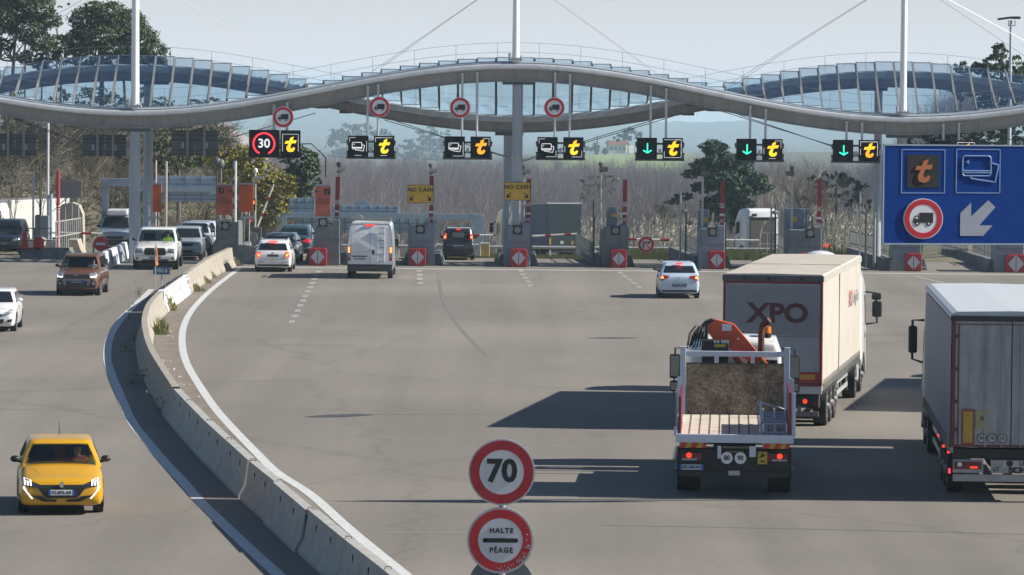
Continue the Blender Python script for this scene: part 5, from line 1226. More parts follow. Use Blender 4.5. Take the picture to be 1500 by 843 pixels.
evergreen('evergreen_shrub', 'greenish shrub thicket far behind the pampas grass at the right', 1225, 300, [(1215,262,30,14),(1245,275,26,16),(1200,285,26,14),(1262,300,20,14)], 340, [(1225,340,1225,270,.12)], leafmat('dusty_green', (.10, .11, .08)), 420, .2, cat='shrub', seed=54)

# bare trees: tapered branching strips
def strip(b, p, q, r0, r1):
    d = (q-p); n = Vector((-d.z, 0, d.x)); n = n.normalized() if n.length > 1e-6 else Vector((1, 0, 0))
    b.v += [tuple(p-n*r0), tuple(p+n*r0), tuple(q+n*r1), tuple(q-n*r1)]; k = len(b.v)-4; b.f.append((k, k+1, k+2, k+3))
def grow(b, p, d, L_, r, depth, rnd, spread=.5, nb=3):
    q = p + d*L_; 
    if depth >= 3: b.cyl(p, q, r, r*.7, 5, cap=False)
    else: strip(b, p, q, r, r*.55)
    if depth == 0: return
    for i in range(nb):
        a = Vector((rnd.gauss(0, spread), rnd.gauss(0, spread), rnd.gauss(.12, .2))); dd = (d + a).normalized()
        grow(b, p.lerp(q, rnd.uniform(.45, 1)), dd, L_*rnd.uniform(.55, .85), r*.58, depth-1, rnd, spread, nb)
def bare_tree(px, py, Y, top_py, label, seed, group, m=None, depth=5, nb=3, spread=.42, r=.10):
    rnd = random.Random(seed); c = AT(px, py, Y); c.z = hz(c.x, Y)-.1; H = AT(px, top_py, Y).z - c.z
    g = empty('bare_tree', tuple(c), label=label, cat='tree', group=group)
    b = MB(); b.cyl((0, 0, -.5), (0, 0, H*.30), r, r*.8, 7); b.build('trunk', m or BARKG, g)
    b = MB()
    for i in range(4):
        d = Vector((rnd.gauss(0, .35), rnd.gauss(0, .35), 1)).normalized()
        grow(b, Vector((0, 0, H*rnd.uniform(.18, .30))), d, H*.28, r*.6, depth-1, rnd, spread, nb)
    b.build('crown', m or BARKG, g, fixn=False)
PALET = mat('pale_bark', (.33, .29, .25), .9, var=.2)
G1 = 'bare winter trees beyond the toll lanes'
for i, (px, Y, top, lab) in enumerate([(1160, 335, 215, 'bare winter tree right behind the brown camera pole'), (1140, 340, 225, 'bare winter tree between the big pine and the brown camera pole'), (1182, 330, 228, 'bare winter tree right of the brown camera pole'), (1230, 290, 250, 'bare winter tree left of the big blue sign'), (1200, 300, 240, 'bare winter tree behind the thin striped post')]):
    bare_tree(px, 345, Y, top, lab, 60+i, G1, PALET if i < 3 else BARKG, depth=6, r=.09)
for i, (px, Y, py, top, lab) in enumerate([(120, 262, 330, 195, 'bare tree above the blank grey board'), (205, 255, 335, 232, 'bare tree behind the left column'), (160, 268, 330, 200, 'bare tree behind the sign back left of the column'), (20, 262, 320, 195, 'bare tree behind the dark sign back at the left edge'), (300, 258, 345, 238, 'bare tree between left column and orange signs'), (262, 255, 345, 300, 'low bare bush below the pale sign back'), (390, 262, 345, 300, 'bare bush behind the slanting boom'), (60, 255, 320, 210, 'bare tree behind the white lorry at the left')]):
    bare_tree(px, py, Y, top, lab, 80+i, 'bare winter trees on the left bank', BARKG if i % 2 else TWIGL, depth=6, r=.05, spread=.5)

# the wooded masses nobody could count: upright bare stems and twigs
def wood(name, spots, label, m, H, n, rnd, tw=.018, fan=.30):
    b = MB()
    for (x, y, z, s) in spots:
        h = H*s; base = Vector((x, y, z))
        strip(b, base, base+Vector((rnd.gauss(0, .03)*h, 0, h*.9)), tw*3, tw)
        for i in range(n):
            t = rnd.uniform(.15, .85); p = base+Vector((rnd.gauss(0, .05)*h, rnd.gauss(0, .1)*h, h*t))
            q = p + Vector((rnd.gauss(0, fan)*h*.4, rnd.gauss(0, fan)*h*.3, h*rnd.uniform(.08, .36))); strip(b, p, q, tw*rnd.uniform(.6, 1.2), tw*.25)
            for _ in range(2):
                e = p.lerp(q, rnd.uniform(.3, .9)); f = e+Vector((rnd.gauss(0, fan)*h*.25, 0, h*rnd.uniform(.02, .14))); strip(b, e, f, tw*.6, tw*.2)
    o = b.build(name, m, fixn=False); tag(o, label, 'wood', kind='stuff')
rnd = random.Random(17)
sp = []
for i in range(1500):
    Y = rnd.uniform(420, 1000)**1.0; u = rnd.uniform(395, 1420); x = (u-750)*Y/FPX; sp.append((x, Y, hz(x, Y)-.3, rnd.uniform(.75, 1.12)))
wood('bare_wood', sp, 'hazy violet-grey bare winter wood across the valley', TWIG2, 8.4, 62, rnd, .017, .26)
sp = []
for i in range(420):
    Y = rnd.uniform(290, 420); u = rnd.uniform(420, 1350); x = (u-750)*Y/FPX
    if Y < 345 and (690 < u < 862 or 1065 < u < 1155 or 1195 < u < 1265): continue
    sp.append((x, Y, hz(x, Y)-.3, rnd.uniform(.35, .8)*(1.0 if u > 850 else .75)))
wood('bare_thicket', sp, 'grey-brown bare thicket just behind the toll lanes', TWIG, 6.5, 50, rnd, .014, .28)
sp = []
for i in range(620):
    Y = rnd.uniform(278, 345); u = rnd.uniform(-160, 430); x = (u-750)*Y/FPX; sp.append((x, Y, hz(x, Y)-.3, rnd.uniform(.4, 1.05)*(1 if Y > 292 else .75)))
PALETW = mat('pale_bank_twigs', (.34, .29, .22), .9, var=.35, scale=.5); GAPSHADE = mat('bank_gap_shade', (.085, .07, .05), .9, var=.4, scale=.5)  # bright twigs and shade of the gaps put into two twig colours
wood('bank_thicket_and_gap_shade', sp[0::2], 'tangled pale brown bare thicket covering the bank at the left', PALETW, 3.1, 46, rnd, .017, .62)
wood('bank_thicket_and_gap_shade', sp[1::2], 'dark twigs standing for the shaded gaps in the thicket on the left bank', GAPSHADE, 3.1, 60, rnd, .022, .62)
# leaf litter / ivy specks in the bank thicket
b = MB()
for i in range(70):
    Y = rnd.uniform(282, 330); u = rnd.uniform(-120, 420); x = (u-750)*Y/FPX; r = rnd.uniform(.5, 1.2)
    leaf_blob(b, (x, Y, hz(x, Y)+rnd.uniform(.3, 2.4)), (r, r*.6, r*.8), rnd.randint(100, 260), .10, rnd)
tag(b.build('ivy_undergrowth', leafmat('ivy_mix', (.075, .085, .04), .5), fixn=False), 'patches of ivy and evergreen undergrowth in the bank thicket', 'undergrowth', kind='stuff')
# bushes at the foot of the wood, behind the grass strip
b = MB()
for i in range(46):
    Y = rnd.uniform(275, 330); u = rnd.uniform(860, 1330); x = (u-750)*Y/FPX; r = rnd.uniform(.6, 1.4)
    leaf_blob(b, (x, Y, hz(x, Y)+rnd.uniform(.2, 1.6)), (r, r*.6, r*.7), rnd.randint(60, 140), .12, rnd)
tag(b.build('green_scrub', leafmat('scrub_green', (.10, .115, .045), .5), fixn=False), 'green and yellowish scrub behind the pampas grass', 'scrub', kind='stuff')
# pampas grass and rough grass beyond the lanes
PAMP = mat('pampas_plume', (.58, .53, .44), .9, var=.2, scale=1); GR = mat('rough_grass', (.20, .22, .08), .9, var=.5, scale=1.3)
b, b2 = MB(), MB()
def plume(x, y, z, h):
    l = rnd.gauss(0, .14)*h; base = Vector((x, y, z)); top = base+Vector((l, rnd.gauss(0, .1)*h, h)); strip(b, base, top, .012, .006)
    for i in range(12):
        t = rnd.uniform(.55, 1.0); p = base.lerp(top, t); d = Vector((rnd.gauss(.03, .06), rnd.gauss(0, .05), rnd.uniform(.1, .22))); strip(b, p, p+d, .028, .006)
for i in range(620):
    Y = rnd.uniform(238, 272); u = rnd.choice((rnd.gauss(1240, 40), rnd.gauss(985, 30), rnd.uniform(920, 1060), rnd.gauss(1290, 30), rnd.gauss(868, 7) if rnd.random() < .35 else rnd.gauss(1270, 30)))
    x = (u-750)*Y/FPX; zg = hz(x, Y) if u < 1300 else -1
    plume(x, Y, hz(x, Y)-.2, rnd.uniform(1.5, 3.1)*(1.12 if u > 1180 else .88))
tag(b.build('pampas_grass', PAMP, fixn=False), 'cream plumes of pampas grass beyond the lanes', 'pampas grass', kind='stuff')
for i in range(9000):
    Y = rnd.uniform(226, 262); u = rnd.uniform(600, 1350); x = (u-750)*Y/FPX; z = hz(x, Y)-.05; h = rnd.uniform(.2, .75)*(1 if u > 850 else .45)
    strip(b2, Vector((x, Y, z)), Vector((x+rnd.gauss(0, .15)*h, Y, z+h)), .05, .01)
tag(b2.build('rough_grass', GR, fixn=False), 'rough green and yellow grass beyond the lanes', 'grass', kind='stuff')
# ================================================================== VEHICLES
def paint(name, c, dirt=0.08): return mat(name, c, 0.32, 0.0, var=.03, coat=.8, dirt=dirt, dirtcol=(.15, .13, .11), spec=.5)
def loft(rings, closed=True, caps=True):
    n = len(rings[0]); vs = [p for r in rings for p in r]; fs = []
    for j in range(len(rings)-1):
        for i in range(n if closed else n-1): a = j*n+i; c = j*n+(i+1) % n; fs.append((a, c, c+n, a+n))
    if caps: fs += [tuple(reversed(range(n))), tuple(range((len(rings)-1)*n, len(rings)*n))]
    return vs, fs
def rrect(hw, y0, y1, r, z, k=5, bow=0.0):
    pts = []; cy = (y0+y1)/2
    for (sx, sy, a0) in ((1, 1, 0), (-1, 1, 90), (-1, -1, 180), (1, -1, 270)):
        for i in range(k+1):
            a = R(a0+90*i/k); x = sx*(hw-r)+r*math.cos(a); y = (y1-r if sy > 0 else y0+r)+r*math.sin(a)
            if bow: y += (1 if sy > 0 else -1)*bow*(1-(x/hw)**2)
            pts.append((x, y, z))
    return pts
def body_mesh(s):
    """s: dict with L W H belt hood cowl(y) wst(y) rt(y) rb(y) zb; front at +y"""
    L_, W, H = s['L'], s['W'], s['H']; hw = W/2; F = L_/2; bz_, hz_, zb_ = s['belt'], s['hood'], s.get('zb', .20)
    tz = s.get('tail', bz_-.02); nose_ = s.get('nose', .0); cowl = s['cowl']
    st = [(F, zb_+.16, hz_-.22, .76), (F-.05, zb_+.05, hz_-.13, .88), (F-.16, zb_, hz_-.06, .95), (F-.45, zb_-.02, hz_, .99), ((F-.45+cowl)/2, zb_-.02, (hz_+bz_)/2+.015, 1.0), (cowl, zb_-.02, bz_, 1.0), (0, zb_-.02, bz_+.01, 1.0), (-F+.8, zb_-.02, bz_+.015, 1.0), (-F+.3, zb_, tz, .98), (-F+.10, zb_+.03, tz-.05, .94), (-F+.02, zb_+.08, tz-.14, .89), (-F, zb_+.18, tz-.26, .82)]
    if s.get('square'): st = [(a, b_, c, 1-(1-d)*.45) for a, b_, c, d in st]
    st = catmull(st, 4); rings = []
    for (y, z0, z1, k) in st:
        w = hw*k; h = z1-z0; ring = []
        prof = [(.0, z0), (w*.80, z0), (w*.93, z0+.05*h), (w*.985, z0+.20*h), (w, z0+.45*h), (w*.985, z0+.66*h), (w*.955, z0+.82*h), (w*.90, z0+.93*h), (w*.78, z1-.008), (w*.4, z1+.012), (0, z1+.018)]
        ring = [(x, y, z) for x, z in prof] + [(-x, y, z) for x, z in prof[-2:0:-1]]
        rings.append(ring)
    vs, fs = loft(rings); low = (vs, fs)
    g = []
    for k in range(9):
        t = k/8; e = t; yf = lerp(cowl, s['wst'], e) + .0; yr = lerp(s['rb'], s['rt'], e**1.1); w = lerp(hw*.955, hw*s.get('tum', .78), t**1.12); z = lerp(bz_-.05, H-.05, t**.96)
        g.append(rrect(w, yr, yf, lerp(.10, .17, t), z, 5, .05))
    top = g[-1]; cy = sum(p[1] for p in top)/len(top)
    for q, dz in ((.93, .03), (.72, .046), (.35, .055)): g.append([(p[0]*q, cy+(p[1]-cy)*q, H-.05+dz) for p in top])
    gv, gf = loft(g, caps=False); gf.append(tuple(range((len(g)-1)*len(top), len(g)*len(top))))
    return low, (gv, gf)
def bvh_of(vs, fs): return BVHTree.FromPolygons([Vector(v) for v in vs], fs)
def conform(polys, axis, bvh, off=.006, grid=.07, sign=1):
    """polys in (u,z): axis '+y' '-y' => u = x ; '+x' '-x' => u = y. Returns vs, fs laid on the body"""
    V, Fs = [], []
    for poly in polys:
        bm = bmesh.new(); vv = [bm.verts.new((p[0], p[1], 0)) for p in poly]; bm.faces.new(vv)
        us = [p[0] for p in poly]; zs = [p[1] for p in poly]
        for lo, hi, nrm in ((min(us), max(us), (1, 0, 0)), (min(zs), max(zs), (0, 1, 0))):
            n = int((hi-lo)/grid)
            for i in range(1, n+1):
                q = lo+(hi-lo)*i/(n+1); co = (q, 0, 0) if nrm[0] else (0, q, 0)
                bmesh.ops.bisect_plane(bm, geom=bm.verts[:]+bm.edges[:]+bm.faces[:], plane_co=co, plane_no=nrm)
        bm.verts.index_update(); base = len(V)
        d = {'+y': Vector((0, -1, 0)), '-y': Vector((0, 1, 0)), '+x': Vector((-1, 0, 0)), '-x': Vector((1, 0, 0))}[axis]
        for v in bm.verts:
            o = (Vector((v.co.x, 0, v.co.y)) if 'y' in axis else Vector((0, v.co.x, v.co.y))) - d*8
            h = bvh.ray_cast(o, d)
            if h[0] is None: h = bvh.find_nearest(o + d*6.2)
            p = h[0] - d*off; V.append(tuple(p))
        for f in bm.faces: Fs.append(tuple(base+v.index for v in f.verts))
        bm.free()
    return V, Fs
def mirror(poly): return [(-x, z) for x, z in poly]
def circ(cx, cz, r, n=16): return [(cx+r*math.cos(2*PI*i/n), cz+r*math.sin(2*PI*i/n)) for i in range(n)]
def rect(x0, x1, z0, z1): return [(x0, z0), (x1, z0), (x1, z1), (x0, z1)]
def decal(name, polys, axis, bvh, m, parent, off=.006, smooth=False):
    if len(polys) > 1 and name not in ('hatch_gap', 'badge', 'panel_crease', 'light_claw', 'bumper_shadow_gap', 'bonnet_crease'):
        for q in polys: o = decal(name, [q], axis, bvh, m, parent, off, smooth)
        return o
    v, f = conform(polys, axis, bvh, off); b = MB(); b.add(v, f); o = b.build(name, m, parent, smooth='all' if smooth else False)
    sd = o.modifiers.new('thickness', 'SOLIDIFY'); sd.thickness = .004; sd.offset = 0
    return o
def wheel(parent, x, y, r, w, rimm=RIM, side=1, rimr=.66, spokes=5):
    b = MB()
    b.cyl((x-w/2, y, r), (x+w/2, y, r), r*.985, None, 28); b.cyl((x-w*.38, y, r), (x+w*.38, y, r), r, None, 28)
    t = b.build('wheel', RUBBER, parent, smooth=True)
    b = MB(); o = x+side*w/2
    b.cyl((o-side*.03, y, r), (o+side*.006, y, r), r*rimr, r*rimr, 24)
    rm = b.build('rim', mat('rim_recess', (.06, .06, .065), .5), t)
    b = MB(); 
    for k in range(spokes):
        a = 2*PI*k/spokes; b.box((o+side*.008, y+math.cos(a)*r*rimr*.5, r+math.sin(a)*r*rimr*.5), (.02, r*rimr, .07), m=Matrix.Rotation(a, 3, 'X'))
    b.cyl((o, y, r), (o+side*.02, y, r), r*.16, None, 12)
    M0 = MB(); 
    n = 24
    for i in range(n):
        a, c = 2*PI*i/n, 2*PI*(i+1)/n; r0, r1 = r*rimr*.9, r*rimr*1.02
        M0.add([(o+side*.014, y+math.cos(a)*r0, r+math.sin(a)*r0), (o+side*.014, y+math.cos(a)*r1, r+math.sin(a)*r1), (o+side*.014, y+math.cos(c)*r1, r+math.sin(c)*r1), (o+side*.014, y+math.cos(c)*r0, r+math.sin(c)*r0)], [(0, 1, 2, 3)])
    b.add(M0.v, M0.f); b.build('spokes', rimm, t)
    return t
def person_in(parent_loc, rz, label, shirt, hair, skin=(.50, .30, .21), loc=(0, 0, 0)):
    """seated person, hands on a wheel in front (towards +y local)"""
    g = empty('person', parent_loc, rz=rz, label=label, cat='person')
    me = bpy.data.meshes.new('body'); V = [(0,0,0),(0,0,.18),(0,.02,.42),(0,.02,.52),(0,.04,.60),(0,.05,.68),(0,.045,.76),(.17,.02,.45),(.25,.14,.24),(.17,.38,.32),(.14,.44,.35),(-.17,.02,.45),(-.25,.14,.24),(-.17,.38,.32),(-.14,.44,.35),(.1,.22,.02),(.14,.46,.06),(.14,.52,-.3),(-.1,.22,.02),(-.14,.46,.06),(-.14,.52,-.3)]
    E = [(0,1),(1,2),(2,3),(3,4),(4,5),(5,6),(2,7),(7,8),(8,9),(9,10),(2,11),(11,12),(12,13),(13,14),(0,15),(15,16),(16,17),(0,18),(18,19),(19,20)]
    Rr = [.16,.14,.15,.06,.075,.10,.075,.075,.05,.035,.035,.075,.05,.035,.035,.10,.08,.06,.10,.08,.06]
    me.from_pydata(V, E, []); o = bpy.data.objects.new('body', me); col.objects.link(o)
    sk = o.modifiers.new('skin', 'SKIN'); o.modifiers.new('sub', 'SUBSURF').levels = 2
    for i, r in enumerate(Rr): me.skin_vertices[0].data[i].radius = (r, r)
    me.skin_vertices[0].data[0].use_root = True
    bpy.context.view_layer.update(); m2 = bpy.data.meshes.new_from_object(o.evaluated_get(bpy.context.evaluated_depsgraph_get())); bpy.data.objects.remove(o)
    m2.materials.clear(); m2.materials.append(mat('skin_tone', skin, .6)); 
    ob = bpy.data.objects.new('body', m2); col.objects.link(ob); _reg(ob, g)
    for p in m2.polygons: p.use_smooth = True
    # garment: the torso and upper arms of the same surface, slightly larger
    bm = bmesh.new(); bm.from_mesh(m2)
    kill = [f for f in bm.faces if f.calc_center_median().z > .53 or f.calc_center_median().y > .30]
    bmesh.ops.delete(bm, geom=kill, context='FACES')
    for v in bm.verts: v.co += v.normal*.012
    m3 = bpy.data.meshes.new('top'); bm.to_mesh(m3); bm.free(); link('shirt', m3, shirt, g, smooth='all')
    b = MB(); b.ell((0, .02, .72), (.098, .105, .10), 14, 8); b.build('hair', hair, g, smooth='all')
    b = MB()
    for s in (-.035, .035): b.ell((s, .138, .69), (.013, .01, .008), 8, 5)
    b.ell((0, .15, .66), (.012, .02, .02), 8, 5); b.ell((0, .137, .625), (.022, .01, .006), 8, 5); b.build('face_features', mat('feature_brown', (.12, .05, .04), .6), g)
    return g
STYLE = {}
def make_car(name, label, s, m, px, py, head, cat='car', group=None):
    """head: heading angle about z of local +y; (px,py) ground pixel under the end nearest the camera"""
    L_, W, H = s['L'], s['W'], s['H']; hw = W/2; F = L_/2; bz_, hz_ = s['belt'], s['hood']
    e = G(px, py); fwd = Vector((-math.sin(head), math.cos(head), 0)); c = e + fwd*F*(1 if math.cos(head) > 0 else -1)
    g = empty(name, (c.x, c.y, 0), rz=head, label=label, cat=cat, group=group)
    low, gr = body_mesh(s); b = MB(); b.add(*low)
    gv, gf = gr; bvh = bvh_of(low[0]+gv, low[1]+[tuple(i+len(low[0]) for i in f) for f in gf])
    zt, zb_ = H-.09, bz_+.02; hwb, hwt = hw*.955, hw*s.get('tum', .78)
    def wx(z): return lerp(hwb, hwt, ((z-(bz_-.05))/(H-bz_))**1.05)
    ws = [(-(wx(zb_)-.075), zb_), (wx(zb_)-.075, zb_), (wx(zt)-.09, zt), (-(wx(zt)-.09), zt)]
    if s.get('driver'):
        gf2 = []
        for f in gf:
            cc = sum((Vector(gv[i]) for i in f), Vector())/len(f); n = (Vector(gv[f[1]])-Vector(gv[f[0]])).cross(Vector(gv[f[2]])-Vector(gv[f[1]]))
            nn = n.normalized() if n.length > 0 else Vector((0, 0, 1))
            front = cc.y > lerp(s['cowl'], s['wst'], (cc.z-bz_+.05)/(H-bz_))-.22 and abs(cc.x) < wx(cc.z)-.10 and cc.z < H-.10
            rear_side = abs(nn.x) > .6 and zb_+.02 < cc.z < H-.14 and s['rb']+.5 < cc.y < s['cowl']-.6
            if not front and not rear_side: gf2.append(f)
        gf = gf2
    b.add(gv, gf); b.build('body', m, g, smooth=True)
    # wheels and arches
    r = s.get('r', .315); fa, ra = s.get('fa', F-.82), s.get('ra', -F+.78)
    for y in (fa, ra):
        for sd in (-1, 1):
            wheel(g, sd*(hw-.115), y, r, s.get('ww', .205), s.get('rimm', RIM), sd)
            arch = [(y+(r+.065)*math.cos(a), r+(r+.065)*math.sin(a)) for a in [R(-18+216*i/16) for i in range(17)]]
            arch = [p for p in arch if p[1] > s.get('zb', .2)-.0]
            decal('wheel_arch', [arch], '+x' if sd > 0 else '-x', bvh, BLACK, g, .004)
    b = MB(); b.bb(-hw*.86, hw*.86, -F+.35, F-.35, .17, .34); b.build('underbody', BLACK, g)
    if s.get('cladding', 0):
        for sd in ('+x', '-x'): decal('sill', [[(F-.2, s.get('zb', .2)), (F-.2, s.get('zb', .2)+s['cladding']), (-F+.2, s.get('zb', .2)+s['cladding']), (-F+.2, s.get('zb', .2))]], sd, bvh, BLACK, g, .005)
    gm = GLASS_C if s.get('driver') else GLASS_D
    decal('windscreen', [ws], '+y', bvh_of(*gr) if True else bvh, gm, g, .004, True)
    if s.get('rearglass', True):
        rz0 = bz_+s.get('rgz', .06); rw = [(-(wx(rz0)-.12), rz0), (wx(rz0)-.12, rz0), (wx(H-.13)-.10, H-.15), (-(wx(H-.13)-.10), H-.15)]
        decal('rear_window', [rw], '-y', bvh_of(*gr), GLASS_D, g, .006, True)
    y0 = s['cowl']-.22; y1 = s['wst']-.10; y2 = s['rt']+.12; y3 = s['rb']+.28
    md = lerp(y0, y3, .46); z0, z1 = bz_+.03, H-.13
    for ax in ('+x', '-x'):
        decal('side_window', [[(y0, z0), (md+.05, z0), (md+.03, z1), (y1, z1)]], ax, bvh_of(*gr), gm, g, .006)
        decal('side_window', [[(md-.05, z0), (y3, z0+.03), (y2, z1), (md-.05, z1)]], ax, bvh_of(*gr), gm, g, .006)
        decal('door_gap', [[(md, .3), (md+.012, .3), (md+.012, bz_-.03), (md, bz_-.03)], [(y0+.02, .3), (y0+.032, .3), (y0+.032, bz_-.03), (y0+.02, bz_-.03)]], ax, bvh, BLACK, g, .003)
        decal('door_handle', [[(md+.12, bz_-.15), (md+.30, bz_-.15), (md+.30, bz_-.12), (md+.12, bz_-.12)]], ax, bvh, s.get('handle', BLACK), g, .02)
    mm = s.get('mirror', BLACK)
    for sd in (-1, 1):
        b = MB(); mz = bz_+.10; b.ell((sd*(hw+.055), s['cowl']-.30, mz), (.105, .08, .07), 12, 8); b.cyl((sd*(hw-.08), s['cowl']-.26, mz-.06), (sd*(hw+.05), s['cowl']-.28, mz-.03), .03, None, 6); mo = b.build('mirror', mm, g, smooth=True)
        b = MB(); b.ell((sd*(hw+.055), s['cowl']-.37, mz), (.085, .015, .052), 12, 6); b.build('mirror_glass', mat('mirror_glass', (.2, .23, .26), .08, .8), mo, smooth='all')
    lowb = bvh_of(*low)
    for dn, polys, axis, mt, off in s.get('details', []):
        decal(dn, polys, axis, lowb if dn not in ('brake_light', 'roof_spoiler') else bvh, mt, g, off)
    if s.get('rails'):
        b = MB()
        for sd in (-1, 1): b.tube([(sd*(hwt-.05), s['wst']-.1, H-.02), (sd*(hwt-.04), s['wst']-.25, H+.05), (sd*(hwt-.04), s['rt']+.3, H+.05), (sd*(hwt-.05), s['rt']+.15, H-.02)], .022, 6)
        b.build('roof_rails', s['rails'], g)
    b = MB(); ay = s['rt']+.2 if not s.get('ant_front') else s['wst']-.25; b.cyl((0, ay, H-.01), (0, ay-.12, H+s.get('ant', .12)), .012, .006, 5); b.build('aerial', BLACK, g)
    return g
def plate(g, y, z, s, facing, body=True, sz=.085, m=PLATE, ink=INK, tilt=0):
    sg = 1 if facing == '+y' else -1
    b = MB(); b.bb(-.26, .26, y, y+sg*.012, z-.055, z+.055); p = b.build('number_plate', m, g)
    b = MB(); b.bb(-.262, -.22, y, y+sg*.014, z-.055, z+.055); b.bb(.22, .262, y, y+sg*.014, z-.055, z+.055); b.build('blue_band', PLATEBLUE, p)
    if s: text(s, sz, ink, p, (0, y+sg*.016, z), facing, bold=.002, space=1.05)
    return p
both = lambda p: [p, mirror(p)]
# ---- yellow hatchback
YEL = mat('golden_yellow_paint', (.56, .30, .008), .30, 0.0, var=.02, coat=.45)
S = dict(L=4.05, W=1.745, H=1.43, belt=.95, hood=.80, cowl=.98, wst=.35, rt=-1.25, rb=-1.75, tum=.74, driver=True, rimm=RIM, ant=.22, ant_front=False,
 details=[
  ('grille', [[(-.47,.63),(-.50,.60),(-.36,.40),(-.30,.36),(.30,.36),(.36,.40),(.50,.60),(.47,.63)]], '+y', BLACK, .012),
  ('lower_intake', both([(.10,.285),(.36,.285),(.46,.33),(.62,.41),(.66,.425),(.40,.40),(.30,.34),(.10,.33)]), '+y', BLACK, .012),
  ('headlight', both([(.36,.60),(.46,.57),(.72,.60),(.80,.74),(.70,.735),(.50,.66)]), '+y', mat('lamp_dark', (.03, .035, .045), .15), .012),
  ('light_claw', both([(.60,.615),(.632,.615),(.645,.735),(.613,.72)])+both([(.66,.62),(.692,.62),(.705,.745),(.673,.74)])+both([(.72,.63),(.75,.63),(.762,.75),(.733,.748)]), '+y', LAMP_WL, .026),
  ('daytime_light', both([(.745,.60),(.775,.60),(.775,.56),(.60,.345),(.575,.355),(.70,.50)]), '+y', LAMP_WL, .022),
  ('bonnet_crease', both([(.42,.81),(.44,.81),(.60,.93),(.58,.93)]), '+y', YEL, .008),
 ])
th = PI+.12
car = make_car('yellow_hatchback', 'golden yellow hatchback with lit claw-shaped lights approaching at the lower left', S, YEL, 90, 756, th)
plate(car, 2.048, .475, 'FT-873-AR', '+y')
b = MB(); b.prism([(-.02,.57),(.03,.59),(.055,.65),(.02,.69),(-.03,.70),(-.06,.665),(-.03,.655),(-.04,.61)], 2.035, 2.062); b.build('badge', CHROME, car)
b = MB(); b.bb(-.66, .66, -.6, .30, .55, .92); b.bb(-.62, -.12, -.75, -.6, .5, 1.22); b.bb(.12, .62, -.75, -.6, .5, 1.22); b.build('seats_and_dash', mat('interior_black', (.015, .015, .017), .8), car)
def in_car(car, th, lx, ly, z, *a, **k):
    c = car.location; p = Matrix.Rotation(th, 3, 'Z') @ Vector((lx, ly, 0)); return person_in((c.x+p.x, c.y+p.y, z), th, *a, **k)
in_car(car, th, -.36, -.30, .50, 'driver of the golden yellow hatchback in a red and white top, hands on the wheel', mat('red_top', (.45, .10, .09), .8), mat('brown_hair', (.06, .035, .02), .8), skin=(.62, .42, .32))
# ---- bronze SUV
BRZ = mat('bronze_orange_paint', (.20, .080, .034), .3, .35, var=.05, coat=.9); BRZD = BRZ
S = dict(L=4.34, W=1.80, H=1.66, belt=1.10, hood=.98, cowl=1.02, wst=.50, rt=-1.55, rb=-1.95, tum=.78, r=.35, zb=.28, cladding=.12, driver=True, rails=CHROME, mirror=BLACK, ant=.1, details=[
  ('grille', [[(-.52,.93),(-.52,.76),(-.42,.74),(.42,.74),(.52,.76),(.52,.93),(.40,.95),(-.40,.95)]], '+y', BLACK, .012),
  ('headlight', both([(.52,.80),(.56,.76),(.80,.78),(.84,.92),(.72,.955),(.52,.93)]), '+y', LAMP_W, .014),
  ('daytime_light', both([(.55,.79),(.60,.755),(.80,.775),(.83,.86),(.79,.87),(.76,.82),(.60,.81)]), '+y', LAMP_WL, .022),
  ('bumper', [[(-.84,.34),(-.78,.62),(-.60,.68),(.60,.68),(.78,.62),(.84,.34)]], '+y', mat('dark_bumper', (.03, .032, .036), .5), .008),
  ('skid_plate', [[(-.50,.42),(-.60,.66),(-.54,.70),(.54,.70),(.60,.66),(.50,.42),(.44,.42),(.44,.62),(-.44,.62),(-.44,.42)]], '+y', mat('skid_grey', (.22, .23, .25), .4, .3), .016),
  ('fog_lamp', both(circ(.68, .52, .05, 10)), '+y', LAMP_W, .016)])
th = PI-.02
car = make_car('bronze_suv', 'bronze orange sport utility car with lit headlights approaching on the left carriageway', S, BRZ, 112, 434, th)
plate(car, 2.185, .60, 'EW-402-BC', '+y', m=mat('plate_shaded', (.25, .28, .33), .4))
text('DC', .12, CHROME, car, (0, 2.192, .86), '+y', name='badge')
b = MB(); b.bb(-.7, .7, -.9, .2, .6, 1.08); b.bb(-.62, -.14, -.95, -.8, .6, 1.38); b.bb(.14, .62, -.95, -.8, .6, 1.38); b.build('seats_and_dash', mat('interior_black', (.015, .015, .017)), car)
in_car(car, th, -.38, -.45, .68, 'driver of the bronze sport utility car, pale top, behind the windscreen', mat('pale_top', (.4, .5, .5), .8), mat('brown_hair', (.06, .035, .02)), skin=(.62, .42, .32))
# ---- white hatchback at the left edge
WHT = paint('white_paint', (.74, .75, .76), .06); WHT2 = paint('cool_white_paint', (.66, .68, .72), .08)
S = dict(L=4.06, W=1.75, H=1.45, belt=.98, hood=.82, cowl=1.0, wst=.35, rt=-1.25, rb=-1.75, tum=.75, mirror=WHT, details=[
  ('grille', [[(-.45,.62),(-.40,.56),(.40,.56),(.45,.62),(.2,.66),(-.2,.66)]], '+y', BLACK, .012), ('lower_intake', [[(-.5,.46),(-.45,.30),(.45,.30),(.5,.46)]]+both([(.60,.36),(.76,.36),(.78,.47),(.62,.44)]), '+y', BLACK, .012),
  ('headlight', both([(.42,.62),(.50,.58),(.78,.66),(.82,.80),(.70,.79)]), '+y', LAMP_W, .014)])
car = make_car('white_hatchback', 'white hatchback approaching, cut by the left edge of the photo', S, WHT, -15, 487, PI+.03)
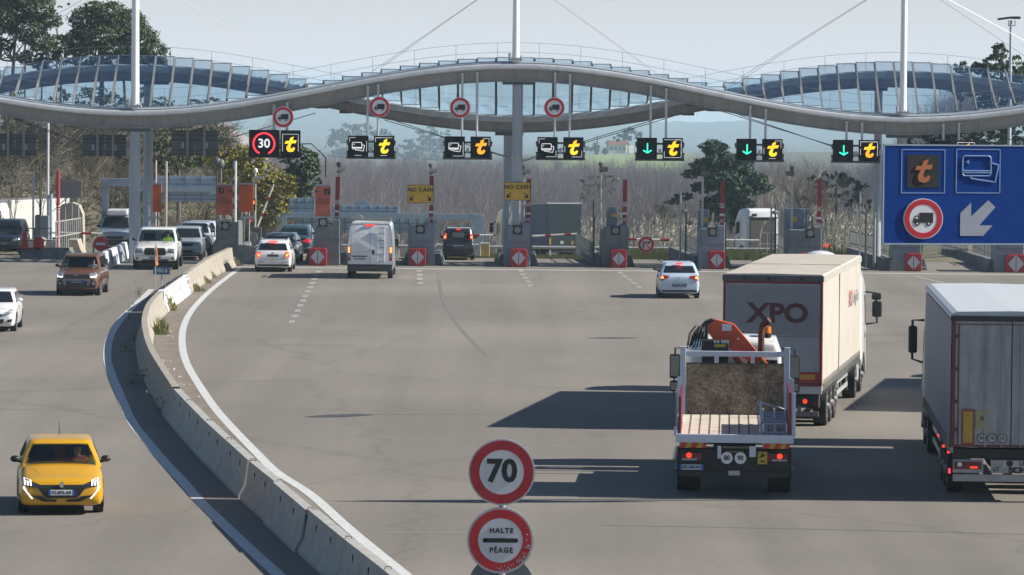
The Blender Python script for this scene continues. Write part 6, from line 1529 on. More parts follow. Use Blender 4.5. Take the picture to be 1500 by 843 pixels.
# ---- white pickup
S = dict(L=5.8, W=2.05, H=1.93, belt=1.28, hood=1.14, cowl=1.35, wst=.75, rt=-1.1, rb=-1.35, tum=.80, r=.42, ww=.28, zb=.42, square=True, driver=True, fa=1.95, ra=-1.85, tail=1.25, rimm=CHROME, ant=.08, rearglass=True, handle=CHROME, details=[
  ('grille', [[(-.50,.92),(-.52,.75),(-.44,.70),(-.02,.70),(-.02,1.04),(-.44,1.04)], [(.02,.70),(.44,.70),(.52,.75),(.50,.92),(.44,1.04),(.02,1.04)]], '+y', mat('grille_black', (.01, .01, .011), .6), .012),
  ('headlight', both([(.58,.80),(.94,.80),(.96,1.0),(.62,1.02)]), '+y', mat('headlamp_grey', (.22, .24, .27), .15, .3), .014),
  ('lower_intake', [[(-.60,.50),(-.60,.43),(.60,.43),(.60,.50)]]+both(rect(.78, .88, .50, .60)), '+y', BLACK, .012),
  ('bumper_shadow_gap', [rect(-.96, .96, .665, .675)], '+y', BLACK, .004),
  ('bonnet_scoop', both([(.26,1.235),(.50,1.255),(.52,1.275),(.28,1.25)]), '+y', BLACK, .01)])
th = PI+.03
car = make_car('white_pickup', 'large white pickup with divided black grille leaving the toll lane', S, WHT, 227, 396, th, cat='pickup truck')
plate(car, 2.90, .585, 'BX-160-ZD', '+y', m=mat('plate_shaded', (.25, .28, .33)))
b = MB(); b.bb(-.94, .94, -2.86, -1.40, 1.18, 1.30); b.build('bed_cover', BLACK, car)
b = MB(); b.bb(-.8, .8, -.4, .6, .8, 1.22); b.bb(-.7, -.16, -.6, -.4, .8, 1.62); b.bb(.16, .7, -.6, -.4, .8, 1.62); b.build('seats_and_dash', mat('interior_black', (.015, .015, .017)), car)
in_car(car, th, -.45, -.05, .92, 'driver of the white pickup in a bright yellow-green safety vest', mat('hivis_vest', (.45, .75, .05), .7, emit=None), mat('dark_hair', (.02, .015, .012), .8))
# ---- crossovers behind the pickup
SILV = paint('silver_paint', (.42, .45, .49), .06); BLK = paint('black_paint', (.018, .022, .03), .03); GRY = paint('steel_grey_paint', (.12, .15, .20), .05); DBL = paint('dark_blue_paint', (.035, .05, .085), .04); LBL = paint('pale_blue_paint', (.50, .58, .68), .08)
def suv(L_=4.25, W=1.80, H=1.60, tum=.78, **k):
    d = dict(L=L_, W=W, H=H, belt=1.05, hood=.93, cowl=1.0, wst=.42, rt=-1.5, rb=-1.9, tum=tum, r=.34, zb=.26); d.update(k); return d
FR = lambda lit=None: [('grille', [[(-.48,.83),(-.40,.68),(.40,.68),(.48,.83)]], '+y', BLACK, .012), ('lower_intake', [[(-.6,.50),(-.55,.36),(.55,.36),(.6,.50)]], '+y', BLACK, .012), ('headlight', both([(.46,.76),(.52,.70),(.80,.74),(.83,.88),(.74,.90)]), '+y', lit or LAMP_W, .014)]
make_car('silver_crossover', 'dark-roofed silver crossover with lit right lamp directly behind the white pickup', suv(mirror=BLACK, details=FR()+[('bright_trim', both([(.42,.40),(.80,.44),(.80,.50),(.66,.46),(.42,.46)]), '+y', WHT, .018)]), paint('two_tone_silver', (.30, .33, .37), .05), 270, 381, PI+.03)
make_car('pale_crossover', 'pale silver car queuing second behind the white pickup', suv(details=FR()), SILV, 283, 373, PI+.03)
make_car('pale_blue_car', 'pale blue car farthest in the queue behind the white pickup', suv(H=1.5, details=FR()), LBL, 293, 367.5, PI+.03)
car = make_car('black_people_carrier', 'black car with dimmed lights cut by the left edge, waiting at an inbound lane', suv(4.4, 1.9, 1.75, .80, belt=1.12, hood=1.0, details=FR()+[('chrome_strip', both([(.42,.86),(.82,.90),(.82,.925),(.42,.89)]), '+y', CHROME, .018)]), BLK, 4, 374, PI)
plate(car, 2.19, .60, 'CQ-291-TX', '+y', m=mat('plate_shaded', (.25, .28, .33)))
make_car('grey_blue_offroader', 'tall grey-blue off-road car with roof box waiting behind the portal', suv(4.6, 1.85, 1.85, .82, belt=1.2, hood=1.12, mirror=BLACK, r=.37, details=FR()+[('bumper', [[(-.85,.36),(-.85,.66),(.85,.66),(.85,.36)]], '+y', mat('dark_bumper', (.03, .032, .036)), .010)]), paint('grey_blue_paint', (.22, .29, .38), .1), 168, 370, PI)
o = MB().bb(-.55, .55, -1.0, .9, 0, .34).build('roof_box', WHT2, loc=(G(168, 370).x, G(168, 370).y+2.3, 1.86), bevel=.1); tag(o, 'pale roof box on top of the grey-blue off-road car', 'roof box')

# ---- outbound cars (seen from behind)
def tail_lamp(m, p): return ('tail_light', both(p), '-y', m, .014)
RB = lambda lit: ('brake_light', [rect(-.16, .16, 0, 0)], '-y', lit, .02)
# white estate
S = dict(L=4.35, W=1.74, H=1.48, belt=.98, hood=.86, cowl=1.05, wst=.45, rt=-1.80, rb=-2.08, tum=.76, r=.31, tail=1.0, mirror=WHT, rails=CHROME, rgz=.04, details=[
  ('tail_light', both([(.56,.92),(.60,.70),(.76,.68),(.82,.80),(.80,.93),(.70,.97)]), '-y', LAMP_RL, .014), ('lamp_inset', both([(.60,.74),(.70,.74),(.72,.86),(.62,.86)]), '-y', LAMP_OL, .022),
  ('bumper_base', [[(-.76,.22),(-.80,.36),(.80,.36),(.76,.22)]], '-y', BLACK, .012), ('reflector', both(rect(.42, .70, .47, .495)), '-y', LAMP_R, .014), ('hatch_gap', [rect(-.56, .56, .60, .61), rect(-.62,.62,.925,.932)], '-y', BLACK, .004), ('badge', [circ(0, .90, .035, 10)], '-y', CHROME, .012)])
car = make_car('white_estate_car', 'white estate car with lit brake lights nearest the toll island in the left outbound lane', S, WHT, 399.5, 399, 0.0)
plate(car, -2.195, .77, 'BF-214-PT', '-y', m=mat('plate_grey', (.12, .13, .14), .5))
b = MB(); b.bb(-.21, .21, -2.03, -1.86, 1.405, 1.45); b.build('brake_light', LAMP_RL, car)
# grey hatch and dark blue hatch
def hatch(**k):
    d = dict(L=4.25, W=1.79, H=1.47, belt=1.0, hood=.88, cowl=1.0, wst=.40, rt=-1.45, rb=-1.98, tum=.75, r=.32, tail=1.02, rgz=.05); d.update(k); return d
REAR = lambda lit: [('tail_light', both([(.42,.86),(.44,.76),(.80,.72),(.84,.84),(.78,.95),(.60,.93)]), '-y', lit, .014), ('bumper_base', [[(-.78,.24),(-.82,.38),(.82,.38),(.78,.24)]], '-y', BLACK, .012), ('hatch_gap', [rect(-.52, .52, .58, .59)], '-y', BLACK, .004)]
make_car('grey_hatchback', 'steel grey hatchback directly in front of the white estate car', hatch(details=REAR(LAMP_R)), GRY, 409, 386, -.03)
make_car('dark_blue_suv', 'dark blue-green car with dull red lamps at the head of the left outbound lane', hatch(H=1.60, belt=1.08, tail=1.1, details=REAR(mat('red_lens_half', (.45, .02, .04), .2, emit=(1, .02, .06), es=.25))+[('bright_trim', both([(.50,.44),(.76,.46),(.80,.56),(.70,.52)]), '-y', SILV, .016)]), paint('dark_teal_paint', (.03, .07, .095), .05), 431, 377, -.03)
# small dark mpv
S = dict(L=3.65, W=1.64, H=1.60, belt=.98, hood=.95, cowl=.95, wst=.5, rt=-1.55, rb=-1.76, tum=.82, r=.29, square=True, tail=1.0, rgz=.08, rails=BLACK, details=[
  ('bumper_base', [[(-.74,.26),(-.76,.50),(.76,.50),(.74,.26)]], '-y', mat('dark_bumper', (.03, .032, .036)), .012), ('hatch_trim', [rect(-.28, .28, .735, .75)], '-y', CHROME, .016), ('reflector', both(circ(.62, .60, .045, 10)), '-y', LAMP_R, .016)])
car = make_car('small_dark_car', 'small black high-roofed car with bright lamps in the middle outbound lane', S, BLK, 671, 381.5, 0.0)
b = MB()
for sd in (-1, 1): b.prism([(sd*.62, 1.06), (sd*.74, 1.06), (sd*.66, 1.34), (sd*.58, 1.34)], -1.80, -1.6)
b.build('tail_light', LAMP_RL, car)
b = MB()
for sd in (-1, 1): b.disc(sd*.66, 1.16, .055, -1.815, -1.80, 12)
b.build('lit_lamp', LAMP_OL, car)
b = MB(); b.bb(-.13, .13, -1.66, -1.5, 1.52, 1.57); b.build('brake_light', LAMP_RL, car)
b = MB(); b.prism([(-.30, 1.15), (.30, 1.15), (.32, 1.38), (-.28, 1.40)], -1.735, -1.725); b.build('painted_window_light', mat('painted_reflection', (.16, .20, .19), .15), car)  # paler panel: bright reflection in the rear window put into its colour
plate(car, -1.84, .62, 'DW-517-GK', '-y', m=mat('plate_grey', (.12, .13, .14)))
# light blue hatch
LB = mat('light_blue_white_paint', (.42, .53, .66), .28, var=.02, coat=.9)
S = dict(L=3.94, W=1.73, H=1.50, belt=1.02, hood=.9, cowl=1.0, wst=.35, rt=-1.35, rb=-1.86, tum=.74, r=.31, tail=1.02, mirror=BLACK, rgz=.05, details=[
  ('tail_light', both([(.43,.95),(.45,.86),(.62,.82),(.66,.76),(.80,.74),(.81,.92),(.74,.98),(.56,.96)]), '-y', LAMP_R, .014), ('lit_lamp', both([(.64,.84),(.76,.83),(.78,.93),(.68,.94)]), '-y', LAMP_OL, .024),
  ('reversing_lens', both([(.66,.72),(.80,.71),(.80,.755),(.68,.765)]), '-y', mat('clear_lens', (.3, .32, .36), .2), .016),
  ('bumper_base', [[(-.78,.22),(-.80,.31),(-.70,.36),(.70,.36),(.80,.31),(.78,.22)]], '-y', BLACK, .012), ('plate_recess', [[(-.32,.63),(-.28,.48),(.28,.48),(.32,.63)]], '-y', mat('recess_blue', (.13, .18, .25), .4), .010), ('hatch_gap', [rect(-.58, .58, .70, .706)], '-y', mat('seam_dark', (.10, .115, .13)), .004),
  ('badge', [[(-.05,.86),(0,.90),(.05,.86),(.05,.84),(0,.88),(-.05,.84)], [(-.05,.82),(0,.86),(.05,.82),(.05,.80),(0,.84),(-.05,.80)]], '-y', CHROME, .014)])
car = make_car('light_blue_hatchback', 'light blue hatchback with orange lit tail lights braking in the open plaza', S, LB, 995, 438, 0.0)
plate(car, -1.985, .555, 'DJ-926-HN', '-y', m=mat('plate_grey2', (.3, .33, .38), .5))
b = MB(); b.bb(-.14, .14, -1.62, -1.45, 1.42, 1.47); b.build('brake_light', LAMP_RL, car)

# ---- white panel van
c = G(541.5, 409); van = empty('white_van', (c.x, c.y+2.98, 0), label='tall white panel van with roof rack and rear ladder in the second outbound lane', cat='van')
VW = paint('van_white', (.66, .69, .74), .10)
rings = []
for (y, z0, z1, k) in catmull([(-2.96, .52, 2.42, .965), (-2.90, .36, 2.48, .99), (-2.7, .34, 2.50, 1), (0, .34, 2.52, 1), (1.1, .34, 2.48, 1), (1.55, .34, 2.2, .99), (2.0, .34, 1.60, .98), (2.5, .34, 1.22, .95), (2.85, .36, 1.02, .86), (2.95, .45, .85, .78)], 4):
    w = 1.025*k; h = z1-z0; pr = [(0, z0), (w*.9, z0), (w, z0+.08), (w*1.0, z0+h*.42), (w*.99, z0+h*.6), (w*.955, z0+h*.80), (w*.915, z0+h*.94), (w*.84, z1-.01), (w*.4, z1+.015), (0, z1+.02)]
    rings.append([(x, y, z) for x, z in pr]+[(-x, y, z) for x, z in pr[-2:0:-1]])
lv = loft(rings); b = MB(); b.add(*lv); b.build('body', VW, van, smooth=True); vb = bvh_of(*lv)
for y in (2.0, -2.0):
    for sd in (-1, 1):
        wheel(van, sd*.90, y, .34, .225, STEELRIM, sd)
        decal('wheel_arch', [[(y+.42*math.cos(R(a)), .34+.42*math.sin(R(a))) for a in range(0, 181, 15)]], '+x' if sd > 0 else '-x', vb, BLACK, van, .004)
decal('bumper', [[(-.98,.40),(-1.0,.66),(1.0,.66),(.98,.40)]], '-y', vb, mat('dark_bumper', (.03, .032, .036)), van, .02)
b = MB(); b.bb(-1.0, 1.0, -3.06, -2.9, .34, .52); b.build('step', mat('dark_bumper', (.03, .032, .036)), van, bevel=.02)
decal('tail_light', both([(.885,.82),(1.0,.82),(1.0,1.46),(.885,1.46)]), '-y', vb, mat('van_lens', (.30, .02, .02), .2), van, .014)
decal('lit_lamp', both([(.90,1.18),(.99,1.18),(.99,1.44),(.90,1.44)]), '-y', vb, LAMP_OL, van, .022)
decal('reversing_lens', both([(.90,.98),(.99,.98),(.99,1.14),(.90,1.14)]), '-y', vb, mat('clear_lens', (.3, .32, .36)), van, .022)
GAP = mat('door_gap_blue', (.16, .19, .24), .6)
decal('door_gap', [rect(.0, .016, .70, 2.36), rect(-.86, -.85, .70, 2.30), rect(.86, .87, .70, 2.30)], '-y', vb, GAP, van, .004)
decal('panel_crease', [rect(-.80, -.05, 1.22, 1.23), rect(.05, .78, 2.02, 2.025), rect(-.80, -.05, 2.02, 2.025)], '-y', vb, GAP, van, .004)
decal('door_handle', [rect(-.80, -.12, 1.0, 1.045)], '-y', vb, BLACK, van, .02); decal('latch', [[(.10,1.10),(.19,1.10),(.20,1.30),(.15,1.33),(.10,1.30)]], '-y', vb, BLACK, van, .02)
decal('side_panel_gap', [[(-.2,.5),(-.185,.5),(-.185,2.1),(-.2,2.1)], [(1.0,.5),(1.015,.5),(1.015,2.1),(1.0,2.1)]], '+x', vb, GAP, van, .004)
decal('side_window', [[(1.15,1.35),(2.1,1.32),(1.6,1.95),(1.2,2.0)]], '+x', vb, GLASS_D, van, .006); decal('side_window', [[(1.15,1.35),(2.1,1.32),(1.6,1.95),(1.2,2.0)]], '-x', vb, GLASS_D, van, .006); decal('windscreen', [[(-.85,1.38),(.85,1.38),(.75,2.15),(-.75,2.15)]], '+y', vb, GLASS_D, van, .006)
text('ED-778-MQ', .10, INK, van, (-.46, -2.99, .90), '-y', bold=.002)
b = MB(); b.bb(-.22, .20, -3.0, -2.86, 2.40, 2.47); b.build('brake_light', LAMP_RL, van, bevel=.02)
b = MB()
for z in (.78, 1.12, 1.42, 1.75, 2.06, 2.30): b.cyl((.36, -3.02, z), (.66, -3.02, z), .013, None, 6)
b.build('ladder_rungs', mat('rung_grey', (.10, .12, .15), .5), van)
b = MB(); b.cyl((.36, -3.02, .76), (.36, -3.02, 2.34), .012, None, 6); b.cyl((.66, -3.02, .76), (.66, -3.02, 2.34), .012, None, 6); b.build('ladder_rails', VW, van)
b = MB(); b.cyl((-.92, -2.6, 2.66), (.92, -2.6, 2.62), .028, None, 6); b.cyl((-.92, -1.2, 2.66), (.92, -1.2, 2.62), .028, None, 6); b.cyl((-.92, .2, 2.66), (.92, .2, 2.62), .028, None, 6)
for sx in (-.88, .88): b.cyl((sx, -2.6, 2.64), (sx, .2, 2.64), .02, None, 6); b.cyl((sx*.9, -2.6, 2.42), (sx, -2.6, 2.64), .02, None, 6); b.cyl((sx*.9, .2, 2.42), (sx, .2, 2.64), .02, None, 6)
b.build('roof_rack', POSTD, van)
b = MB(); b.prism([(-.80, 2.68), (-.35, 2.68), (-.42, 2.80), (-.52, 2.86), (-.68, 2.84), (-.76, 2.78)], -1.6, -1.3); b.build('roof_vent', mat('grey_vent', (.25, .25, .27), .6), van)
for sd in (-1, 1): b = MB(); b.bb(sd*1.08-.09, sd*1.08+.09, 1.55, 1.68, 1.28, 1.66); b.cyl((sd*1.0, 1.6, 1.4), (sd*1.08, 1.6, 1.4), .03, None, 6); b.build('mirror', BLACK, van, bevel=.03)
# ================================================================== LORRIES
def twheel(g, x, y, r=.50, w=.30, side=1, m=STEELRIM, name='wheel'):
    b = MB(); b.cyl((x-w/2, y, r), (x+w/2, y, r), r*.97, None, 30); b.cyl((x-w*.4, y, r), (x+w*.4, y, r), r, None, 30); t = b.build(name, RUBBER, g, smooth=True)
    o = x+side*w/2; b = MB(); b.cyl((o-side*.06, y, r), (o+side*.004, y, r), r*.56, r*.58, 20); b.cyl((o, y, r), (o+side*.07, y, r), r*.22, r*.16, 12); b.build('rim', m, t, smooth=True)
    b = MB()
    for k in range(8): a = 2*PI*k/8; b.cyl((o, y+math.cos(a)*r*.38, r+math.sin(a)*r*.38), (o+side*.012, y+math.cos(a)*r*.38, r+math.sin(a)*r*.38), .05, None, 8)
    b.build('rim_holes', BLACK, t); return t
CURT = mat('beige_curtain', (.46, .43, .385), .6, var=.05, scale=1.2, dirt=.55, dirtcol=(.30, .27, .23), streak=True)
ROOFB = mat('beige_roof_sheet', (.50, .455, .39), .6, var=.06, scale=.8, dirt=.45, dirtcol=(.36, .32, .27))
DOORG = mat('grey_rear_doors', (.33, .35, .385), .5, var=.04, dirt=.25, dirtcol=(.2, .2, .2), streak=True)
CHASS = mat('chassis_black', (.018, .019, .021), .7, var=.3)
def cab(g, y0, w, h, m, z0=.45, length=2.3, roof_def=True, mirrors=True):
    """tractor cab, back at y0, front at y0+length"""
    hw = w/2; rings = []
    for (y, za, zt, k) in catmull([(0, z0+.5, h-.25, .90), (.05, z0+.5, h-.12, .97), (.3, z0+.3, h, 1), (length*.55, z0, h-.02, 1), (length-.45, z0, h-.28, 1), (length-.15, z0, h-.9, .98), (length-.03, z0, 1.75, .95), (length, z0+.1, 1.2, .92)], 4):
        W_ = hw*k; H_ = zt-za; pr = [(0, za), (W_*.94, za), (W_, za+.08), (W_, za+H_*.55), (W_*.97, za+H_*.85), (W_*.86, zt-.03), (W_*.5, zt), (0, zt+.01)]
        rings.append([(x, y0+y, z) for x, z in pr]+[(-x, y0+y, z) for x, z in pr[-2:0:-1]])
    lv = loft(rings); b = MB(); b.add(*lv); o = b.build('cab', m, g, smooth=True); bv = bvh_of(*lv)
    L_ = length
    for ax in ('+x', '-x'):
        decal('side_window', [[(y0+L_-.95, 2.0), (y0+L_-.22, 1.85), (y0+L_-.42, 2.75), (y0+L_-.95, 2.8)]], ax, bv, GLASS_D, g, .006)
        decal('door_gap', [[(y0+L_-1.05, .9), (y0+L_-1.03, .9), (y0+L_-1.03, 2.9), (y0+L_-1.05, 2.9)]], ax, bv, BLACK, g, .004)
        decal('door_handle', [[(y0+L_-.98, 1.55), (y0+L_-.82, 1.55), (y0+L_-.82, 1.70), (y0+L_-.98, 1.70)]], ax, bv, BLACK, g, .01)
        decal('wheel_arch', [[(y0+L_-1.35+.62*math.cos(R(a)), .5+.66*math.sin(R(a))) for a in range(0, 181, 15)]], ax, bv, BLACK, g, .008)
        decal('side_grille', [[(y0+L_-.3, .95), (y0+L_-.12, .95), (y0+L_-.12, 1.6), (y0+L_-.3, 1.6)]], ax, bv, BLACK, g, .006)
    decal('windscreen', [[(-1.05, 1.8), (1.05, 1.8), (.98, 2.75), (-.98, 2.75)]], '+y', bv, GLASS_D, g, .006); decal('front_grille', [[(-.8, .9), (.8, .9), (.8, 1.6), (-.8, 1.6)]], '+y', bv, BLACK, g, .01)
    if mirrors:
        for sd in (-1, 1):
            b = MB(); yy = y0+L_-.20
            b.tube([(sd*(hw-.05), yy, 2.85), (sd*(hw+.26), yy+.02, 2.82), (sd*(hw+.30), yy+.02, 1.95), (sd*(hw-.02), yy, 1.9)], .03, 6); b.build('mirror_arm', BLACK, g)
            b = MB(); b.bb(sd*(hw+.30)-.14, sd*(hw+.30)+.14, yy-.10, yy+.08, 2.12, 2.58); b.build('mirror', BLACK, g, bevel=.05)
            b = MB(); b.bb(sd*(hw+.28)-.14, sd*(hw+.28)+.14, yy-.10, yy+.10, 2.62, 2.82); b.build('mirror', BLACK, g, bevel=.05)
    return bv
def cargo_text(s, size, m, g, loc, f, **k): return text(s, size, m, g, loc, f, **k)
# ---------------------------------------------------------------- long articulated lorry with XPO
c = G(1130, 631); TH = -.15
t = empty('articulated_lorry', (c.x, c.y, 0), rz=TH, label='long beige articulated lorry with three big dark red letters on its red framed rear doors', cat='lorry')
hw = 1.275; TL = 13.6; zf_, zt_ = 1.16, 3.98
RED = mat('red_frame', (.20, .012, .025), .5, dirt=.25)
b = MB(); b.bb(-hw+.03, hw-.03, 0.06, TL-.05, zf_, zt_-.05); b.build('box_body', CURT, t)
# curtain with soft folds
def curtain(sd, m, y0, y1, z0, z1, parent, amp=.018, name='curtain', n=170, seams=(), wave=.42):
    vs, fs = [], []
    for i in range(n+1):
        y = lerp(y0, y1, i/n)
        for j, z in enumerate((z0, lerp(z0, z1, .25), lerp(z0, z1, .5), lerp(z0, z1, .75), z1)):
            x = sd*(hw+.004+amp*(.5+.5*math.sin(y*2*PI/wave+.7*math.sin(z*2+y)))*(.3+.7*math.sin(PI*min(1, (j+.4)/4.4))))
            vs.append((x, y, z))
    for i in range(n):
        for j in range(4): a = i*5+j; fs.append((a, a+1, a+6, a+5) if sd < 0 else (a, a+5, a+6, a+1))
    b = MB(); b.add(vs, fs); return b.build(name, m, parent, smooth='all', fixn=False)
for sd in (-1, 1):
    cu = curtain(sd, CURT, .08, TL-.02, zf_+.02, zt_-.14, t, .012, wave=.85)
    b = MB(); b.bb(sd*(hw+.012), sd*(hw+.035), 5.4, 5.46, zf_, zt_-.12); b.build('curtain_joint', mat('joint_grey', (.30, .30, .30), .5, .3), t)
    b = MB(); b.bb(sd*(hw-.02), sd*(hw+.03), .02, TL, zt_-.15, zt_); b.build('top_rail', mat('rail_beige', (.50, .48, .45), .4, .2), t)
    b = MB()
    y = .25
    while y < TL-.2:
        b.prismx([(y-.04, zf_+.02), (y+.04, zf_+.02), (y+.03, zf_+.16), (y-.03, zf_+.16)], sd*(hw+.03), sd*(hw+.045)); b.bb(sd*(hw+.02), sd*(hw+.04), y-.015, y+.015, zf_-.20, zf_+.03); y += .36
    b.bb(sd*(hw+.026), sd*(hw+.032), .2, TL-.2, zf_+.02, zf_+.06); b.build('curtain_straps', mat('strap_grey', (.24, .24, .23), .7), t)
    b = MB(); b.bb(sd*(hw-.06), sd*(hw+.0), .02, TL, zf_-.14, zf_-.005); b.build('side_rail', mat('rail_grey', (.30, .29, .27), .6, dirt=.4), t)
b = MB(); b.prism([(-hw-.02, zt_+.001), (hw+.02, zt_+.001), (hw-.02, zt_+.035), (0, zt_+.055), (-hw+.02, zt_+.035)], 0, TL); b.build('roof', ROOFB, t)
b = MB(); b.bb(-hw-.01, hw+.01, 6.0, 6.04, zt_+.05, zt_+.062) ; b.build('roof_seam', mat('seam_beige', (.35, .33, .30), .6), t)
b = MB(); b.bb(-hw-.02, hw+.02, -.06, .04, zt_-.14, zt_-.0); b.build('top_header', mat('header_dark', (.08, .08, .09), .5), t)
b = MB()
for x in (-.72, -.1, .75): b.bb(x-.05, x+.05, -.09, -.06, zt_-.10, zt_-.03)
b.build('marker_lamp', BLACK, t)
b = MB(); b.bb(-hw, -hw+.055, -.05, .05, zf_, zt_-.14); b.bb(hw-.055, hw, -.05, .05, zf_, zt_-.14); b.bb(-hw+.055, hw-.055, -.05, .05, zt_-.20, zt_-.14); b.bb(-hw+.055, hw-.055, -.05, .05, zf_, zf_+.10); b.build('rear_frame', RED, t)
for x0, x1 in ((-hw+.06, -.012), (.012, hw-.06)):
    b = MB(); b.bb(x0, x1, -.03, .04, zf_+.10, zt_-.20); b.build('rear_door', DOORG, t)
zmid = zt_-1.55
b = MB(); b.bb(-hw+.06, hw-.06, -.036, -.031, zmid-.02, zmid+.01); b.build('door_crease', mat('crease', (.20, .21, .23), .5), t)
b = MB(); b.bb(-hw+.10, hw-.10, -.034, -.031, zmid+.03, zt_-.25); b.build('upper_panel', mat('dull_panel', (.25, .26, .285), .5, var=.03, dirt=.2), t)
text('XPO', .68, mat('dark_red_letters', (.10, .018, .028), .5), t, (.14, -.042, zt_-.98), '-y', bold=.024, sx=1.12)
b = MB(); b.bb(.33, 1.20, -.05, -.032, zf_+.11, zf_+.36); b.build('red_reflector', mat('red_refl', (.38, .02, .03), .3), t); b = MB(); b.bb(.42, 1.11, -.056, -.051, zf_+.17, zf_+.30); b.build('yellow_reflector', mat('yellow_refl', (.50, .28, .03), .3), t)
b = MB(); b.bb(-hw, hw, -.03, .1, zf_-.2, zf_-.01); b.build('rear_sill', mat('sill_white', (.45, .46, .48), .5), t)
b = MB(); b.bb(-.45, .45, .1, TL-1, .75, 1.02); b.bb(-1.2, 1.2, .02, .5, .60, .96); b.build('chassis', CHASS, t)
b = MB(); b.bb(-1.2, 1.2, -.02, .1, .38, .50); b.bb(-.75, -.65, 0, .08, .5, .7); b.bb(.65, .75, 0, .08, .5, .7); b.build('rear_guard', mat('guard_grey', (.12, .12, .125), .6), t)
b = MB()
for sd in (-1, 1): b.bb(sd*.55, sd*1.18, -.04, .05, .66, .86)
b.build('lamp_unit', BLACK, t)
b = MB()
for sd in (-1, 1): b.disc(sd*.86, .77, .06, -.06, -.04, 14)
b.build('tail_light', LAMP_RL, t)
b = MB()
for sd in (-1, 1): b.disc(sd*1.14, .72, .045, -.062, -.04, 12)
b.build('side_marker', LAMP_R, t)
b = MB(); b.bb(-.35, .15, -.05, -.02, .58, .66); b.build('plate_lamp', SIGNWHITE, t)
for y in (2.1, 3.42, 4.74):
    for sd in (-1, 1): twheel(t, sd*1.09, y, .50, .34, sd)
for sd in (-1, 1):
    b = MB()
    for z in (.55, .85): b.bb(sd*1.22, sd*1.25, 5.5, 9.4, z, z+.12)
    for y in (5.6, 7.4, 9.3): b.bb(sd*1.19, sd*1.22, y, y+.07, .5, 1.0)
    b.build('side_guard', mat('guard_alu', (.45, .46, .47), .45, .3), t)
    b = MB(); b.bb(sd*1.0, sd*1.22, 9.55, 9.9, .4, 1.0); b.build('landing_leg', CHASS, t)
for sd in (-1, 1):
    o = cargo_text('XPO', .62, mat('faded_red_letters', (.50, .20, .20), .6), t, (sd*(hw+.032), (9.6 if sd > 0 else 11.9), 2.95), '+x' if sd > 0 else '-x', bold=.012)
    o = cargo_text('Logistics', .50, mat('faded_grey_letters', (.30, .31, .33), .6), t, (sd*(hw+.032), (11.6 if sd > 0 else 9.8), 2.95), '+x' if sd > 0 else '-x', bold=.006)
# tractor
cab(t, TL+.55, 2.58, 3.75, WHT, length=2.25)
b = MB(); b.bb(-.5, .5, TL-3.0, TL+2.0, .6, 1.0); b.bb(-1.15, 1.15, TL-1.3, TL-.6, .55, 1.0); b.build('tractor_chassis', CHASS, t)
for sd in (-1, 1):
    b = MB(); b.bb(sd*.75, sd*1.2, TL-.3, TL+.9, .35, 1.05); b.build('fuel_tank', mat('tank_pale', (.45, .46, .47), .4, .3), t, bevel=.08)
    twheel(t, sd*1.07, TL-1.1, .50, .36, sd); twheel(t, sd*1.07, TL+1.45, .50, .31, sd)
    b = MB(); b.prismx([(TL-1.8, 1.05), (TL-1.5, 1.15), (TL-.7, 1.15), (TL-.4, 1.05), (TL-.4, .95), (TL-1.8, .95)], sd*.9, sd*1.24); b.build('mudguard', WHT, t)
b = MB(); b.ell((0, TL+1.5, 3.86), (.50, .45, .22), 16, 8); b.build('roof_spoiler', WHT, t, smooth='all')

# ---------------------------------------------------------------- right hand trailer (Lithuanian)
c = G(1388, 735); t = empty('grey_articulated_lorry', (c.x+1.33, c.y, 0), rz=-.053, label='grey tarpaulin articulated lorry with pale blue-white roof, cut by the right edge', cat='lorry')
TL = 13.6; TARPG = mat('grey_tarpaulin', (.22, .23, .28), .6, var=.05, dirt=.3, streak=True); ROOFW = mat('pale_roof_sheet', (.50, .54, .58), .5, var=.04, dirt=.12)
DG = mat('grey_dirty_doors', (.29, .31, .335), .5, var=.10, dirt=.7, dirtcol=(.12, .125, .13), streak=True); REDD = mat('dull_red_frame', (.12, .014, .022), .5, dirt=.3)
b = MB(); b.bb(-hw+.03, hw-.03, .06, TL, zf_, 3.93); b.build('box_body', TARPG, t)
for sd in (-1, 1):
    curtain(sd, TARPG, .06, TL, zf_+.02, 3.86, t, .022, wave=.6)
    b = MB(); y = .2
    while y < TL-.2: b.bb(sd*(hw+.03), sd*(hw+.05), y-.03, y+.03, zf_-.1, zf_+.14); y += .3
    b.bb(sd*(hw+.026), sd*(hw+.034), .2, TL-.2, zf_+.02, zf_+.06); b.build('curtain_straps', mat('strap_grey', (.24, .24, .23)), t)
    b = MB(); b.bb(sd*(hw-.06), sd*(hw+.02), .02, TL, zf_-.12, zf_-.005); b.build('side_rail', mat('rail_pale', (.25, .26, .27), .5, .3, dirt=.4), t)
b = MB(); b.prism([(-hw-.03, 3.9), (hw+.03, 3.9), (hw+.01, 4.0), (hw-.12, 4.05), (0, 4.07), (-hw+.12, 4.05), (-hw-.01, 4.0)], .0, TL); b.build('roof', ROOFW, t, bevel=.02)
b = MB(); b.bb(-hw-.03, hw+.03, -.07, .02, 3.86, 3.97); b.build('top_header', BLACK, t)
b = MB(); b.bb(-hw, -hw+.07, -.05, .05, zf_, 3.86); b.bb(hw-.07, hw, -.05, .05, zf_, 3.86); b.bb(-hw+.07, hw-.07, -.045, .05, 3.78, 3.80); b.bb(-hw+.07, hw-.07, -.045, .05, zf_+.02, zf_+.06); b.bb(-hw+.13, -hw+.16, -.045, .05, zf_+.06, 3.78); b.build('rear_frame', REDD, t)
for x0, x1 in ((-hw+.075, -.014), (.014, hw-.075)):
    b = MB(); b.bb(x0, x1, -.03, .04, zf_+.06, 3.86); b.build('rear_door', DG, t)
b = MB(); 
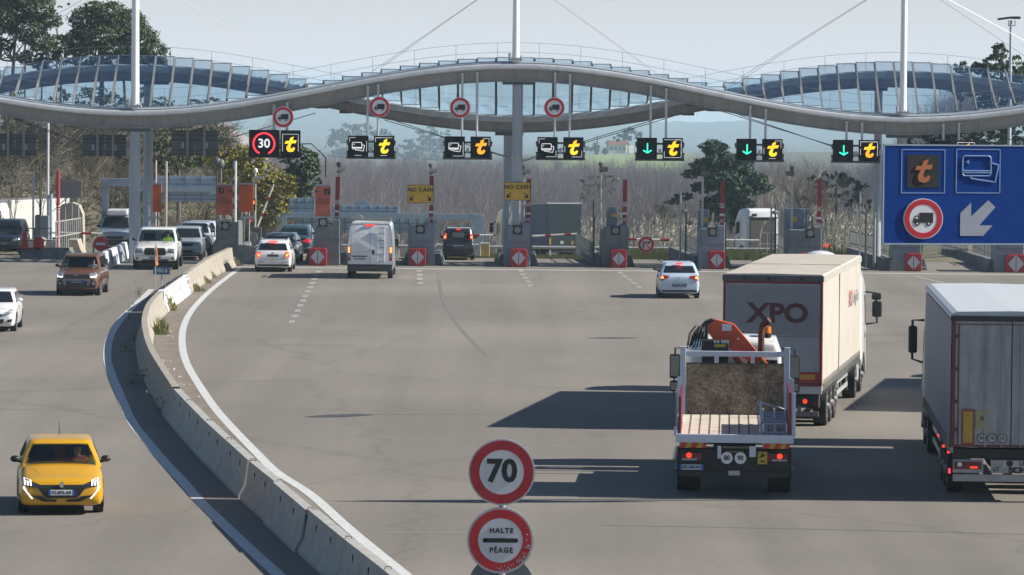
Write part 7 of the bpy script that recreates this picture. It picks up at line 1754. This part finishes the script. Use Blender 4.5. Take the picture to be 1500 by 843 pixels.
for x in (-.55, -.2, .2, .55): b.cyl((x, -.055, zf_+.02), (x, -.055, 3.8), .016, None, 6)
b.build('locking_bars', DG, t)
b = MB()
for z in (1.5, 2.1, 2.8, 3.5): b.bb(-hw-.0, -hw+.16, -.07, -.03, z, z+.07)
b.build('hinges', REDD, t)
b = MB(); b.bb(-hw+.22, -hw+.50, -.05, -.032, zf_+.05, zf_+.82); b.build('red_reflector', mat('dull_red_refl', (.20, .03, .03), .3), t); b = MB(); b.bb(-hw+.26, -hw+.46, -.056, -.051, zf_+.10, zf_+.77); b.build('yellow_reflector', mat('dull_yellow', (.36, .24, .03), .3), t)
b = MB(); b.bb(-hw+.53, -hw+.78, -.05, -.032, zf_+.40, zf_+.80); b.build('yellow_notice', mat('dirty_notice', (.33, .30, .16), .5, dirt=.3), t)
text('A', .16, INK, t, (-hw+.655, -.056, zf_+.62), '-y')
b = MB(); b.bb(.98-.02, 1.2, -.05, -.032, zf_+.72, zf_+1.02); b.bb(.96, 1.18, -.05, -.032, zf_+.35, zf_+.66); b.build('warning_notice', mat('warning_yellow', (.40, .28, .03), .5, dirt=.3), t)
b = MB(); b.prism([(1.0, zf_+.76), (1.16, zf_+.76), (1.08, zf_+.96)], -.056, -.051); b.prism([(1.0, zf_+.45), (1.14, zf_+.50), (1.05, zf_+.58)], -.056, -.051); b.build('warning_symbol', INK, t)
for x, s in ((-.62, '90'), (-.40, '70'), (-.18, '60')):
    b = MB(); b.disc(x, zf_+.20, .105, -.046, -.032, 20); b.build('speed_disc', mat('grimy_white', (.40, .41, .42), .5), t); b = MB(); b.ring(x, zf_+.20, .085, .103, -.05, -.047, 20); b.build('speed_ring', INK, t)
    text(s, .11, INK, t, (x, -.052, zf_+.20), '-y')
b = MB(); b.bb(-.45, .45, .1, TL-1, .75, 1.02); b.bb(-1.22, 1.22, .02, .5, .92, 1.12); b.build('chassis', CHASS, t)
PALEB = mat('pale_bumper', (.30, .31, .33), .5, dirt=.4)
b = MB(); b.bb(-1.22, -.58, -.06, .06, .62, .90); b.bb(-.42, 1.22, -.06, .06, .62, .90); b.bb(-1.22, 1.22, -.08, .04, .44, .585); b.build('rear_bumper', PALEB, t)
b = MB(); b.bb(-1.20, -.62, -.085, -.062, .70, .86); b.bb(.64, 1.2, -.085, -.062, .70, .86); b.build('lamp_unit', mat('dark_red_lens', (.12, .01, .012), .2), t)
b = MB(); b.bb(-.86, -.70, -.10, -.086, .72, .76); b.build('tail_light', LAMP_RL, t); b = MB(); b.disc(-1.08, .80, .05, -.10, -.086, 12); b.build('white_lens', SIGNWHITE, t)
b = MB(); b.bb(-.16, .92, -.075, -.062, .755, .885); b.build('number_plate', mat('plate_dull', (.38, .39, .38), .5), t)
b = MB(); b.disc(-.02, .83, .07, -.09, -.076, 14); b.disc(.80, .83, .07, -.0905, -.076, 14); b.build('black_rubber', INK, t)
text('LK 012', .135, INK, t, (.38, -.082, .83), '-y', bold=.003); text('LT', .12, INK, t, (-.30, -.068, .70), '-y', bold=.003); text('SCHMITZ', .175, INK, t, (.38, -.068, .685), '-y', bold=.010, sx=1.15)
b = MB()
for z, y in ((1.02, .4), (.95, 2.8), (1.0, 5.2)): b.disc(-hw-.02, z, .035, y, y+.04, 10)
b.build('side_marker_lamp', LAMP_RL, t)
b = MB(); b.bb(-hw-.04, -hw, -.02, .06, .60, .70); b.build('corner_lamp', mat('lit_marker', (.5, .02, .01), .2, emit=(1, .03, .05), es=1.5), t)
for y in (2.3, 3.6, 4.9):
    for sd in (-1, 1): twheel(t, sd*1.08, y, .50, .34, sd)
for sd in (-1, 1):
    b = MB()
    for z in (.52, .82): b.bb(sd*1.22, sd*1.25, 5.7, 9.4, z, z+.12)
    b.build('side_guard', mat('guard_alu', (.45, .46, .47)), t); twheel(t, sd*1.07, TL-1.1, .50, .36, sd); twheel(t, sd*1.07, TL+1.45, .50, .31, sd)
cab(t, TL+.55, 2.5, 3.7, mat('lorry_cab_grey', (.25, .27, .30), .35), length=2.25, mirrors=False)
b = MB(); b.bb(-.5, .5, TL-3.0, TL+2.0, .6, 1.0); b.build('tractor_chassis', CHASS, t)
b = MB(); yy = TL+2.4
b.bb(-1.60, -1.38, yy-.1, yy+.1, 2.2, 2.88); b.build('mirror', BLACK, t, bevel=.05)
b = MB(); b.tube([(-1.2, yy, 3.02), (-1.50, yy, 3.02), (-1.50, yy, 2.05), (-1.2, yy, 1.95)], .035, 6); b.build('mirror_arm', BLACK, t)
b = MB(); b.bb(1.50, 1.78, yy-.1, yy+.1, 2.15, 2.95); b.build('mirror', BLACK, t, bevel=.05)

def copy_thing(o, loc, rz, label):
    c = copy_tree(o); c.location = loc; c.rotation_euler = (0, 0, rz); c['label'] = label; return c
cc = G(1560, 606); copy_thing(t, (cc.x+1.3, cc.y, 0), -.17, 'grey curtain-sided lorry just beyond the right edge, of which only the shadow reaches the picture')
# ---------------------------------------------------------------- flatbed lorry with orange loader crane
c = G(1075, 731); t = empty('crane_lorry', (c.x, c.y, 0), rz=-.05, label='white flatbed lorry with rusty headboard and orange loader crane', cat='lorry')
BLW = mat('flatbed_white', (.46, .53, .66), .4, var=.04, dirt=.25, dirtcol=(.3, .27, .24)); REDTRIM = mat('flatbed_red', (.14, .012, .02), .5)
W = 2.5; hw2 = W/2; BL = 6.3; zfl = 1.33
WOOD = mat('pale_deck_planks', (.56, .49, .42), .8, var=.12, scale=2.5, dirt=.25, dirtcol=(.33, .27, .22), bump=.2)
b = MB(); b.bb(-hw2+.05, hw2-.05, .05, BL, zfl-.12, zfl-.03); b.build('deck_frame', CHASS, t)
b = MB(); n = 11
for i in range(n): x0 = lerp(-hw2+.06, hw2-.06, i/n); x1 = lerp(-hw2+.06, hw2-.06, (i+1)/n); b.bb(x0+.008, x1-.008, .10, BL, zfl-.03, zfl)
b.build('deck', WOOD, t)
b = MB()
for i in range(1, n): x = lerp(-hw2+.06, hw2-.06, i/n); b.bb(x-.02, x-.01, .12, BL, zfl, zfl+.006)
b.build('deck_strips', mat('strip_dark', (.10, .09, .085), .7), t)
b = MB(); b.bb(-hw2-.01, hw2+.01, -.05, .05, zfl-.13, zfl+.05); b.build('rear_beam', BLW, t, bevel=.01)
for sd in (-1, 1):
    b = MB(); b.bb(sd*(hw2-.03), sd*(hw2+.01), .05, BL-.6, zfl-.14, zfl+.16); b.build('side_rail', BLW, t)
    b = MB(); b.bb(sd*(hw2-.10), sd*(hw2-.045), .06, BL*.55, zfl+.00, zfl+.95 if sd > 0 else zfl+.85); b.build('red_side_board', REDTRIM, t)
    b = MB(); b.bb(sd*(hw2-.03), sd*(hw2+.05), BL-.8, BL-.70, zfl, zfl+.9); b.bb(sd*(hw2-.02), sd*(hw2+.05), .10, .17, zfl, zfl+.95 if sd > 0 else zfl+.2); b.bb(sd*(hw2-.01), sd*(hw2+.03), 1.4, 1.48, zfl, zfl+(1.15 if sd > 0 else .9)); b.build('stake', BLW, t)
# headboard
RUST = mat('rusty_steel_plate', (.27, .21, .15), .9, var=.5, scale=16, dirt=1.0, dirtcol=(.035, .022, .016), bump=.4)
hz0, hz1 = zfl, zfl+1.15; hy = BL
b = MB(); b.bb(-hw2+.14, hw2-.14, hy, hy+.05, hz0, hz1); b.build('headboard', RUST, t)
b = MB(); b.bb(-hw2+.14, hw2-.14, hy-.02, hy+.06, hz1+.005, hz1+.03); b.build('headboard_lip', mat('lip_dark', (.06, .055, .05), .7), t)
b = MB(); b.bb(-hw2, -hw2+.13, hy-.04, hy+.08, zfl-.1, hz1+.40); b.bb(hw2-.13, hw2, hy-.04, hy+.08, zfl-.1, hz1+.40); b.bb(-hw2+.13, hw2-.13, hy-.03, hy+.06, hz1+.18, hz1+.30); b.bb(-.47, -.37, hy-.025, hy+.055, hz1+.03, hz1+.18); b.bb(.36, .45, hy-.025, hy+.055, hz1+.03, hz1+.18); b.build('headboard_frame', BLW, t, bevel=.01)
# ladder / aluminium frame lying on the right of the deck
g2 = empty('aluminium_frame', (0, 0, 0), label='folded aluminium ladder frame lying on the right side of the flatbed deck', cat='ladder')
M = t.matrix_basis.copy() if False else (Matrix.Translation(t.location) @ Matrix.Rotation(t.rotation_euler.z, 4, 'Z'))
b = MB(); ALU = mat('aluminium', (.55, .60, .68), .35, .5)
for yy in (.8, 1.4, 2.0, 2.6, 3.2): b.cyl((.62, yy, zfl+.20+.02*yy), (1.12, yy, zfl+.22+.02*yy), .028, None, 6)
for xx in (.62, .87, 1.12): b.cyl((xx, .4, zfl+.10), (xx, 3.6, zfl+.33), .03, None, 6)
b.cyl((.55, .3, zfl+.05), (.58, 3.4, zfl+.50), .03, None, 6); b.cyl((.58, 3.4, zfl+.50), (1.1, 3.5, zfl+.34), .025, None, 6); b.cyl((.55, 1.2, zfl+.05), (.57, 1.2, zfl+.30), .03, None, 6)
b.xf(M); b.build('rails', ALU, g2); b = MB()
for yy in (.5, 1.9, 3.3): b.cyl((.60, yy, zfl+.06), (1.15, yy, zfl+.06), .022, None, 6); b.cyl((.62, yy, zfl+.03), (.62, yy, zfl+.25), .02, None, 6); b.cyl((1.12, yy, zfl+.03), (1.12, yy, zfl+.25), .02, None, 6)
b.xf(M); b.build('lower_rungs', ALU, g2)
# rear end
_n0 = len(kids(t))
b = MB(); b.bb(-.45, .45, .13, 8.0, .75, 1.15); b.bb(-1.18, 1.18, .12, .5, .55, 1.05); b.bb(-1.15, 1.15, .06, .16, .46, .58); b.build('chassis', CHASS, t)
for sd in (-1, 1):
    x0, x1 = (.60, 1.18)
    b = MB(); b.bb(sd*x0, sd*x1, .03, .06, .93, 1.11); b.build('yellow_board', mat('hazard_yellow', (.42, .30, .02), .4), t)
    b = MB()
    for q in (0, .24, .48):
        s0 = min(sd*x0, sd*x1)+q; b.prism([(s0, .932), (s0+.12, .932), (s0+.10+.10, 1.108), (s0+.08, 1.108)] if q < .4 else [(s0, .932), (s0+.10, .932), (s0+.10, 1.108), (s0+.06, 1.108)], .015, .028)
    b.build('red_stripes', mat('hazard_red', (.40, .02, .02), .4), t)
    b = MB(); b.bb(sd*.70, sd*1.12, .03, .08, .66, .82); b.build('lamp_unit', mat('dark_red_lens', (.12, .01, .012)), t)
    b = MB(); b.disc(sd*.97, .77, .06, .01, .03, 14); b.build('tail_light', LAMP_RL, t)
    b = MB(); b.bb(sd*.80, sd*1.12, .015, .03, .665, .70); b.build('clear_lens', mat('clear_lens', (.3, .32, .36)), t)
for x, s in ((-.16, '80'), (.13, '90')):
    b = MB(); b.disc(x, .72, .125, .03, .05, 24); b.build('speed_disc', SIGNWHITE, t); text(s, .15, INK, t, (x, .026, .72), '-y', bold=.004, sx=.85)
b = MB(); b.bb(.50, .70, .03, .05, .60, .86); b.build('yellow_notice', mat('hazard_yellow', (.42, .30, .02)), t); b = MB(); b.prism([(.52, .72), (.68, .78), (.60, .84)], .02, .028); b.prism([(.53, .64), (.67, .64), (.60, .69)], .02, .028); b.build('notice_symbol', INK, t)
b = MB(); b.bb(-1.16, -.66, .0, .012, .46, .575); p = b.build('number_plate', mat('plate_bluish', (.40, .46, .58), .4), t)
b = MB(); b.bb(-1.165, -1.12, -.004, .0, .458, .577); b.bb(-.70, -.655, -.004, .0, .458, .577); b.build('blue_band', PLATEBLUE, p); text('DK-580-RV', .085, INK, p, (-.91, -.006, .517), '-y', bold=.002)
b = MB(); b.bb(-.36, -.28, .02, .08, .86, 1.13); b.bb(.32, .46, .02, .08, .90, 1.13); b.build('hinge_bracket', BLW, t); b = MB(); b.bb(-.2, .2, .04, .1, .98, 1.02); b.bb(-.25, .3, .04, .1, 1.08, 1.12); b.build('tow_bar', mat('tow_brown', (.14, .11, .08), .6), t)
b = MB(); b.bb(-.12, .12, .02, .05, .50, .60); b.disc(.0, .55, .04, .0, .019, 10); b.build('coupling', STEEL, t)
for o in kids(t)[_n0:]:
    if o.name.split('.')[0] not in ('chassis', 'hinge_bracket', 'tow_bar', 'coupling'): o.location.z += .15
for sd in (-1, 1):
    twheel(t, sd*.98, 1.9, .49, .50, sd); twheel(t, sd*1.05, BL+2.9, .49, .30, sd)
    b = MB(); b.bb(sd*.70, sd*1.2, 1.2, 1.22, .40, .9); b.build('mud_flap', BLACK, t)
# cab, mirrors, exhaust, beacon
bv = cab(t, BL+1.45, 2.20, 3.05, WHT, length=1.9, mirrors=False)
decal('rear_window', [[(.30, 2.05), (.98, 2.05), (.98, 2.5), (.30, 2.5)]], '-y', bv, GLASS_D, t, .008)
for sd in (-1, 1):
    xm = sd*1.40
    b = MB(); b.bb(xm-.13, xm+.13, BL+2.9, BL+3.0, 1.95, 2.52); b.build('mirror', BLACK, t, bevel=.04); b = MB(); b.bb(xm-.10, xm+.10, BL+2.885, BL+2.898, 2.0, 2.48); b.build('mirror_glass', mat('mirror_glass', (.2, .23, .26)), t)
    b = MB(); b.bb(xm-.12, xm+.12, BL+2.9, BL+3.0, 1.64, 1.90); b.build('mirror', BLACK, t, bevel=.04); b = MB(); b.bb(xm-.09, xm+.09, BL+2.885, BL+2.898, 1.68, 1.86); b.build('mirror_glass', mat('mirror_glass', (.2, .23, .26)), t)
    b = MB(); b.tube([(sd*1.1, BL+2.95, 2.68), (xm, BL+2.95, 2.66), (xm+sd*.03, BL+2.95, 1.55), (sd*1.1, BL+2.95, 1.50)], .022, 6); b.build('mirror_arm', BLACK, t)
b = MB(); b.cyl((.60, BL+1.1, 1.2), (.60, BL+1.1, 3.2), .075, None, 12); b.tube([(.60, BL+1.1, 3.2), (.63, BL+1.08, 3.33), (.78, BL+1.0, 3.45)], .075, 10); b.build('exhaust', mat('rusty_exhaust', (.09, .05, .035), .75, .3, var=.4, scale=5), t)
b = MB(); b.cyl((.74, BL+1.7, 3.10), (.74, BL+1.7, 3.26), .10, .085, 14); b.build('beacon', mat('amber_beacon', (.85, .20, .01), .25), t, smooth=True); b = MB(); b.cyl((.74, BL+1.7, 2.95), (.74, BL+1.7, 3.12), .10, None, 12); b.build('beacon_base', BLACK, t)
# loader crane
CR = mat('orange_crane_paint', (.56, .075, .025), .45, var=.06, dirt=.2); CRD = mat('crane_black', (.02, .022, .024), .6)
cy0 = BL+.55; s_ = 1/65.5
def cz(px, py): return ((px-1070)*s_, 1.33+(607-py)*s_*1.0)
def CP(*pts): return [cz(*p) for p in pts]
b = MB(); b.prism(CP((1024,480),(1031,472),(1040,467),(1062,472),(1068,474),(1120,534),(1128,548),(1110,548),(1092,530),(1075,520),(1066,512),(1050,503),(1036,496)), cy0+.1, cy0+.38); b.build('main_boom', CR, t, bevel=.01)
b = MB(); b.prism(CP((1062,515),(1070,515),(1085,535),(1104,560),(1090,560),(1072,535)), cy0-.02, cy0+.09); b.build('lift_cylinder', mat('crane_red_shade', (.42, .05, .02), .45), t)
b = MB(); b.prism(CP((1020,560),(1020,497),(1061,497),(1061,560)), cy0-.2, cy0+.3); b.build('crane_column', CRD, t, bevel=.02)
b = MB(); b.prism(CP((1018,498),(1016,480),(1024,470),(1034,466),(1040,468),(1030,474),(1029,498)), cy0+.05, cy0+.5); b.prism(CP((1000,508),(1010,486),(1014,478),(1022,480),(1018,498),(1022,508)), cy0+.1, cy0+.45); b.build('elbow', CRD, t, bevel=.02)
b = MB(); rnd2 = random.Random(4)
for i in range(11):
    a = cz(998+i*1.6, 508+rnd2.uniform(-3, 3)); e = cz(1010+i*1.4, 478+rnd2.uniform(-2, 4)); m_ = cz(1001+i*2.2, 490+rnd2.uniform(-6, 3))
    b.tube([(a[0], cy0+.05, a[1]), (m_[0], cy0-.03, m_[1]), (e[0], cy0+.06, e[1])], .012, 5)
b.build('hoses', CRD, t)
b = MB()
for i in range(4): a = cz(1004+i*5, 512); e = cz(1011+i*3, 496); b.cyl((a[0], cy0-.02, a[1]), (e[0], cy0+.02, e[1]), .018, None, 6)
b.build('bright_rods', CHROME, t)
x, z = cz(1057, 479); b = MB(); b.bb(x-.105, x+.105, cy0+.07, cy0+.095, z-.075, z+.075); b.build('white_label', mat('label_paleblue', (.55, .66, .75), .5), t); text('CRANE', .045, mat('label_blue', (.05, .20, .45), .5), t, (x, cy0+.062, z), '-y') if False else None
x, z = cz(1047.5, 505); b = MB(); b.bb(x-.13, x+.13, cy0-.215, cy0-.2, z-.035, z+.03); b.build('yellow_label', mat('label_yellow', (.45, .36, .03), .5), t); x, z = cz(1049, 499.5)
b = MB()
for q in (-.14, -.07, .03, .09, .15): b.bb(x+q-.022, x+q+.022, cy0-.214, cy0-.2, z-.03, z+.03)
b.build('white_markings', SIGNWHITE, t)
x, z = cz(1110, 531); b = MB(); b.prism([(x-.09, z), (x, z-.09), (x+.09, z), (x, z+.09)], cy0+.075, cy0+.095); b.build('warning_diamond', mat('label_yellow', (.45, .36, .03)), t); b = MB(); b.bb(x-.03, x+.03, cy0+.066, cy0+.074, z-.03, z+.03); b.build('warning_mark', INK, t)
x, z = cz(1074, 496); b = MB(); b.disc(x, z, .025, cy0+.08, cy0+.098, 10); b.build('pin', SIGNWHITE, t)
b = MB(); b.bb(-1.05, .9, cy0-.3, cy0+.5, 1.15, 1.6); b.build('crane_base', CRD, t)

# ---------------------------------------------------------------- lorries beyond the toll
YT = 305.0
def far(px, py, Y): p = AT(px, py, Y); return p
# blue and dark green curtain trailer
p = far(827, 380, YT); zg = -3.45
g = empty('blue_curtain_lorry', (p.x, p.y, zg), rz=.235, label='lorry beyond the lanes with dark green rear and blue-grey curtain side', cat='lorry', group='lorries beyond the toll')
DGR = mat('dark_green_rear', (.018, .036, .046), .5, var=.05); BLC = mat('blue_grey_curtain', (.13, .16, .27), .6, var=.06)
h0, h1 = 1.05, 4.0; hw = 1.22
b = MB(); b.bb(-hw, hw, .0, 13.4, h0, h1); b.build('box_body', BLC, g); b = MB(); b.bb(-hw, hw, -.04, -.002, h0, h1); b.build('rear_doors', DGR, g); b = MB(); b.bb(-hw-.02, hw+.02, .02, 13.4, h1+.002, h1+.08); b.build('roof', ROOFW, g)
curtain(-1, BLC, .05, 13.3, h0+.05, h1-.1, g, .05, wave=.5)
b = MB()
for x in (-1.05, .98, .55): b.bb(x-.06, x+.06, -.06, -.045, h0+.1, h0+.55 if x != .55 else h0+.35)
b.build('yellow_reflector', mat('yellow_refl', (.50, .28, .03)), g); b = MB(); b.disc(-.2, h0+.25, .13, -.06, -.045, 16); b.build('speed_disc', mat('grimy_white', (.40, .41, .42)), g)
b = MB(); b.bb(-1.1, 1.1, .1, 12, .6, 1.04); b.build('chassis', CHASS, g)
for y in (2.2, 3.5, 4.8, 12.4, 15.2):
    for sd in (-1, 1): twheel(g, sd*1.05, y, .5, .34, sd)
hw = 1.275
cab(g, 13.9, 2.45, 3.8, WHT, length=2.2)
g.rotation_euler = (R(-2.4), 0, .235)
# small light bush of white specks behind its roof: none; white tractor unit
zg = -3.5; p = far(1117, 380, 308)
g = empty('white_tractor_unit', (p.x, p.y, zg), rz=.42, label='white lorry tractor unit with tall roof standing beyond the lanes beside the big pine', cat='lorry', group='lorries beyond the toll')
cab(g, 0, 2.45, 3.75, WHT2, length=2.2)
b = MB(); b.bb(-1.02, 1.02, -.10, -.0, .9, 3.05); b.build('dark_back_wall', mat('dark_brown_wall', (.035, .03, .028), .6), g)
b = MB(); b.bb(-1.2, 1.2, -.2, -.02, 3.1, 3.15); b.bb(-.95, -.55, -.13, -.1, 3.2, 3.4); b.build('roof_grips', BLACK, g)
b = MB(); b.bb(-.45, .45, -3.4, 1.8, .55, .95); b.bb(-1.0, -.5, -1.2, -.1, .45, .95); b.build('chassis', CHASS, g); b = MB(); b.bb(-1.15, -.62, -1.9, -1.25, .4, .95); b.build('fuel_tank', mat('tank_pale', (.45, .46, .47)), g, bevel=.05)
for sd in (-1, 1): twheel(g, sd*1.05, .85, .5, .32, sd); twheel(g, sd*1.0, -2.4, .5, .5, sd)
b = MB(); b.tube([(-1.2, 2.0, 3.0), (-1.42, 2.0, 2.95), (-1.42, 2.0, 2.0)], .03, 6); b.build('mirror_arm', BLACK, g)
# stake trailer
p = far(1228, 376, 300); g = empty('stake_trailer', (p.x, p.y, -3.25), rz=-.2, label='empty flat timber trailer with upright stakes beyond the lanes left of the big blue sign', cat='trailer', group='lorries beyond the toll')
b = MB(); b.bb(-1.25, 1.25, 0, 9.0, 1.0, 1.3); b.build('deck', mat('dark_deck', (.07, .065, .06), .8), g); b = MB()
for y in (.3, 2.6, 5.4, 8.2):
    for sd in (-1, 1): b.prism([(sd*1.2-.07, 1.3), (sd*1.2+.07, 1.3), (sd*1.2+.05, 3.1), (sd*1.2-.05, 3.1)], y, y+.12)
b.build('stakes', mat('stake_brown', (.10, .08, .07), .8), g); b = MB(); b.bb(-1.2, -.5, -.06, -.01, 1.1, 1.35); b.build('tail_light', LAMP_RL, g); b = MB(); b.bb(-1.15, 1.15, .02, 8, .5, .99); b.build('chassis', CHASS, g)
for y in (1.5, 2.8, 7.4):
    for sd in (-1, 1): twheel(g, sd*1.0, y, .45, .3, sd)
# white box lorry at the left edge
p = AT(-9, 372, 270); g = empty('white_box_lorry', (p.x, p.y, -2.0), rz=PI-.42, label='white box lorry crossing behind the black car at the left edge', cat='lorry')
b = MB(); b.bb(-1.2, 1.2, -7.2, -.1, 1.0, 3.35); b.build('box_body', mat('box_white', (.50, .50, .48), .5, dirt=.1), g); b = MB(); b.bb(-1.22, 1.22, -7.22, -.08, 3.352, 3.43); b.build('roof_rail', WHT2, g)
b = MB(); b.bb(-.45, .45, -7, 1.5, .55, .95); b.build('chassis', CHASS, g)
for y in (-5.6, 1.1):
    for sd in (-1, 1): twheel(g, sd*1.0, y, .45, .32, sd)
cab(g, .0, 2.35, 3.3, WHT, length=2.1, mirrors=True)
